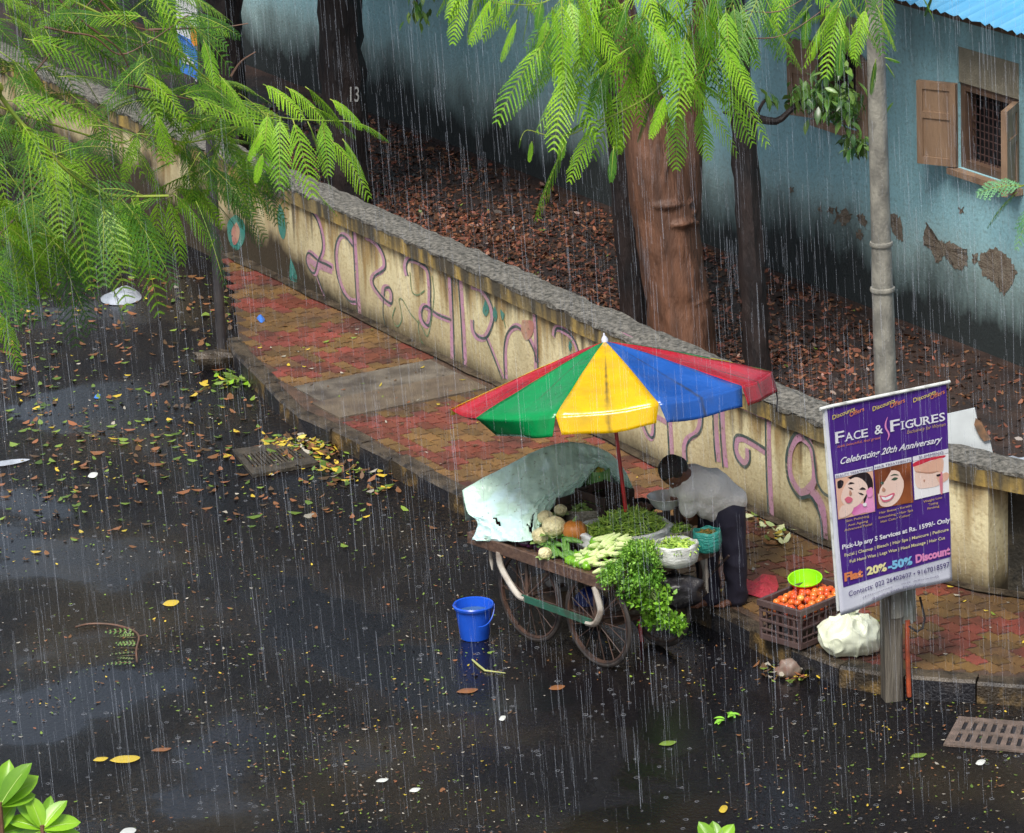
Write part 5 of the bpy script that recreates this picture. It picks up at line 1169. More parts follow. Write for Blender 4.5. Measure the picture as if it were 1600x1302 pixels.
c_ = onC(1058, 846); sack('open_sack', 'small beige sack of thin beans behind the rolled-rim sack', c_, .118, .11, .10, M_sackB, GSK, seed=3.3)
heap_stuff('green_bean_heap', 'thin beans in the small beige sack behind the right front sack', 'green beans', c_+Vector((0, 0, .085)), .105, .10, .035, 110, .09, .011, M_bean, tilt=.3)
c_ = onC(1105, 860); sack('plastic_bag', 'teal plastic bag of small dark vegetables at the right corner of the cart', c_, .10, .095, .155, M_teal, None, 'bag', seed=4.2)
heap_stuff('okra_heap', 'small dark green and brown vegetables inside the teal bag', 'vegetables', c_+Vector((0, 0, .12)), .085, .08, .03, 70, .035, .018, mat('mixed_dark_green_veg', (.12, .16, .02), (.25, .13, .03), 30, rough=.4, isl=.5), taper=.1, bend=.02)
# cucumbers etc: individual copies
def proto(name, mesh_fn, m, label, cat, group):
    bm_ = mesh_fn(); return bm_
def pod_mesh(name, L_, D, m, bend=.12, seg=8, n=8, taper=.3):
    T_, F_ = pod_template(bend, n, seg, taper); T_[:, 0] *= L_; T_[:, 1:] *= D
    q = MB(); q.add([tuple(v_) for v_ in T_], F_+[tuple(range(n-1, -1, -1)), tuple(seg*n+k for k in range(n))])
    o = q.build(name, m); me = o.data; bpy.data.objects.remove(o); return me
def scatter_things(name, me, places, label, cat, group):
    for M in places:
        o = bpy.data.objects.new(name, me); COL.objects.link(o); o.matrix_world = M; tag(o, label, cat, group)
def dome_places(c, rx, ry, h, n, smin=.85, smax=1.15, tilt=.3, align=None, spread=.4, full=False, mind=.0):
    out = []; pts = []; tries = 0
    while len(out) < n and tries < n*60:
        tries += 1
        r_ = math.sqrt(random.random()); a = random.uniform(0, 6.28); x, y = r_*math.cos(a), r_*math.sin(a); z = h*(1-r_**2)
        p = Vector(c)+Vector((x*rx, y*ry, z))
        if mind and any((p-o_).length < mind for o_ in pts): continue
        pts.append(p); za = random.uniform(0, 6.28) if align is None else align+random.gauss(0, spread)
        out.append(Matrix.Translation(p) @ Matrix.Rotation(za, 4, 'Z') @ Matrix.Rotation(random.gauss(0, tilt), 4, 'Y') @ Matrix.Rotation(random.uniform(0, 6.28) if full else random.gauss(0, .5), 4, 'X') @ Matrix.Scale(random.uniform(smin, smax), 4))
    return out
M_cuc = mat('ridged_green_gourd', (.13, .24, .045), (.2, .3, .08), 30, rough=.4, bump=.5, bsc=120)
M_cucD = mat('dark_green_cucumber', (.13, .30, .05), (.24, .42, .12), 22, rough=.3, thr=(.45, .7), isl=.3)
M_cwd = mat('black_wet_crate_wood', (.025, .016, .013), (.06, .035, .025), 8, rough=.6)
# raised back rows stand on boards over crates
def crate_box(name, label, c, dx, dy, h, m, rot=None):
    o = empty(name, c, label, 'crate'); M = rot or RM; t = .015; m = M_cwd; q = MB()
    rows = 4
    for i in range(rows):
        z = h*(i+.5)/rows
        for sx in (-1, 1): q.box(Vector(c)+M @ Vector((sx*(dx/2-t/2), 0, z)), (t, dy-2*t-.004, h/rows-.014), M)
        for sy in (-1, 1): q.box(Vector(c)+M @ Vector((0, sy*(dy/2-t/2), z)), (dx-2*t-.004, t, h/rows-.014), M)
    for sx in (-1, 1):
        for sy in (-1, 1): q.box(Vector(c)+M @ Vector((sx*(dx/2-.012), sy*(dy/2-.012), h/2)), (.022, .022, h), M)
    q.box(Vector(c)+Vector((0, 0, .01)), (dx-.03, dy-.03, .016), M); q.build('slatted_box', m, o, smooth=False); return o
c_ = onC(921, 828); sack('open_sack', 'low beige sack of ridged green gourds just under the edge of the plastic sheet', c_+Vector((0, .05, 0)), .185, .15, .17, M_sackB, GSK, seed=5.5)
scatter_things('ridged_gourd', pod_mesh('ridged_gourd', .085, .03, M_cuc, .08), dome_places(c_+Vector((0, .05, .15)), .14, .115, .045, 60, tilt=.3, full=True), 'small ridged green gourd heaped in the low beige sack under the sheet edge', 'gourd', 'ridged gourds in the beige sack')
# limes bag on a wooden crate
cr = onC(935, 812); crate_box('wooden_crate', 'dark slatted crate holding up the net bag of limes under the sheet', cr+Vector((.02, .16, 0)), .20, .17, .20, M_cw)
lb = PY(933, 776, cr.y+.13); lb.z = max(lb.z, cr.z+.2); sack('net_bag', 'round green net bag of yellow limes under the high edge of the plastic sheet', lb, .10, .095, .16, M_net, None, 'bag', seed=6.1)
def ico_mesh(name, r_, m, sq=1.0, amp=0, sub=2, stem=None):
    bm_ = bmesh.new(); bmesh.ops.create_icosphere(bm_, subdivisions=sub, radius=r_)
    for v in bm_.verts: v.co *= (1+amp*noise.noise(v.co*(2/r_))); v.co.z *= sq
    me = bpy.data.meshes.new(name); bm_.to_mesh(me); bm_.free(); me.polygons.foreach_set('use_smooth', [True]*len(me.polygons)); me.materials.append(m); return me
scatter_things('lime', ico_mesh('lime', .021, mat('yellow_lime_skin', (.55, .36, .03), (.3, .36, .04), 9, rough=.35), 1.08), dome_places(lb+Vector((0, -.01, .125)), .075, .07, .035, 26, full=True, mind=.03), 'yellow green lime lying in the round net bag', 'lime', 'limes in the net bag')
# dark tray of potatoes right of the umbrella pole
tr0 = onC(985, 822)+Vector((.03, .12, 0)); crate_box('wooden_crate', 'low dark crate carrying the tray of potatoes beside the umbrella pole', tr0, .27, .2, .05, M_cw)
tr0 = tr0-Vector((0, 0, .07)); to = empty('potato_tray', tr0+Vector((0, 0, .13)), 'shallow black tray of small potatoes behind the red umbrella pole', 'tray'); q = MB(); q.lathe(tr0+Vector((.02, 0, .132)), [(.0, 0), (.10, .002), (.16, .05), (.175, .055), (.165, .06), (.105, .012), (0, .012)], 20, wob=.02); q.build('tray_bowl', M_dark, to)
scatter_things('potato', ico_mesh('potato', .022, mat('muddy_potato', (.26, .13, .07), (.14, .08, .05), 9, rough=.6), .8, .2), dome_places(tr0+Vector((.02, 0, .165)), .11, .10, .02, 34, full=True, mind=.03), 'small muddy brown potato in the black tray', 'potato', 'potatoes in the black tray')
# cauliflowers, pumpkin
M_caul = mat('cream_cauliflower', (.82, .76, .46), (.62, .54, .28), 30, rough=.6, bump=1, bsc=70)
M_cleaf = mat('cauliflower_leaf', (.2, .35, .08), (.3, .42, .15), 9, rough=.4)
def cauliflower(c, r_, label, seed):
    o = empty('cauliflower', c, label, 'cauliflower', 'cauliflowers at the front edge of the sheet')
    bm_ = bmesh.new(); bmesh.ops.create_icosphere(bm_, subdivisions=4, radius=1); cells = [Vector((random.gauss(0, 1), random.gauss(0, 1), random.gauss(0, 1))).normalized() for _ in range(60)]
    for v in bm_.verts:
        n_ = v.co.normalized(); d = min((n_-k).length for k in cells); v.co = n_*r_*(1.05-.32*min(d, .45)**1.3); v.co.z = v.co.z*.85
    me = bpy.data.meshes.new('curd'); bm_.to_mesh(me); bm_.free(); me.polygons.foreach_set('use_smooth', [True]*len(me.polygons)); me.transform(Matrix.Translation(Vector(c)+Vector((0, 0, r_*.9)))); link('curd', me, M_caul, o)
    q = MB()
    for k in range(7):
        a = k*.9+seed; d = Vector((math.cos(a), math.sin(a), .5)); broad_leaf(q, Vector(c)+Vector((math.cos(a)*r_*.5, math.sin(a)*r_*.5, .005)), d, Vector((0, 0, 1)), r_*.95, r_*.8)
    q.build('leaves', M_cleaf, o)
cq = lambda x, y, yb: PY(x, y, onC(x, yb).y)
cauliflower(cq(866, 838, 862), .088, 'largest cream cauliflower, resting in front beside the pumpkin', 1)
cauliflower(cq(846, 850, 860), .072, 'tan cauliflower half under the sheet, left of the largest one', 2)
cauliflower(cq(853, 820, 848), .062, 'small tan cauliflower behind the largest one', 3)
cauliflower(cq(876, 806, 838), .05, 'smallest pale cauliflower tucked against the sheet edge behind the pumpkin', 4)
cauliflower(onC(852, 874), .052, 'pale cauliflower on top of the dark green cucumbers at the cart edge', 5)
pc_ = PY(898, 846, onC(898, 862).y); po = empty('pumpkin', pc_, 'orange and green ribbed pumpkin between the cauliflowers and the beige sack', 'pumpkin')
q = MB(); vs = []
for i in range(13):
    ph = math.pi*i/12
    for k in range(40): th = 2*math.pi*k/40; rr_ = .098*(1-.07*abs(math.sin(th*5)))*math.sin(ph)**.8; vs.append(pc_+Vector((math.cos(th)*rr_, math.sin(th)*rr_, .08-.08*math.cos(math.pi-ph)*-1-.0)))
q.add(vs, [(i*40+k, i*40+(k+1) % 40, (i+1)*40+(k+1) % 40, (i+1)*40+k) for i in range(12) for k in range(40)]); q.build('rind', mat('orange_green_rind', (.45, .16, .025), (.16, .13, .03), 6, rough=.45, thr=(.42, .62)), po)
q = MB(); q.tube([pc_+Vector((0, 0, .155)), pc_+Vector((.01, 0, .18)), pc_+Vector((.02, .01, .19))], [.014, .01, .008], 6); q.build('stalk', M_cuc, po)
# dark cucumbers along the edge
def edge_pile(x, ty, jx=0):
    ye = 834+(x-737)*.347; h_ = max(0, (ye-7-ty))/188; back = 7+h_*70; b_ = onC(x, ye-back); return Vector((b_.x, b_.y, pz+.022+max(0, (ye-back-ty)/190)))
pl_ = []
for i in range(46):
    x = random.uniform(848, 903); ye = 834+(x-737)*.347; ty = random.uniform(max(838, ye-42), ye-6)
    pl_.append(Matrix.Translation(edge_pile(x, ty)) @ Matrix.Rotation(random.gauss(-1.15, .25), 4, 'Z') @ Matrix.Rotation(random.gauss(.2, .15), 4, 'Y') @ Matrix.Scale(random.uniform(.8, 1.1), 4))
scatter_things('cucumber', pod_mesh('cucumber', .135, .036, M_cucD, .07), pl_, 'dark green cucumber stacked at the near edge of the cart beside the cauliflowers', 'cucumber', 'dark cucumbers at the near cart edge')
# aubergines under the sheet
M_aub = mat('purple_aubergine', (.035, .008, .03), (.06, .012, .05), 9, rough=.2)
scatter_things('aubergine', pod_mesh('aubergine', .10, .055, M_aub, .05, taper=.5), [Matrix.Translation(onC(x, y)+Vector((0, .02, .03+z))) @ Matrix.Rotation(random.uniform(-1, 1), 4, 'Z') for x, y, z in ((820, 856, 0), (832, 858, 0), (843, 862, 0), (826, 850, .045), (838, 852, .045), (848, 866, 0), (812, 852, 0), (840, 848, .0), (832, 845, .08))], 'shiny dark purple aubergine at the near cart edge under the sheet', 'aubergine', 'aubergines under the sheet edge')
# pale long gourds / white brinjals
M_pale = mat('pale_green_brinjal', (.68, .74, .42), (.42, .60, .16), 10, rough=.3, isl=0)
pl_ = []
for i in range(58):
    x = random.uniform(908, 984); ye = 834+(x-737)*.347; top = 846 if 930 < x else 866; ty = random.uniform(top, ye-5)
    if x > 965 and ty > 880: continue
    pl_.append(Matrix.Translation(edge_pile(x, ty)) @ Matrix.Rotation(random.gauss(.35, .4), 4, 'Z') @ Matrix.Rotation(random.gauss(-.1, .25), 4, 'Y') @ Matrix.Scale(random.uniform(.8, 1.2), 4))
scatter_things('white_brinjal', pod_mesh('white_brinjal', .13, .042, M_pale, .08, taper=.45), pl_, 'pale whitish green brinjal piled at the front corner of the cart', 'brinjal', 'pale brinjals at the cart corner')
M_cap = mat('green_capsicum', (.14, .36, .02), (.22, .46, .03), 9, rough=.25)
scatter_things('capsicum', ico_mesh('capsicum', .036, M_cap, 1.0, .25, 3), [Matrix.Translation(edge_pile(x, y-z*190)) @ rndrot() for x, y, z in ((893, 882, 0), (900, 886, 0), (908, 890, 0), (914, 884, 0), (903, 878, .02), (910, 880, .04), (917, 890, 0), (926, 872, .05), (921, 880, .03), (930, 866, .07), (890, 886, 0), (898, 890, 0))], 'bright green capsicum between the cucumbers and pale brinjals', 'capsicum', 'capsicums at the near cart edge')
# coriander bunch hanging over the corner
def herb(name, label, spots, n_, sz, m, root):
    o = empty(name, root, label, 'herbs', 'herb bunches at the cart front'); Tq = [(0, 0, 0), (.45, -.32, .06), (1, 0, 0), (.45, .32, .06)]; Ms = []; st = MB()
    tw = sum(s_[4] for s_ in spots)
    for (x, y, Y, r_, w_) in spots:
        cc = PY(x, y, Y); clumps = [cc+Vector((random.gauss(0, 1), random.gauss(0, 1), random.gauss(0, .9))).normalized()*r_*random.uniform(.35, 1.0) for _ in range(16)]
        for k in clumps: st.tube([Vector(root), (Vector(root)+k)/2+Vector((0, 0, .02)), k], [.003, .002, .001], 3, cap=False)
        for _ in range(int(n_*w_/tw)):
            k = random.choice(clumps); d = Vector((random.gauss(0, 1), random.gauss(0, 1), random.gauss(0, 1)))*.022+k
            Ms.append(Matrix.Translation(d) @ Matrix.Rotation(random.uniform(0, 6.28), 4, 'Z') @ Matrix.Rotation(random.gauss(0, .8), 4, 'Y') @ Matrix.Rotation(random.gauss(0, .8), 4, 'X') @ Matrix.Scale(random.uniform(.6, 1.35)*sz, 4))
    V, Fa = replicate(Tq, [(0, 1, 2, 3)], Ms); npmesh('leaves', V, Fa, m, o); st.build('stems', mat('herb_stem', (.25, .35, .1), None, rough=.5), o, smooth=False); return o
YH = B_.y
herb('coriander_bunch', 'bushy bright green coriander bunch spilling over the front corner of the cart', [(985, 872, YH+.02, .13, 3), (960, 895, YH-.02, .10, 2), (1005, 890, YH+.05, .14, 3), (1010, 865, YH+.12, .09, 1.5), (995, 915, YH-.05, .10, 2), (945, 905, YH-.02, .05, .8), (1020, 905, YH+.05, .07, 1), (975, 925, YH-.04, .04, .5)], 5200, .024, M_herb, onC(1000, 885)+Vector((0, .03, .03)))
herb('leafy_herb_bunch', 'larger leaved herb bunch hanging low in front of the cart under the coriander', [(1000, 935, YH, .07, 1.2), (1025, 950, YH+.02, .09, 2), (1040, 965, YH+.02, .07, 1.5), (1057, 975, YH+.02, .055, 1.4), (1035, 930, YH+.04, .05, .7), (1015, 970, YH+.05, .05, .6)], 1150, .043, mat('spinach_leaf', (.15, .34, .02), (.22, .44, .04), 12, rough=.4, isl=.5, trans=.2), onC(1010, 905)+Vector((0, .02, -.08)))

for nm, lb, (px_, py_, t_), r_, sq_, c1_, c2_ in (('stored_bag', 'dark blue plastic bag stored under the cart behind the front wheel', (922, 945, .40), .12, (1, .8, 1.1), (.01, .03, .20), (.01, .02, .12)),
        ('stored_bag', 'greyish white plastic bag stored under the middle of the cart', (884, 905, .45), .11, (1.3, .8, .8), (.26, .25, .23), (.16, .15, .14)),
        ('stored_bag', 'dull brown sack added to darken the gap under the cart between wheels', (868, 925, .55), .14, (1.2, .8, .9), (.09, .05, .035), (.05, .03, .02)),
        ('stored_bag', 'wet beige sack stored under the right half of the cart behind the herbs', (985, 945, .50), .13, (1.2, .8, .9), (.13, .11, .085), (.07, .06, .05)),
        ('stored_bag', 'black bag added to darken beneath the cart at right', (1060, 925, .60), .15, (1.3, .8, .9), (.012, .011, .014), (.02, .018, .02))):
    o_ = K2(0, t_, .3); c_ = onplane(px_, py_, o_, EY); c_.z = max(c_.z, r_*sq_[2]*.9) if c_.z < .3 else c_.z
    c_.z = min(c_.z, pz-.16); bo_ = empty(nm, c_-Vector((0, 0, r_*.6)), lb, 'bag'); blobby('bag_film', c_, r_, mat('bag_film_'+str(len(lb)), c1_, c2_, 7, rough=.4, bump=.5, bsc=20), len(lb), .22, bo_, 4, sq_, 1.8, .7, .10)  # brown and black bags added only to darken the space under the cart
q = MB(); q.box(K2(EL*.52, EW*.5, .27), (EL*.80, EW*.62, .02), RM)  # shelf enlarged to close the see-through gap and darken underneath
for s_ in (.22, EL-.25):
    for t_ in (.22, EW-.25): q.tube([K2(s_, t_, pz-.05), K2(s_, t_, .27)], .008, 6)
q.build('hanging_shelf', M_cw, cart, smooth=False)
# ============================================================ PLASTIC SHEET over the cart
M_tarp = mat('pale_aqua_plastic', (.42, .68, .66), (.34, .60, .57), 1.2, rough=.32, bump=.5, bsc=14)
n, L = nodes(M_tarp); tc = n.new('ShaderNodeTexCoord'); o_ = tc.outputs['Object']; b = n['Principled BSDF']
c = mixc(n, L, rng(n, L, nse(n, L, o_, 2.2, 4, loc=(1.3, 0, 0)), .46, .53), (.64, .88, .88), (.54, .76, .64))
sxn = n.new('ShaderNodeSeparateXYZ'); L.new(o_, sxn.inputs[0])
c = mixc(n, L, mth(n, L, 'MULTIPLY', rng(n, L, mth(n, L, 'ADD', sxn.outputs[0], mth(n, L, 'MULTIPLY', nse(n, L, o_, 3, 4), .25)), .0, .12), .82), c, (.52, .74, .61))
c = mixc(n, L, rng(n, L, nse(n, L, o_, 30, 6), .62, .72, 0, .7), c, (.12, .12, .08))
L.new(c, b.inputs['Base Color'])
grid = [
 [((726, 772), 30.0, .22), ((722, 768), 29.75, 0), ((725, 782), 29.66, 0), ((731, 802), 29.58, 0), ((746, 818), 29.52, 0), ((737, 845), 29.5, 0)],
 [((765, 760), 30.2, .25), ((760, 745), 29.85, 0), ((766, 775), 29.62, 0), ((770, 798), 29.50, 0), ((776, 822), 29.40, 0), ((779, 847), 29.34, 0)],
 [((805, 740), 30.3, .3), ((800, 725), 29.92, 0), ((806, 760), 29.62, 0), ((812, 790), 29.42, 0), ((818, 815), 29.30, 0), ((826, 846), 29.14, 0)],
 [((845, 720), 30.35, .3), ((842, 703), 29.98, 0), ((850, 738), 29.72, 0), ((851, 768), 29.54, 0), ((845, 792), 29.42, 0), ((839, 836), 29.20, 0)],
 [((885, 712), 30.4, .3), ((880, 694), 30.02, 0), ((890, 716), 29.86, 0), ((893, 742), 29.74, 0), ((884, 768), 29.62, 0), ((864, 793), 29.52, 0)],
 [((915, 712), 30.4, .3), ((914, 697), 30.06, 0), ((920, 710), 29.95, 0), ((924, 724), 29.88, 0), ((920, 742), 29.80, 0), ((902, 768), 29.72, 0)],
 [((948, 724), 30.38, .3), ((950, 711), 30.08, 0), ((950, 718), 30.0, 0), ((946, 724), 29.96, 0), ((940, 728), 29.92, 0), ((930, 730), 29.9, 0)],
 [((974, 748), 30.3, .25), ((975, 736), 30.08, 0), ((974, 742), 30.02, 0), ((970, 746), 30.0, 0), ((964, 749), 29.97, 0), ((957, 746), 29.95, 0)],
 [((990, 772), 30.1, .1), ((991, 768), 29.95, 0), ((990, 770), 29.93, 0), ((988, 771), 29.92, 0), ((986, 771), 29.9, 0), ((984, 768), 29.88, 0)]]
G = [[PY(p[0], p[1], Y)-Vector((0, 0, dz)) for p, Y, dz in row] for row in grid]
def cr_(p0, p1, p2, p3, t): return .5*((2*p1)+(p2-p0)*t+(2*p0-5*p1+4*p2-p3)*t*t+(3*p1-p0-3*p2+p3)*t**3)
NI, NJ = 96, 56; q = MB(); mI, mJ = len(G)-1, len(G[0])-1
tarp_gc = sum((sum(r_, Vector()) for r_ in G), Vector())/(len(G)*len(G[0]))
pts = []
for i in range(NI+1):
    fi = i/NI*mI; ii = min(int(fi), mI-1); ti = fi-ii
    for j in range(NJ+1):
        fj = j/NJ*mJ; jj = min(int(fj), mJ-1); tj = fj-jj
        cols = [cr_(*[G[min(max(ii+a, 0), mI)][min(max(jj+b_, 0), mJ)] for b_ in (-1, 0, 1, 2)], tj) for a in (-1, 0, 1, 2)]
        p = cr_(*cols, ti)
        n1 = noise.noise(Vector((fi*1.1, fj*.8, 0))); cre = 1-abs(noise.noise(Vector((fi*1.7+fj*.5, fj*1.3-fi*.6, 4))))*3
        cre2 = 1-abs(noise.noise(Vector((fi*3.1-fj, fj*2.1+fi, 9))))*3
        p = p+Vector((0, -1, .6))*(.024*n1+.010*max(0, cre)+(.006+.020*max(0, fj-2.6)/2.4)*max(0, cre2)**1.5+.003*noise.noise(p*22))
        if j == NJ: p += Vector((.01*noise.noise(Vector((i*.35, 0, 0))), 0, .015*noise.noise(Vector((i*.3, 5, 0)))))
        pts.append(p-tarp_gc)
q.v = [tuple(p) for p in pts]
for i in range(NI):
    for j in range(NJ):
        c_ = tarp_gc+(pts[i*(NJ+1)+j]+pts[(i+1)*(NJ+1)+j+1])/2
        sx_ = C  # torn holes at the lower front
        u_, v_ = i/NI*mI, j/NJ*mJ
        if (2.02 < u_ < 2.62 and abs(v_-4.22-.25*math.sin(u_*9)) < .16*math.sin((u_-2.02)/.6*math.pi)+.02): continue
        if (abs(u_-1.02-.25*(v_-3.7)) < .06 and 3.45 < v_ < 3.95): continue
        q.f.append((i*(NJ+1)+j, (i+1)*(NJ+1)+j, (i+1)*(NJ+1)+j+1, i*(NJ+1)+j+1)); q.mi.append(0)
to_ = empty('plastic_sheet', tarp_gc, 'pale aqua torn plastic sheet draped over the left half of the vegetable cart', 'plastic sheet')
to_.name = 'plastic_sheet'
sh = q.build('sheet', M_tarp, None); sh.parent = to_; so_ = sh.modifiers.new('s', 'SOLIDIFY'); so_.thickness = .004
# what the sheet lies on: two stacked crates and baskets under it
def on2(s, t, z=0): return K2(s, t, pz+z)
crate_box('plastic_crate', 'dark crate hidden under the left end of the plastic sheet', on2(EL-.28, .62), .42, .34, .28, M_cw)
crate_box('plastic_crate', 'dark crate under the middle of the plastic sheet behind the cauliflowers', on2(EL-.62, .80), .34, .30, .30, M_cw)
q = MB(); q.tube([on2(EL-.05, .05, -.1), on2(EL-.05, .05, .16)], .012, 6); 
rb = empty('red_bag', on2(EL+.02, .30), 'bit of a red bag showing under the left end of the plastic sheet', 'bag'); o_ = blobby('bag_cloth', on2(EL-.02, .20, .06), .07, mat('red_bag_plastic', (.5, .02, .02), None, rough=.35), 4, .3, rb, 3)
ws = PY(768, 850, 29.45); wr = empty('hanging_cloth_strip', ws, 'thin white strip hanging down from the left end of the plastic sheet', 'strip')
q = MB(); q.tube([PY(765, 845, 29.5), PY(766, 862, 29.5), PY(768, 880, 29.48), PY(769, 891, 29.47)], [.010, .013, .012, .004], 8, flat=.5, wob=.4); q.build('strip', M_wh, wr)
# ============================================================ UMBRELLA
ub = P(1003, 1003); ut = PY(945, 533, ub.y+.42); ax = (ut-ub).normalized()
umb = empty('market_umbrella', ub, 'large red green yellow and blue umbrella on a tilted red pole over the cart', 'umbrella')
q = MB(); q.tube([ub, ub+(ut-ub)*.5, ut-ax*.02], .0145, 10); 
M_redp = mat('red_pole_paint', (.60, .02, .02), (.3, .02, .02), 9, rough=.3)
q.build('pole', M_redp, umb); q = MB(); q.tube([ut-ax*.04, ut+ax*.015, ut+ax*.035], [.022, .026, .014], 12); q.tube([ut+ax*.03, ut+ax*.06], [.01, .006], 8); q.build('finial', M_vwhite, umb)
e1 = (Vector((1, 0, 0))-ax*ax.x).normalized(); e2 = ax.cross(e1).normalized()   # e2 points away from the camera
UR, UHh = 1.195, .37
def umbp(th, r_, drop=0.0, out=0.0): return ut+e1*(math.sin(th)*(r_+out))-e2*(math.cos(th)*(r_+out))-ax*drop
M_um = {}
for k_, c_, c2__ in (('red', (.60, .012, .03), (.45, .01, .03)), ('green', (.0, .30, .075), (.0, .24, .06)), ('yellow', (.85, .56, .0), (.75, .45, .0)), ('blue', (.022, .12, .48), (.015, .09, .38))):
    m = mat('wet_'+k_+'_canopy', c_, c2__, 3, rough=.22, spec=.6, trans=.18, bump=.35, bsc=9); n, L = nodes(m); b = n['Principled BSDF']; uvn = n.new('ShaderNodeUVMap'); uvn.uv_map = 'uv'; sxn = n.new('ShaderNodeSeparateXYZ'); L.new(uvn.outputs[0], sxn.inputs[0])
    tc = n.new('ShaderNodeTexCoord'); nz = nse(n, L, tc.outputs['Object'], 14, 5); nz2 = nse(n, L, tc.outputs['Object'], 3.0, 5)
    d = mth(n, L, 'ABSOLUTE', mth(n, L, 'SUBTRACT', sxn.outputs[0], .5)); ln_ = rng(n, L, mth(n, L, 'ADD', d, mth(n, L, 'MULTIPLY', nz, .06)), .024, .07, .95, 0)
    src = b.inputs['Base Color'].links[0].from_socket; cc = mixc(n, L, mth(n, L, 'MULTIPLY', ln_, rng(n, L, nz2, .35, .6)), src, (.05, .05, .03))
    cc = mixc(n, L, rng(n, L, nse(n, L, tc.outputs['Object'], 5, 9), .5, .74, 0, .6), cc, tuple(min(1, x*.5+.04) for x in c_))
    for l_ in list(b.inputs['Base Color'].links): L.remove(l_)
    L.new(cc, b.inputs['Base Color']); 
    for x in n:
        if x.type == 'BSDF_TRANSLUCENT': L.new(cc, x.inputs[0])
    M_um[k_] = m
seq = ['red', 'green', 'yellow', 'blue', 'red', 'green', 'yellow', 'blue', 'green', 'yellow']; th0 = R(-93)
def rimR(f): return UR*(math.cos(R(18))/math.cos(R(36)*(f-.5)))*.5+UR*.5*1.0   # between polygon and circle
for k in range(10):
    a0 = th0+R(36)*k; q = MB(); NA, NR = 12, 12; uv = []
    for i in range(NR+1):
        t = i/NR
        for j in range(NA+1):
            f = j/NA; a = a0+R(36)*f; rr_ = UR*t*(math.cos(R(18))/math.cos(R(36)*(f-.5))); sag = .034*math.sin(math.pi*f)*t*(1.1-t*.4)+.010*noise.noise(Vector((f*2.4, t*4, k*3)))*t
            drop = UHh*(t**1.12)+sag; q.v.append(tuple(umbp(a, rr_+.0001, drop))); uv.append((f, t))
    for i in range(NR):
        for j in range(NA): q.f.append((i*(NA+1)+j, (i+1)*(NA+1)+j, (i+1)*(NA+1)+j+1, i*(NA+1)+j+1)); q.mi.append(0)
    # valance: hangs free from the rim, split at the panel seams
    b0 = len(q.v); NV = 6; fold = -.10 if k == 1 else (.0 if k != 0 else -.12); hv = .145 if k not in (0, 9) else .05
    for i in range(NV+1):
        t = i/NV
        for j in range(NA+1):
            f = j/NA; f2 = .5+(f-.5)*(1-.10*t); a = a0+R(36)*f2; rr_ = UR*(math.cos(R(18))/math.cos(R(36)*(f-.5)))
            wv_ = .012*math.sin(f*9+k)*t+.02*t
            q.v.append(tuple(umbp(a, rr_, UHh+.028*math.sin(math.pi*f)*.7+hv*t+.006*math.sin(f*7+k*2)*t, wv_+fold*t*(1.0 if k == 0 else (1-f)*1.6)))); uv.append((f, 1.0))
    for i in range(NV):
        for j in range(NA): q.f.append((b0+i*(NA+1)+j, b0+(i+1)*(NA+1)+j, b0+(i+1)*(NA+1)+j+1, b0+i*(NA+1)+j+1)); q.mi.append(0)
    o = q.build('canopy_panel', M_um[seq[k]], umb); ul = o.data.uv_layers.new(name='uv')
    for lp_ in o.data.loops: ul.data[lp_.index].uv = uv[lp_.vertex_index]
    s_ = o.modifiers.new('s', 'SOLIDIFY'); s_.thickness = .003; s_.offset = -1
    o['label'] = seq[k]+' canopy panel'
    q = MB(); q.tube([umbp(a0, .03, .03), umbp(a0, UR*.5, UHh*.46+.01), umbp(a0, UR*.985, UHh+.004)], .005, 5); q.tube([umbp(a0, UR*.5, UHh*.46+.01), ut-ax*.52], .004, 5); q.build('rib', M_iron, umb)
q = MB(); q.tube([ut-ax*.55, ut-ax*.49], .026, 10); q.build('runner', M_iron, umb)
q = MB(); q.tube([umbp(R(-93+36*5), UR, UHh+.05, .01), umbp(R(-93+36*5)-.04, UR, UHh+.2, .02), umbp(R(-93+36*5)-.03, UR, UHh+.30, .0)], .006, 5); q.build('dangling_tie', M_dark, umb)
# ============================================================ SCALE
sc0 = onC(1040, 834)+Vector((0, .03, 0)); scale = empty('weighing_scale', sc0, 'dark rusty weighing scale with a shiny steel pan at the back edge of the cart', 'scale')
M_steel = mat('wet_steel', (.85, .86, .84), (.6, .61, .58), 9, rough=.3, metal=.15)
q = MB(); q.box(sc0+Vector((0, 0, .05)), (.27, .2, .10)); q.box(sc0+Vector((.10, -.02, .13)), (.07, .12, .18)); q.box(sc0+Vector((-.06, 0, .12)), (.12, .1, .05)); q.build('scale_body', mat('rusty_brown_scale', (.07, .035, .025), (.03, .02, .02), 12, rough=.5), scale, bevel=.008, smooth=False)
pc2 = PY(1041, 793, sc0.y); q = MB(); q.lathe(pc2, [(0, 0), (.085, .004), (.115, .04), (.135, .085), (.145, .092), (.14, .096), (.128, .088), (.108, .045), (.08, .012), (0, .008)], 32); q.build('pan', M_steel, scale)
q = MB(); q.tube([Vector((pc2.x, pc2.y, sc0.z+.1)), pc2+Vector((0, 0, .003))], .03, 10); q.build('pan_post', M_iron, scale)
q = MB(); q.box(sc0+Vector((-.06, -.103, .05)), (.11, .006, .06)); q.build('dial_plate', mat('brassy_dial', (.35, .2, .1), (.5, .45, .4), 30, rough=.4), scale, smooth=False)
bt_ = onC(1078, 822)+Vector((0, .02, 0)); cb_ = empty('cardboard_box', bt_, 'small brown cardboard box beside the scale in front of the stooping man', 'box')
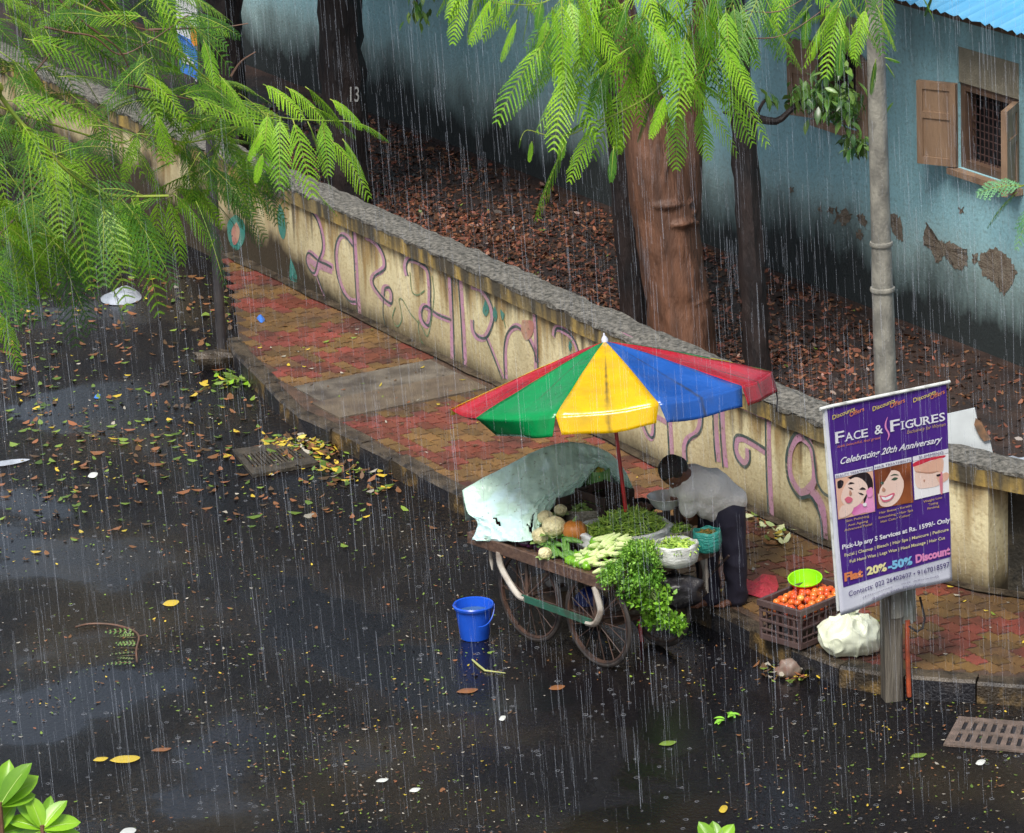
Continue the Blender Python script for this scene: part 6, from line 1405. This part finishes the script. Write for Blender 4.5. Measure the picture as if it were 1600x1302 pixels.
q = MB(); q.box(bt_+Vector((0, .04, .07)), (.16, .14, .14), Matrix.Rotation(.4, 4, 'Z')); q.build('carton', mat('wet_cardboard', (.32, .17, .09), (.2, .11, .06), 5, rough=.7), cb_, bevel=.006, smooth=False)

# ============================================================ PERSON (one continuous body; clothes and hair as children)
FA_, FB_ = P(1151, 944, KZ), P(1111, 948, KZ)
Yp = FA_.y
def J(x, y, dy=0.0): return PY(x, y, Yp+dy)
def caps(bm_list, pts):   # pts list of (a, ra, b, rb)
    q = MB()
    for a, ra, b, rb in pts:
        a, b = Vector(a), Vector(b); L_ = (b-a).length; k = max(2, int(L_/min(ra, rb)*2)); d = (b-a)
        prof = []
        nseg = 10; m_ = 14
        t = d.normalized() if L_ > 1e-6 else Vector((0, 0, 1)); s = t.orthogonal().normalized(); u = t.cross(s)
        rings = [(-ra*.98, .2*ra)]+[(-ra*math.cos(x*math.pi/8), ra*math.sin(x*math.pi/8)) for x in (1, 2, 3, 4)]+[(L_+rb*math.sin(x*math.pi/8), rb*math.cos(x*math.pi/8)) for x in (0, 1, 2, 3)]+[(L_+rb*.98, .2*rb)]
        vs = [a+t*h+(s*math.cos(6.2832*j/m_)+u*math.sin(6.2832*j/m_))*r_ for h, r_ in rings for j in range(m_)]
        fs = [(i*m_+j, i*m_+(j+1) % m_, (i+1)*m_+(j+1) % m_, (i+1)*m_+j) for i in range(len(rings)-1) for j in range(m_)]+[tuple(range(m_-1, -1, -1)), tuple((len(rings)-1)*m_+j for j in range(m_))]
        q.add(vs, fs)
    return q
def fuse(name, q, m, parent, vox, it=6, disp=0.0, dsc=8.0):
    o = q.build(name, m, None); r_ = o.modifiers.new('r', 'REMESH'); r_.mode = 'VOXEL'; r_.voxel_size = vox; r_.use_smooth_shade = True
    s = o.modifiers.new('s', 'SMOOTH'); s.iterations = it; bpy.context.view_layer.update()
    me = bpy.data.meshes.new_from_object(o.evaluated_get(bpy.context.evaluated_depsgraph_get())); bpy.data.objects.remove(o)
    if disp:
        nn_ = [v.normal.copy() for v in me.vertices]
        for v, n_ in zip(me.vertices, nn_):
            f = 1-abs(noise.noise(v.co*dsc))*2.4; f2 = noise.noise(v.co*dsc*2.2+Vector((3, 3, 3))); v.co += n_*disp*(f*.8+f2*.5)
    me.materials.clear(); me.polygons.foreach_set('use_smooth', [True]*len(me.polygons)); ob = link(name, me, m, parent); return ob
person = empty('person', FA_, 'man in a pale shirt and dark trousers stooping over the scale behind the cart', 'person')
M_skin = mat('brown_skin', (.16, .065, .035), (.12, .05, .03), 9, rough=.5)
M_shirt = mat('thin_white_shirt', (.74, .72, .68), (.62, .60, .56), 5, rough=.75, bump=.4, bsc=60)
M_trou = mat('navy_trousers', (.014, .013, .03), (.022, .02, .038), 6, rough=.8)
hip = J(1128, 792, .02); hipR, hipL = J(1138, 802, -.05), J(1116, 803, .09)
chest = J(1082, 757, -.06); neck = J(1066, 743, -.12); head = J(1053, 738, -.16)
kR, kL = J(1148, 868, -.06), J(1104, 872, .06)
aR, aL = FA_+Vector((0, 0, .08)), FB_+Vector((0, .06, .08))
shR, shL = J(1076, 772, -.16), J(1066, 748, .10)
elR, elL = J(1076, 806, -.14), J(1056, 778, .04); haR, haL = J(1066, 806, -.62), J(1046, 792, -.30)
haR = sc0+Vector((.20, .06, .12)); haL = pc2+Vector((.06, .16, .02))
fdir = Vector((-.85, -.5, 0)).normalized()
# body
cps = [(hip, .125, chest, .13), (chest, .13, neck, .07), (neck, .058, head, .06), (hipR, .095, kR, .06), (kR, .06, aR, .042), (hipL, .095, kL, .06), (kL, .06, aL, .042), (hipR, .10, hipL, .10),
       (shR, .06, shL, .06), (shR, .052, elR, .042), (elR, .042, haR, .026), (shL, .052, elL, .042), (elL, .042, haL, .026)]
# head: skull, jaw, nose, ears (looking down toward the scale)
hf = Vector((-.45, -.5, -.74)).normalized(); hu = (Vector((0, 0, 1))-hf*hf.z).normalized()*1.0; hs_ = hf.cross(hu).normalized()
hu = (head-neck).normalized(); hf = (Vector((-.3, -.45, -.8))-hu*Vector((-.3, -.45, -.8)).dot(hu)).normalized(); hs_ = hf.cross(hu).normalized()
cps += [(head-hf*.02+hu*.03, .088, head+hf*.02+hu*.02, .080), (head+hf*.03-hu*.03, .055, head+hf*.055-hu*.055, .035), (head+hf*.09+hu*.01, .012, head+hf*.105-hu*.02, .016), (head+hs_*.082, .016, head+hs_*.09-hu*.03, .013), (head-hs_*.082, .016, head-hs_*.09-hu*.03, .013), (head+hf*.085-hu*.048, .014, head+hf*.09-hu*.05, .014)]
for f_, side in ((FA_, 1), (FB_+Vector((0, .04, 0)), -1)):
    cps += [(f_+Vector((0, 0, .035)), .034, f_+fdir*.13+Vector((0, 0, .025)), .026), (f_+Vector((0, 0, .035)), .036, f_-fdir*.04+Vector((0, 0, .035)), .032), (f_+Vector((0, 0, .04)), .036, (aR if side == 1 else aL), .04)]
    for t_ in range(5): cps.append((f_+fdir*.13+Vector((fdir.y, -fdir.x, 0))*(.026-.013*t_)+Vector((0, 0, .018)), .010, f_+fdir*(.185-.012*t_)+Vector((fdir.y, -fdir.x, 0))*(.030-.014*t_)+Vector((0, 0, .012)), .008))
for h_, el in ((haR, elR), (haL, elL)):
    d = (h_-el).normalized(); sd_ = d.cross(Vector((0, 0, 1))).normalized(); palm = h_+d*.07
    cps += [(h_, .024, palm, .026), (h_+sd_*.018, .018, palm+sd_*.022, .018), (h_-sd_*.018, .018, palm-sd_*.022, .018)]
    for t_, ln in enumerate((.055, .066, .070, .062)):
        b_ = palm+sd_*(-.030+.020*t_); m_ = b_+d*ln*.6+Vector((0, 0, -.008)); cps += [(b_, .0105, m_, .009), (m_, .009, m_+d*ln*.35+Vector((0, 0, -.03)), .0075)]
    tb = h_+sd_*.03+d*.02; cps += [(tb, .012, tb+sd_*.03+d*.035, .010), (tb+sd_*.03+d*.035, .010, tb+sd_*.032+d*.065, .008)]
fuse('body', caps(None, cps), M_skin, person, .0075, 3)
sh_c = [(J(1132, 783, .0), .14, J(1110, 765, -.04), .16), (J(1110, 765, -.04), .16, J(1084, 757, -.06), .15), (J(1084, 757, -.06), .145, neck+(chest-neck)*.25, .075), (J(1142, 782, -.02), .115, J(1126, 782, .06), .13), (shR, .085, shL, .085), (shR, .078, elR+(shR-elR)*.35, .066), (shL, .078, elL+(shL-elL)*.35, .064),
        (J(1102, 790, -.08), .09, J(1118, 800, -.05), .085), (J(1088, 775, -.08), .11, J(1102, 788, -.08), .10)]
fuse('shirt', caps(None, sh_c), M_shirt, person, .011, 5, .014, 6)
tr_c = [(hip+Vector((-.02, 0, -.02)), .145, hipR, .13), (hip, .13, hipL, .125), (hipR, .13, hipL, .125), (hipR+Vector((0, 0, -.03)), .125, kR, .088), (kR, .088, aR+Vector((.0, 0, -.02)), .082), (hipL+Vector((0, 0, -.03)), .12, kL, .085), (kL, .085, aL+Vector((0, 0, -.02)), .082), (J(1142, 785, 0), .115, hip, .13)]
fuse('trousers', caps(None, tr_c), M_trou, person, .012, 4, .010, 6)
hr = [(head-hf*.032+hu*.030, .094, head-hf*.01+hu*.045, .090), (head-hf*.05-hu*.02, .078, head-hf*.03+hu*.02, .088), (head+hs_*.03+hu*.03-hf*.01, .075, head-hs_*.03+hu*.03-hf*.01, .075), (head+hu*.07+hf*.035, .05, head+hu*.06, .06)]
fuse('hair', caps(None, hr), mat('black_hair', (.012, .009, .009), (.03, .022, .02), 30, rough=.6, bump=.6, bsc=90), person, .009, 2, .003, 40)
q = MB()
for s in (-1, 1):
    e_ = head+hf*.088+hs_*.03*s+hu*.012; q.lathe(e_, [(0, -.009), (.008, -.005), (.010, 0), (.008, .005), (0, .009)], 10)
q.build('eyes', M_vwhite, person)

# ============================================================ TOMATO CRATE, BOWL, SACK, RED CLOTH
a_, b_, c_ = P(1187, 1000, KZ), P(1248, 1018, KZ), P(1317, 975, KZ)
cx = (b_-a_).normalized(); cy = Vector((-cx.y, cx.x, 0)); cy = cy if cy.dot(c_-b_) > 0 else -cy; cl, cw_ = (b_-a_).length+.02, max(.44, (c_-b_).dot(cy)); ch = .30
CMx = Matrix(((cx.x, cy.x, 0), (cx.y, cy.y, 0), (0, 0, 1))).to_4x4(); cc0 = a_+cx*cl/2+cy*cw_/2; cc0.z = KZ+.015
tcr = empty('plastic_crate', cc0, 'dark brown latticed plastic crate full of tomatoes on the kerb edge', 'crate')
M_pcr = mat('dark_brown_plastic', (.07, .045, .045), (.10, .065, .06), 8, rough=.35)
q = MB()
def cb(x, y, z, dx, dy, dz): q.box(cc0+CMx @ Vector((x, y, z)), (dx, dy, dz), CMx)
hx, hy = cl/2, cw_/2
for z, h_, o_ in ((ch-.02, .045, .012), (.02, .045, .0), (ch*.5, .018, .002), (ch*.27, .014, .001), (ch*.74, .014, .001)):
    for s in (-1, 1): cb(0, s*(hy-.008+o_/2), z, cl+o_*2-.001*s, .016+o_, h_); cb(s*(hx-.008+o_/2), 0, z, .016+o_, cw_-.034, h_-.002)
for nx, axis in ((7, 0), (9, 1)):
    for i in range(nx+1):
        f = -1+2*i/nx; w_ = .030 if i in (0, nx) else (.022 if i % 3 == 0 else .010)
        for s in (-1, 1):
            if axis == 0: cb(f*(hx-.012), s*(hy-.009), ch/2, w_, .013, ch-.04)
            else: cb(s*(hx-.009), f*(hy-.014), ch/2, .013, w_, ch-.04)
cb(0, 0, .012, cl-.03, cw_-.03, .016); q.build('crate_shell', M_pcr, tcr, bevel=.002, smooth=False)
q = MB(); q.box(cc0+CMx @ Vector((0, 0, ch*.45)), (cl-.05, cw_-.05, .02), CMx); q.build('inner_tray', M_pcr, tcr, smooth=False)
MTm = [mat('red_tomato_skin', (.62, .06, .02), (.66, .16, .03), 6, rough=.18), mat('orange_tomato_skin', (.70, .22, .04), (.62, .10, .02), 6, rough=.18), mat('yellowish_tomato_skin', (.72, .42, .10), (.70, .25, .05), 6, rough=.18)]
tms = [ico_mesh('tomato', .0285, m_, .86, .05, 3) for m_ in MTm]
tl_ = [('ripe red tomato heaped in the dark crate', 'tomato'), ('orange half-ripe tomato heaped in the dark crate', 'tomato'), ('pale yellow-orange tomato heaped in the dark crate', 'tomato')]
pts_ = []; tries = 0
while len(pts_) < 104 and tries < 20000:
    tries += 1; x, y = random.uniform(-1, 1)*(hx-.05), random.uniform(-1, 1)*(hy-.05); z = ch*.80+.065*(1-(x/hx)**2)*(1-(y/hy)**2)+random.choice((0, 0, -.045))
    p = cc0+CMx @ Vector((x, y, z))
    if all((p-o_).length > .046 for o_ in pts_): pts_.append(p)
for p in pts_:
    k = random.choices((0, 1, 2), (5, 4, 1.3))[0]; o = bpy.data.objects.new('tomato', tms[k]); COL.objects.link(o); o.matrix_world = Matrix.Translation(p) @ rndrot(); tag(o, tl_[k][0], 'tomato', 'tomatoes in the dark crate')
bw = cc0+CMx @ Vector((-.04, hy*.62, ch+.045)); bw = PY(1259, 922, bw.y); bowl = empty('plastic_bowl', bw, 'bowl, lime green inside and red outside, propped on tomatoes at the crate back', 'bowl')
TL = Matrix.Rotation(R(11), 4, 'X') @ Matrix.Rotation(R(-3), 4, 'Y')
q = MB(); q.lathe(bw, [(0, 0), (.07, .002), (.085, .01), (.112, .07), (.121, .095)], 36, 0, TL); q.lathe(bw, [(.121, .095), (.128, .099), (.128, .105), (.118, .104), (.108, .07), (.080, .014), (.0, .008)], 36, 1, TL)
q.build('bowl_shell', [mat('red_bowl_plastic', (.5, .02, .015), None, rough=.25), mat('lime_bowl_plastic', (.30, .75, .01), (.24, .66, .01), 4, rough=.25)], bowl)
wsx = P(1330, 1020, KZ); wsk = empty('white_sack', wsx, 'full knotted white plastic sack sitting on the kerb between crate and post', 'sack')
sb_ = blobby('sack_body', wsx+Vector((0, .02, .125)), .225, mat('white_wet_polythene', (.74, .78, .62), (.64, .68, .50), 5, rough=.3, bump=.2, bsc=9), 3, .10, wsk, 6, (1.05, .80, .72), 1.1, .50, .0)
for v in sb_.data.vertices:
    d_ = v.co-(wsx+Vector((0, .02, .125))); n_ = d_.normalized(); a = math.atan2(n_.y, n_.x)
    f = (1-abs(noise.noise(n_*1.5+Vector((2, 0, 0))))*3.5); f2 = 0; pl__ = math.sin(a*7+3*noise.noise(n_*2))*max(0, n_.z)**.7
    v.co += n_*(.014*max(0, f)**2+.005*max(0, f2)**2+.012*pl__)
q = MB(); tp = wsx+Vector((.02, .03, .275)); q.lathe(tp, [(.05, -.02), (.028, .0), (.022, .015), (.045, .045), (.05, .05), (.02, .03)], 20, wob=.05); q.build('knotted_neck', sb_.data.materials[0], wsk)
rc = P(1186, 920, KZ); rco = empty('red_cloth', rc, 'crumpled red net cloth lying on the footpath behind the tomato crate', 'cloth')
q = MB(); nn_ = 26; vs = []
outl = [(1156, 905), (1175, 910), (1192, 898), (1212, 901), (1217, 917), (1212, 929), (1190, 936), (1170, 930), (1155, 925)]
oc = (1187, 917)
for i in range(nn_+1):
    r_ = i/nn_
    for k in range(48):
        f = k/48*len(outl); a = outl[int(f) % len(outl)]; b = outl[(int(f)+1) % len(outl)]; t = f-int(f); ex, ey = a[0]+(b[0]-a[0])*t, a[1]+(b[1]-a[1])*t
        p = P(oc[0]+(ex-oc[0])*r_, oc[1]+(ey-oc[1])*r_, KZ+.005); p.z += .045*(1-r_**2)*(.7+.8*noise.noise(p*9))+.02*(1-r_)*(1-abs(noise.noise(p*16))*2)+.006; vs.append(p)
q.add(vs, [(i*48+k, i*48+(k+1) % 48, (i+1)*48+(k+1) % 48, (i+1)*48+k) for i in range(nn_) for k in range(48)]); q.build('cloth', mat('red_net_cloth', (.55, .05, .07), (.42, .03, .05), 40, rough=.45, bump=.5, bsc=60), rco)
rb_ = P(1231, 1058); ro_ = empty('broken_brick', rb_, 'broken reddish paver leaning against the kerb face below the tomato crate', 'stone')
blobby('stone', rb_+Vector((0, .02, .05)), .085, mat('red_grey_stone', (.16, .07, .05), (.2, .16, .13), 12, rough=.5), 8, .5, ro_, 3, (1, .5, .85), 1.4)
# ============================================================ BUCKET
bk = P(742, 994); bk = P(742, 996); bko = empty('blue_bucket', bk, 'blue plastic bucket standing on the wet road left of the cart', 'bucket')
M_bk = mat('blue_bucket_plastic', (.015, .10, .62), (.012, .08, .52), 6, rough=.25)
q = MB(); q.lathe(bk, [(0, .004), (.108, .004), (.110, .012), (.125, .13), (.138, .24), (.153, .245), (.157, .262), (.150, .272), (.140, .268), (.128, .18), (.106, .02), (0, .018)], 48); q.build('pail', M_bk, bko)
q = MB(); q.tube([bk+Vector((math.cos(a)*.155, -abs(math.sin(a))*.145-.004, .25-math.sin(a)*.10+.02*math.cos(a))) for a in [R(5+x*14) for x in range(13)]][:8], .005, 6); 
pts = [bk+Vector((.158*math.cos(R(a)), -.150*math.sin(R(a)), .25-.13*math.sin(R(a*1.0)))) for a in range(0, 100, 8)]; q = MB(); q.tube([bk+Vector((.155*math.cos(R(a)), -.150*math.sin(R(a))-.004, .255-.12*math.sin(R(min(90, a*1.3))))) for a in range(-2, 80, 8)], .0055, 6); q.build('handle', M_bk, bko)
q = MB(); q.lathe(bk+Vector((0, 0, .20)), [(0, 0), (.128, 0)], 32); q.build('water', mat('bucket_water', (.05, .12, .25), None, rough=.05), bko)
# ============================================================ DRAINS, SHEET, DEBRIS
def grate(name, label, px_, th, slots, rows, m, z=.02, fr=.10):
    c = [P(x, y, z) for x, y in px_]; o = empty(name, sum(c, Vector())/4, label, 'drain cover'); q = MB()
    def bl_(u, v): return c[0].lerp(c[1], u).lerp(c[3].lerp(c[2], u), v)
    us = [0]; 
    for i in range(slots): us += [fr*.5+(1-fr)*(i+.28)/slots, fr*.5+(1-fr)*(i+.72)/slots]
    us.append(1); vs_ = [0]
    for j in range(rows): vs_ += [fr+(1-2*fr)*(j+.12)/rows, fr+(1-2*fr)*(j+.88)/rows]
    vs_.append(1)
    for i in range(len(us)-1):
        for j in range(len(vs_)-1):
            if i % 2 == 1 and j % 2 == 1: continue
            pp_ = [bl_(us[i], vs_[j]), bl_(us[i+1], vs_[j]), bl_(us[i+1], vs_[j+1]), bl_(us[i], vs_[j+1])]; lo = [p-Vector((0, 0, th)) for p in pp_]
            q.add(pp_+lo, [(0, 1, 2, 3), (0, 4, 5, 1), (1, 5, 6, 2), (2, 6, 7, 3), (3, 7, 4, 0)])
    q.build('grating', m, o, smooth=False); q = MB(); q.add([p-Vector((0, 0, th*.8)) for p in c], [(0, 1, 2, 3)]); q.build('pit', M_dark, o, smooth=False); return o
M_gt = mat('rusty_concrete_grate', (.19, .14, .115), (.11, .085, .07), 12, rough=.45, bump=.5)
grate('drain_grate', 'slotted brown drain grate in the road at the right edge of the photo', [(1498, 1119), (1680, 1134), (1672, 1180), (1474, 1163)], .014, 11, 2, M_gt, .018)
grate('drain_grate', 'leaf-strewn concrete drain cover in the road beside the far kerb', [(362, 702), (455, 690), (498, 722), (395, 742)], .03, 14, 1, mat('silted_dark_concrete', (.075, .062, .045), (.03, .026, .02), 9, rough=.4, bump=.6), .034, .16)
def flatrag(name, label, cat, outl, h, m, z0=0.004, seed=0, part='sheet'):
    oc = (sum(p[0] for p in outl)/len(outl), sum(p[1] for p in outl)/len(outl)); c0 = P(*oc, z0); o = empty(name, c0, label, cat); q = MB(); vs = []; N_ = 40; M_ = 14; ol = smooth_line(outl+[outl[0]], 5)[:-1]
    for i in range(M_+1):
        r_ = i/M_
        for k in range(N_):
            f = k/N_*len(ol); a = ol[int(f) % len(ol)]; b = ol[(int(f)+1) % len(ol)]; t = f-int(f); ex, ey = a[0]+(b[0]-a[0])*t, a[1]+(b[1]-a[1])*t
            p = P(oc[0]+(ex-oc[0])*r_, oc[1]+(ey-oc[1])*r_, z0); p.z += h*(1-r_**2)*(.8+.7*noise.noise(p*5+Vector((seed, 0, 0))))+.25*h*(1-r_)*(1-abs(noise.noise(p*12))*2)+.003; vs.append(p)
    q.add(vs, [(i*N_+k, i*N_+(k+1) % N_, (i+1)*N_+(k+1) % N_, (i+1)*N_+k) for i in range(M_) for k in range(N_)]); q.build(part, m, o); return o
M_clear = mat('grey_white_polythene', (.42, .46, .52), (.25, .28, .32), 7, rough=.2, bump=.4, bsc=30)
flatrag('plastic_bag', 'crumpled grey white plastic bag flat on the far road at upper left', 'bag', [(157, 466), (185, 455), (200, 449), (217, 457), (220, 468), (200, 476), (175, 477), (160, 473)], .09, M_clear)
flatrag('plastic_scrap', 'long pale plastic scrap on the road at the left edge', 'litter', [(-12, 724), (20, 719), (47, 718), (30, 724), (0, 729)], .02, M_clear, part='scrap')
M_blueb = mat('bright_blue_scrap', (.05, .2, .7), None, rough=.3)
flatrag('plastic_scrap', 'small bright blue scrap on the footpath tip by the wall', 'litter', [(401, 498), (408, 494), (414, 500), (408, 505)], .04, M_blueb, KZ, part='scrap')
M_pap = mat('white_litter', (.62, .64, .6), None, rough=.4)
for k, (x, y, w_, h_, lab, m_) in enumerate(((597, 1220, 20, 6, 'white paper scrap on the wet road below the bucket, left one of two', M_pap), (648, 1235, 18, 7, 'white paper scrap on the wet road below the bucket, right one of two', M_pap), (145, 743, 16, 9, 'white and navy wrapper on the road at the far left', M_pap), (785, 1123, 11, 8, 'small white cup lid on the road under the cart front', M_pap), (152, 620, 10, 7, 'small blue-white wrapper on the far road', M_blueb), (200, 1300, 26, 12, 'white scrap at the bottom edge of the road', M_pap),
     (195, 1187, 48, 12, 'large yellow fallen leaf on the road at lower left', M_scrap[2]), (157, 1187, 24, 7, 'small yellow fallen leaf beside the large one at lower left', M_scrap[2]), (267, 943, 26, 10, 'ochre crescent-shaped leaf on the road left of the bucket', M_scrap[2]), (252, 1172, 32, 6, 'orange pod on the road right of the large yellow leaf', M_scrap[1]), (1043, 1162, 28, 8, 'pale green leaf on the road below the cart', M_scrap[0]), (1532, 1192, 16, 9, 'pale leaf on the road below the slotted grate', M_pap),
     (1435, 1181, 26, 7, 'pale yellow-green leaf on the road below the post', M_scrap[0]), (870, 1075, 26, 8, 'orange pod on the road in front of the cart wheels', M_scrap[1]), (730, 1080, 34, 8, 'orange brown pod on the road below the bucket', M_scrap[1]), (1130, 1265, 14, 12, 'yellow leaf on the road near the bottom edge', M_scrap[2]))):
    flatrag('fallen_leaf' if 'leaf' in lab or 'pod' in lab else 'paper_scrap', lab, 'leaf' if 'leaf' in lab or 'pod' in lab else 'litter', [(x-w_/2, y+2), (x-w_*.2, y-h_*.4), (x+w_*.3, y-h_*.5), (x+w_/2, y-2), (x+w_*.2, y+h_*.4), (x-w_*.25, y+h_*.45)], .008, m_, seed=k, part='blade')
# fallen twig with green leaflets
tg = P(185, 1005); two = empty('fallen_twig', tg, 'curved brown twig with a patch of fine green leaves on the road at left', 'twig')
q = MB(); q.tube([P(x, y, .012) for x, y in smooth_line([(118, 980), (140, 975), (175, 976), (205, 984), (217, 995), (213, 1015), (214, 1034)])], .008, 6); q.tube([P(217, 994, .012), P(229, 992, .03)], .004, 5); q.build('stem', M_twig, two)
sp = [(P(214-abs(i-5), 980+i*5.5, .012), Vector((-1, random.uniform(-.5, .5), .02)), random.uniform(.10, .24), .02, 0) for i in range(11)]; V, Fq, mi_ = fronds(sp, 6, 4, .16, .006, .0, .002); npmesh('leaflets', V, Fq, [mat('twig_leaflets', (.12, .25, .05), (.2, .33, .1), 9, rough=.4, isl=.4), M_twig], two, mi=mi_)
gs = P(1140, 1122); gso = empty('green_sprig', gs, 'small bright green leaf sprig lying on the road below the cart front', 'sprig')
q = MB()
for k in range(7): a = k*.9; broad_leaf(q, P(1140+random.gauss(0, 6), 1122+random.gauss(0, 3), .015), Vector((math.cos(a), math.sin(a), .1)), Vector((0, 0, 1)), .085, .04)
q.build('leaves', mat('wet_green_sprig', (.22, .5, .05), None, rough=.35), gso)
ts = P(745, 1040); tso = empty('fallen_twig', ts, 'short bent green stalk on the road below the blue bucket', 'twig'); q = MB(); q.tube([P(x, y, .01) for x, y in ((738, 1031), (748, 1040), (758, 1048), (775, 1050), (790, 1052))], [.007, .009, .008, .005, .003], 6); q.build('stem', mat('yellow_green_stalk', (.4, .42, .14), None, rough=.4), tso)
# torn grey-white sheet board leaning behind the wall corner
tb_ = PY(1515, 732, P(1515, 940).y+.35); tbo = empty('torn_board', tb_, 'torn white sheet board standing behind the wall corner, with broken brown edge', 'board')
def bpoly(q, pts, Y, th, mi=0, lean=.25):
    vs = []
    for x, y in pts: p = PY(x, y, Y); k = (p.z-1.0)*lean; p = PY(x, y, Y+k); vs.append(p)
    m = len(vs); bk_ = [v+Vector((.2*th, th, 0)) for v in vs]; q.add(vs+bk_, [tuple(range(m)), tuple(range(2*m-1, m-1, -1))]+[(i, (i+1) % m, m+(i+1) % m, m+i) for i in range(m)], mi)
q = MB(); bpoly(q, [(1478, 648), (1523, 638), (1527, 657), (1522, 662), (1531, 682), (1538, 688), (1546, 686), (1556, 728), (1552, 740), (1478, 745)], tb_.y, .02); q.build('sheet', mat('wet_white_board', (.50, .54, .55), (.4, .43, .44), 5, rough=.4), tbo, smooth=False)
q = MB(); bpoly(q, [(1524, 655), (1534, 662), (1541, 676), (1548, 687), (1538, 690), (1530, 681), (1522, 664)], tb_.y-.03, .03); q.build('broken_edge', mat('broken_brown_board', (.22, .11, .05), (.08, .05, .03), 20, rough=.7), tbo, smooth=False)
# light debris pile on top of the coping at right
dp_ = PY(1590, 730, P(1590, 955).y+.3); dpo = empty('plastic_bag', dp_, 'crumpled grey bag on the ground behind the wall at the right edge', 'bag'); blobby('bag_film', dp_, .12, M_clear, 5, .4, dpo, 3, (1.5, .8, .6))
# ============================================================ RAIN (uncountable falling drops, thin streaks of water in the air)
M_rain = mat('rain_water', (.75, .82, .95), None, rough=.3, alpha=.082)
T_ = np.array([(-1, 0, 0), (.5, .87, 0), (.5, -.87, 0), (-1, 0, 1), (.5, .87, 1), (.5, -.87, 1)], float); F_ = [(0, 1, 4, 3), (1, 2, 5, 4), (2, 0, 3, 5)]
Ms = []
for _ in range(9500):
    Y = 12+30*random.random()**.8; hwid = Y*.14+.5; X = random.uniform(-hwid, hwid)
    zc = CH-Y*math.tan(R(17.5)); Z = zc+random.uniform(-1, 1)*Y*.115
    if Z < .05: continue
    l_ = random.uniform(.08, .32)*(1.6 if random.random() < .06 else 1); r_ = random.uniform(.0006, .0017)*(1.5 if random.random() < .05 else 1)
    lean = Matrix.Rotation(random.gauss(.0, .012), 4, 'X') @ Matrix.Rotation(random.gauss(-.035, .012), 4, 'Y')
    Ms.append(Matrix.Translation((X, Y, Z)) @ lean @ Matrix.Diagonal((r_, r_, l_, 1)))
V, Fa = replicate(T_, F_, Ms); tag(npmesh('rain', V, Fa, M_rain), 'fine slanting streaks of falling rain through the whole scene', 'rain', kind='stuff')
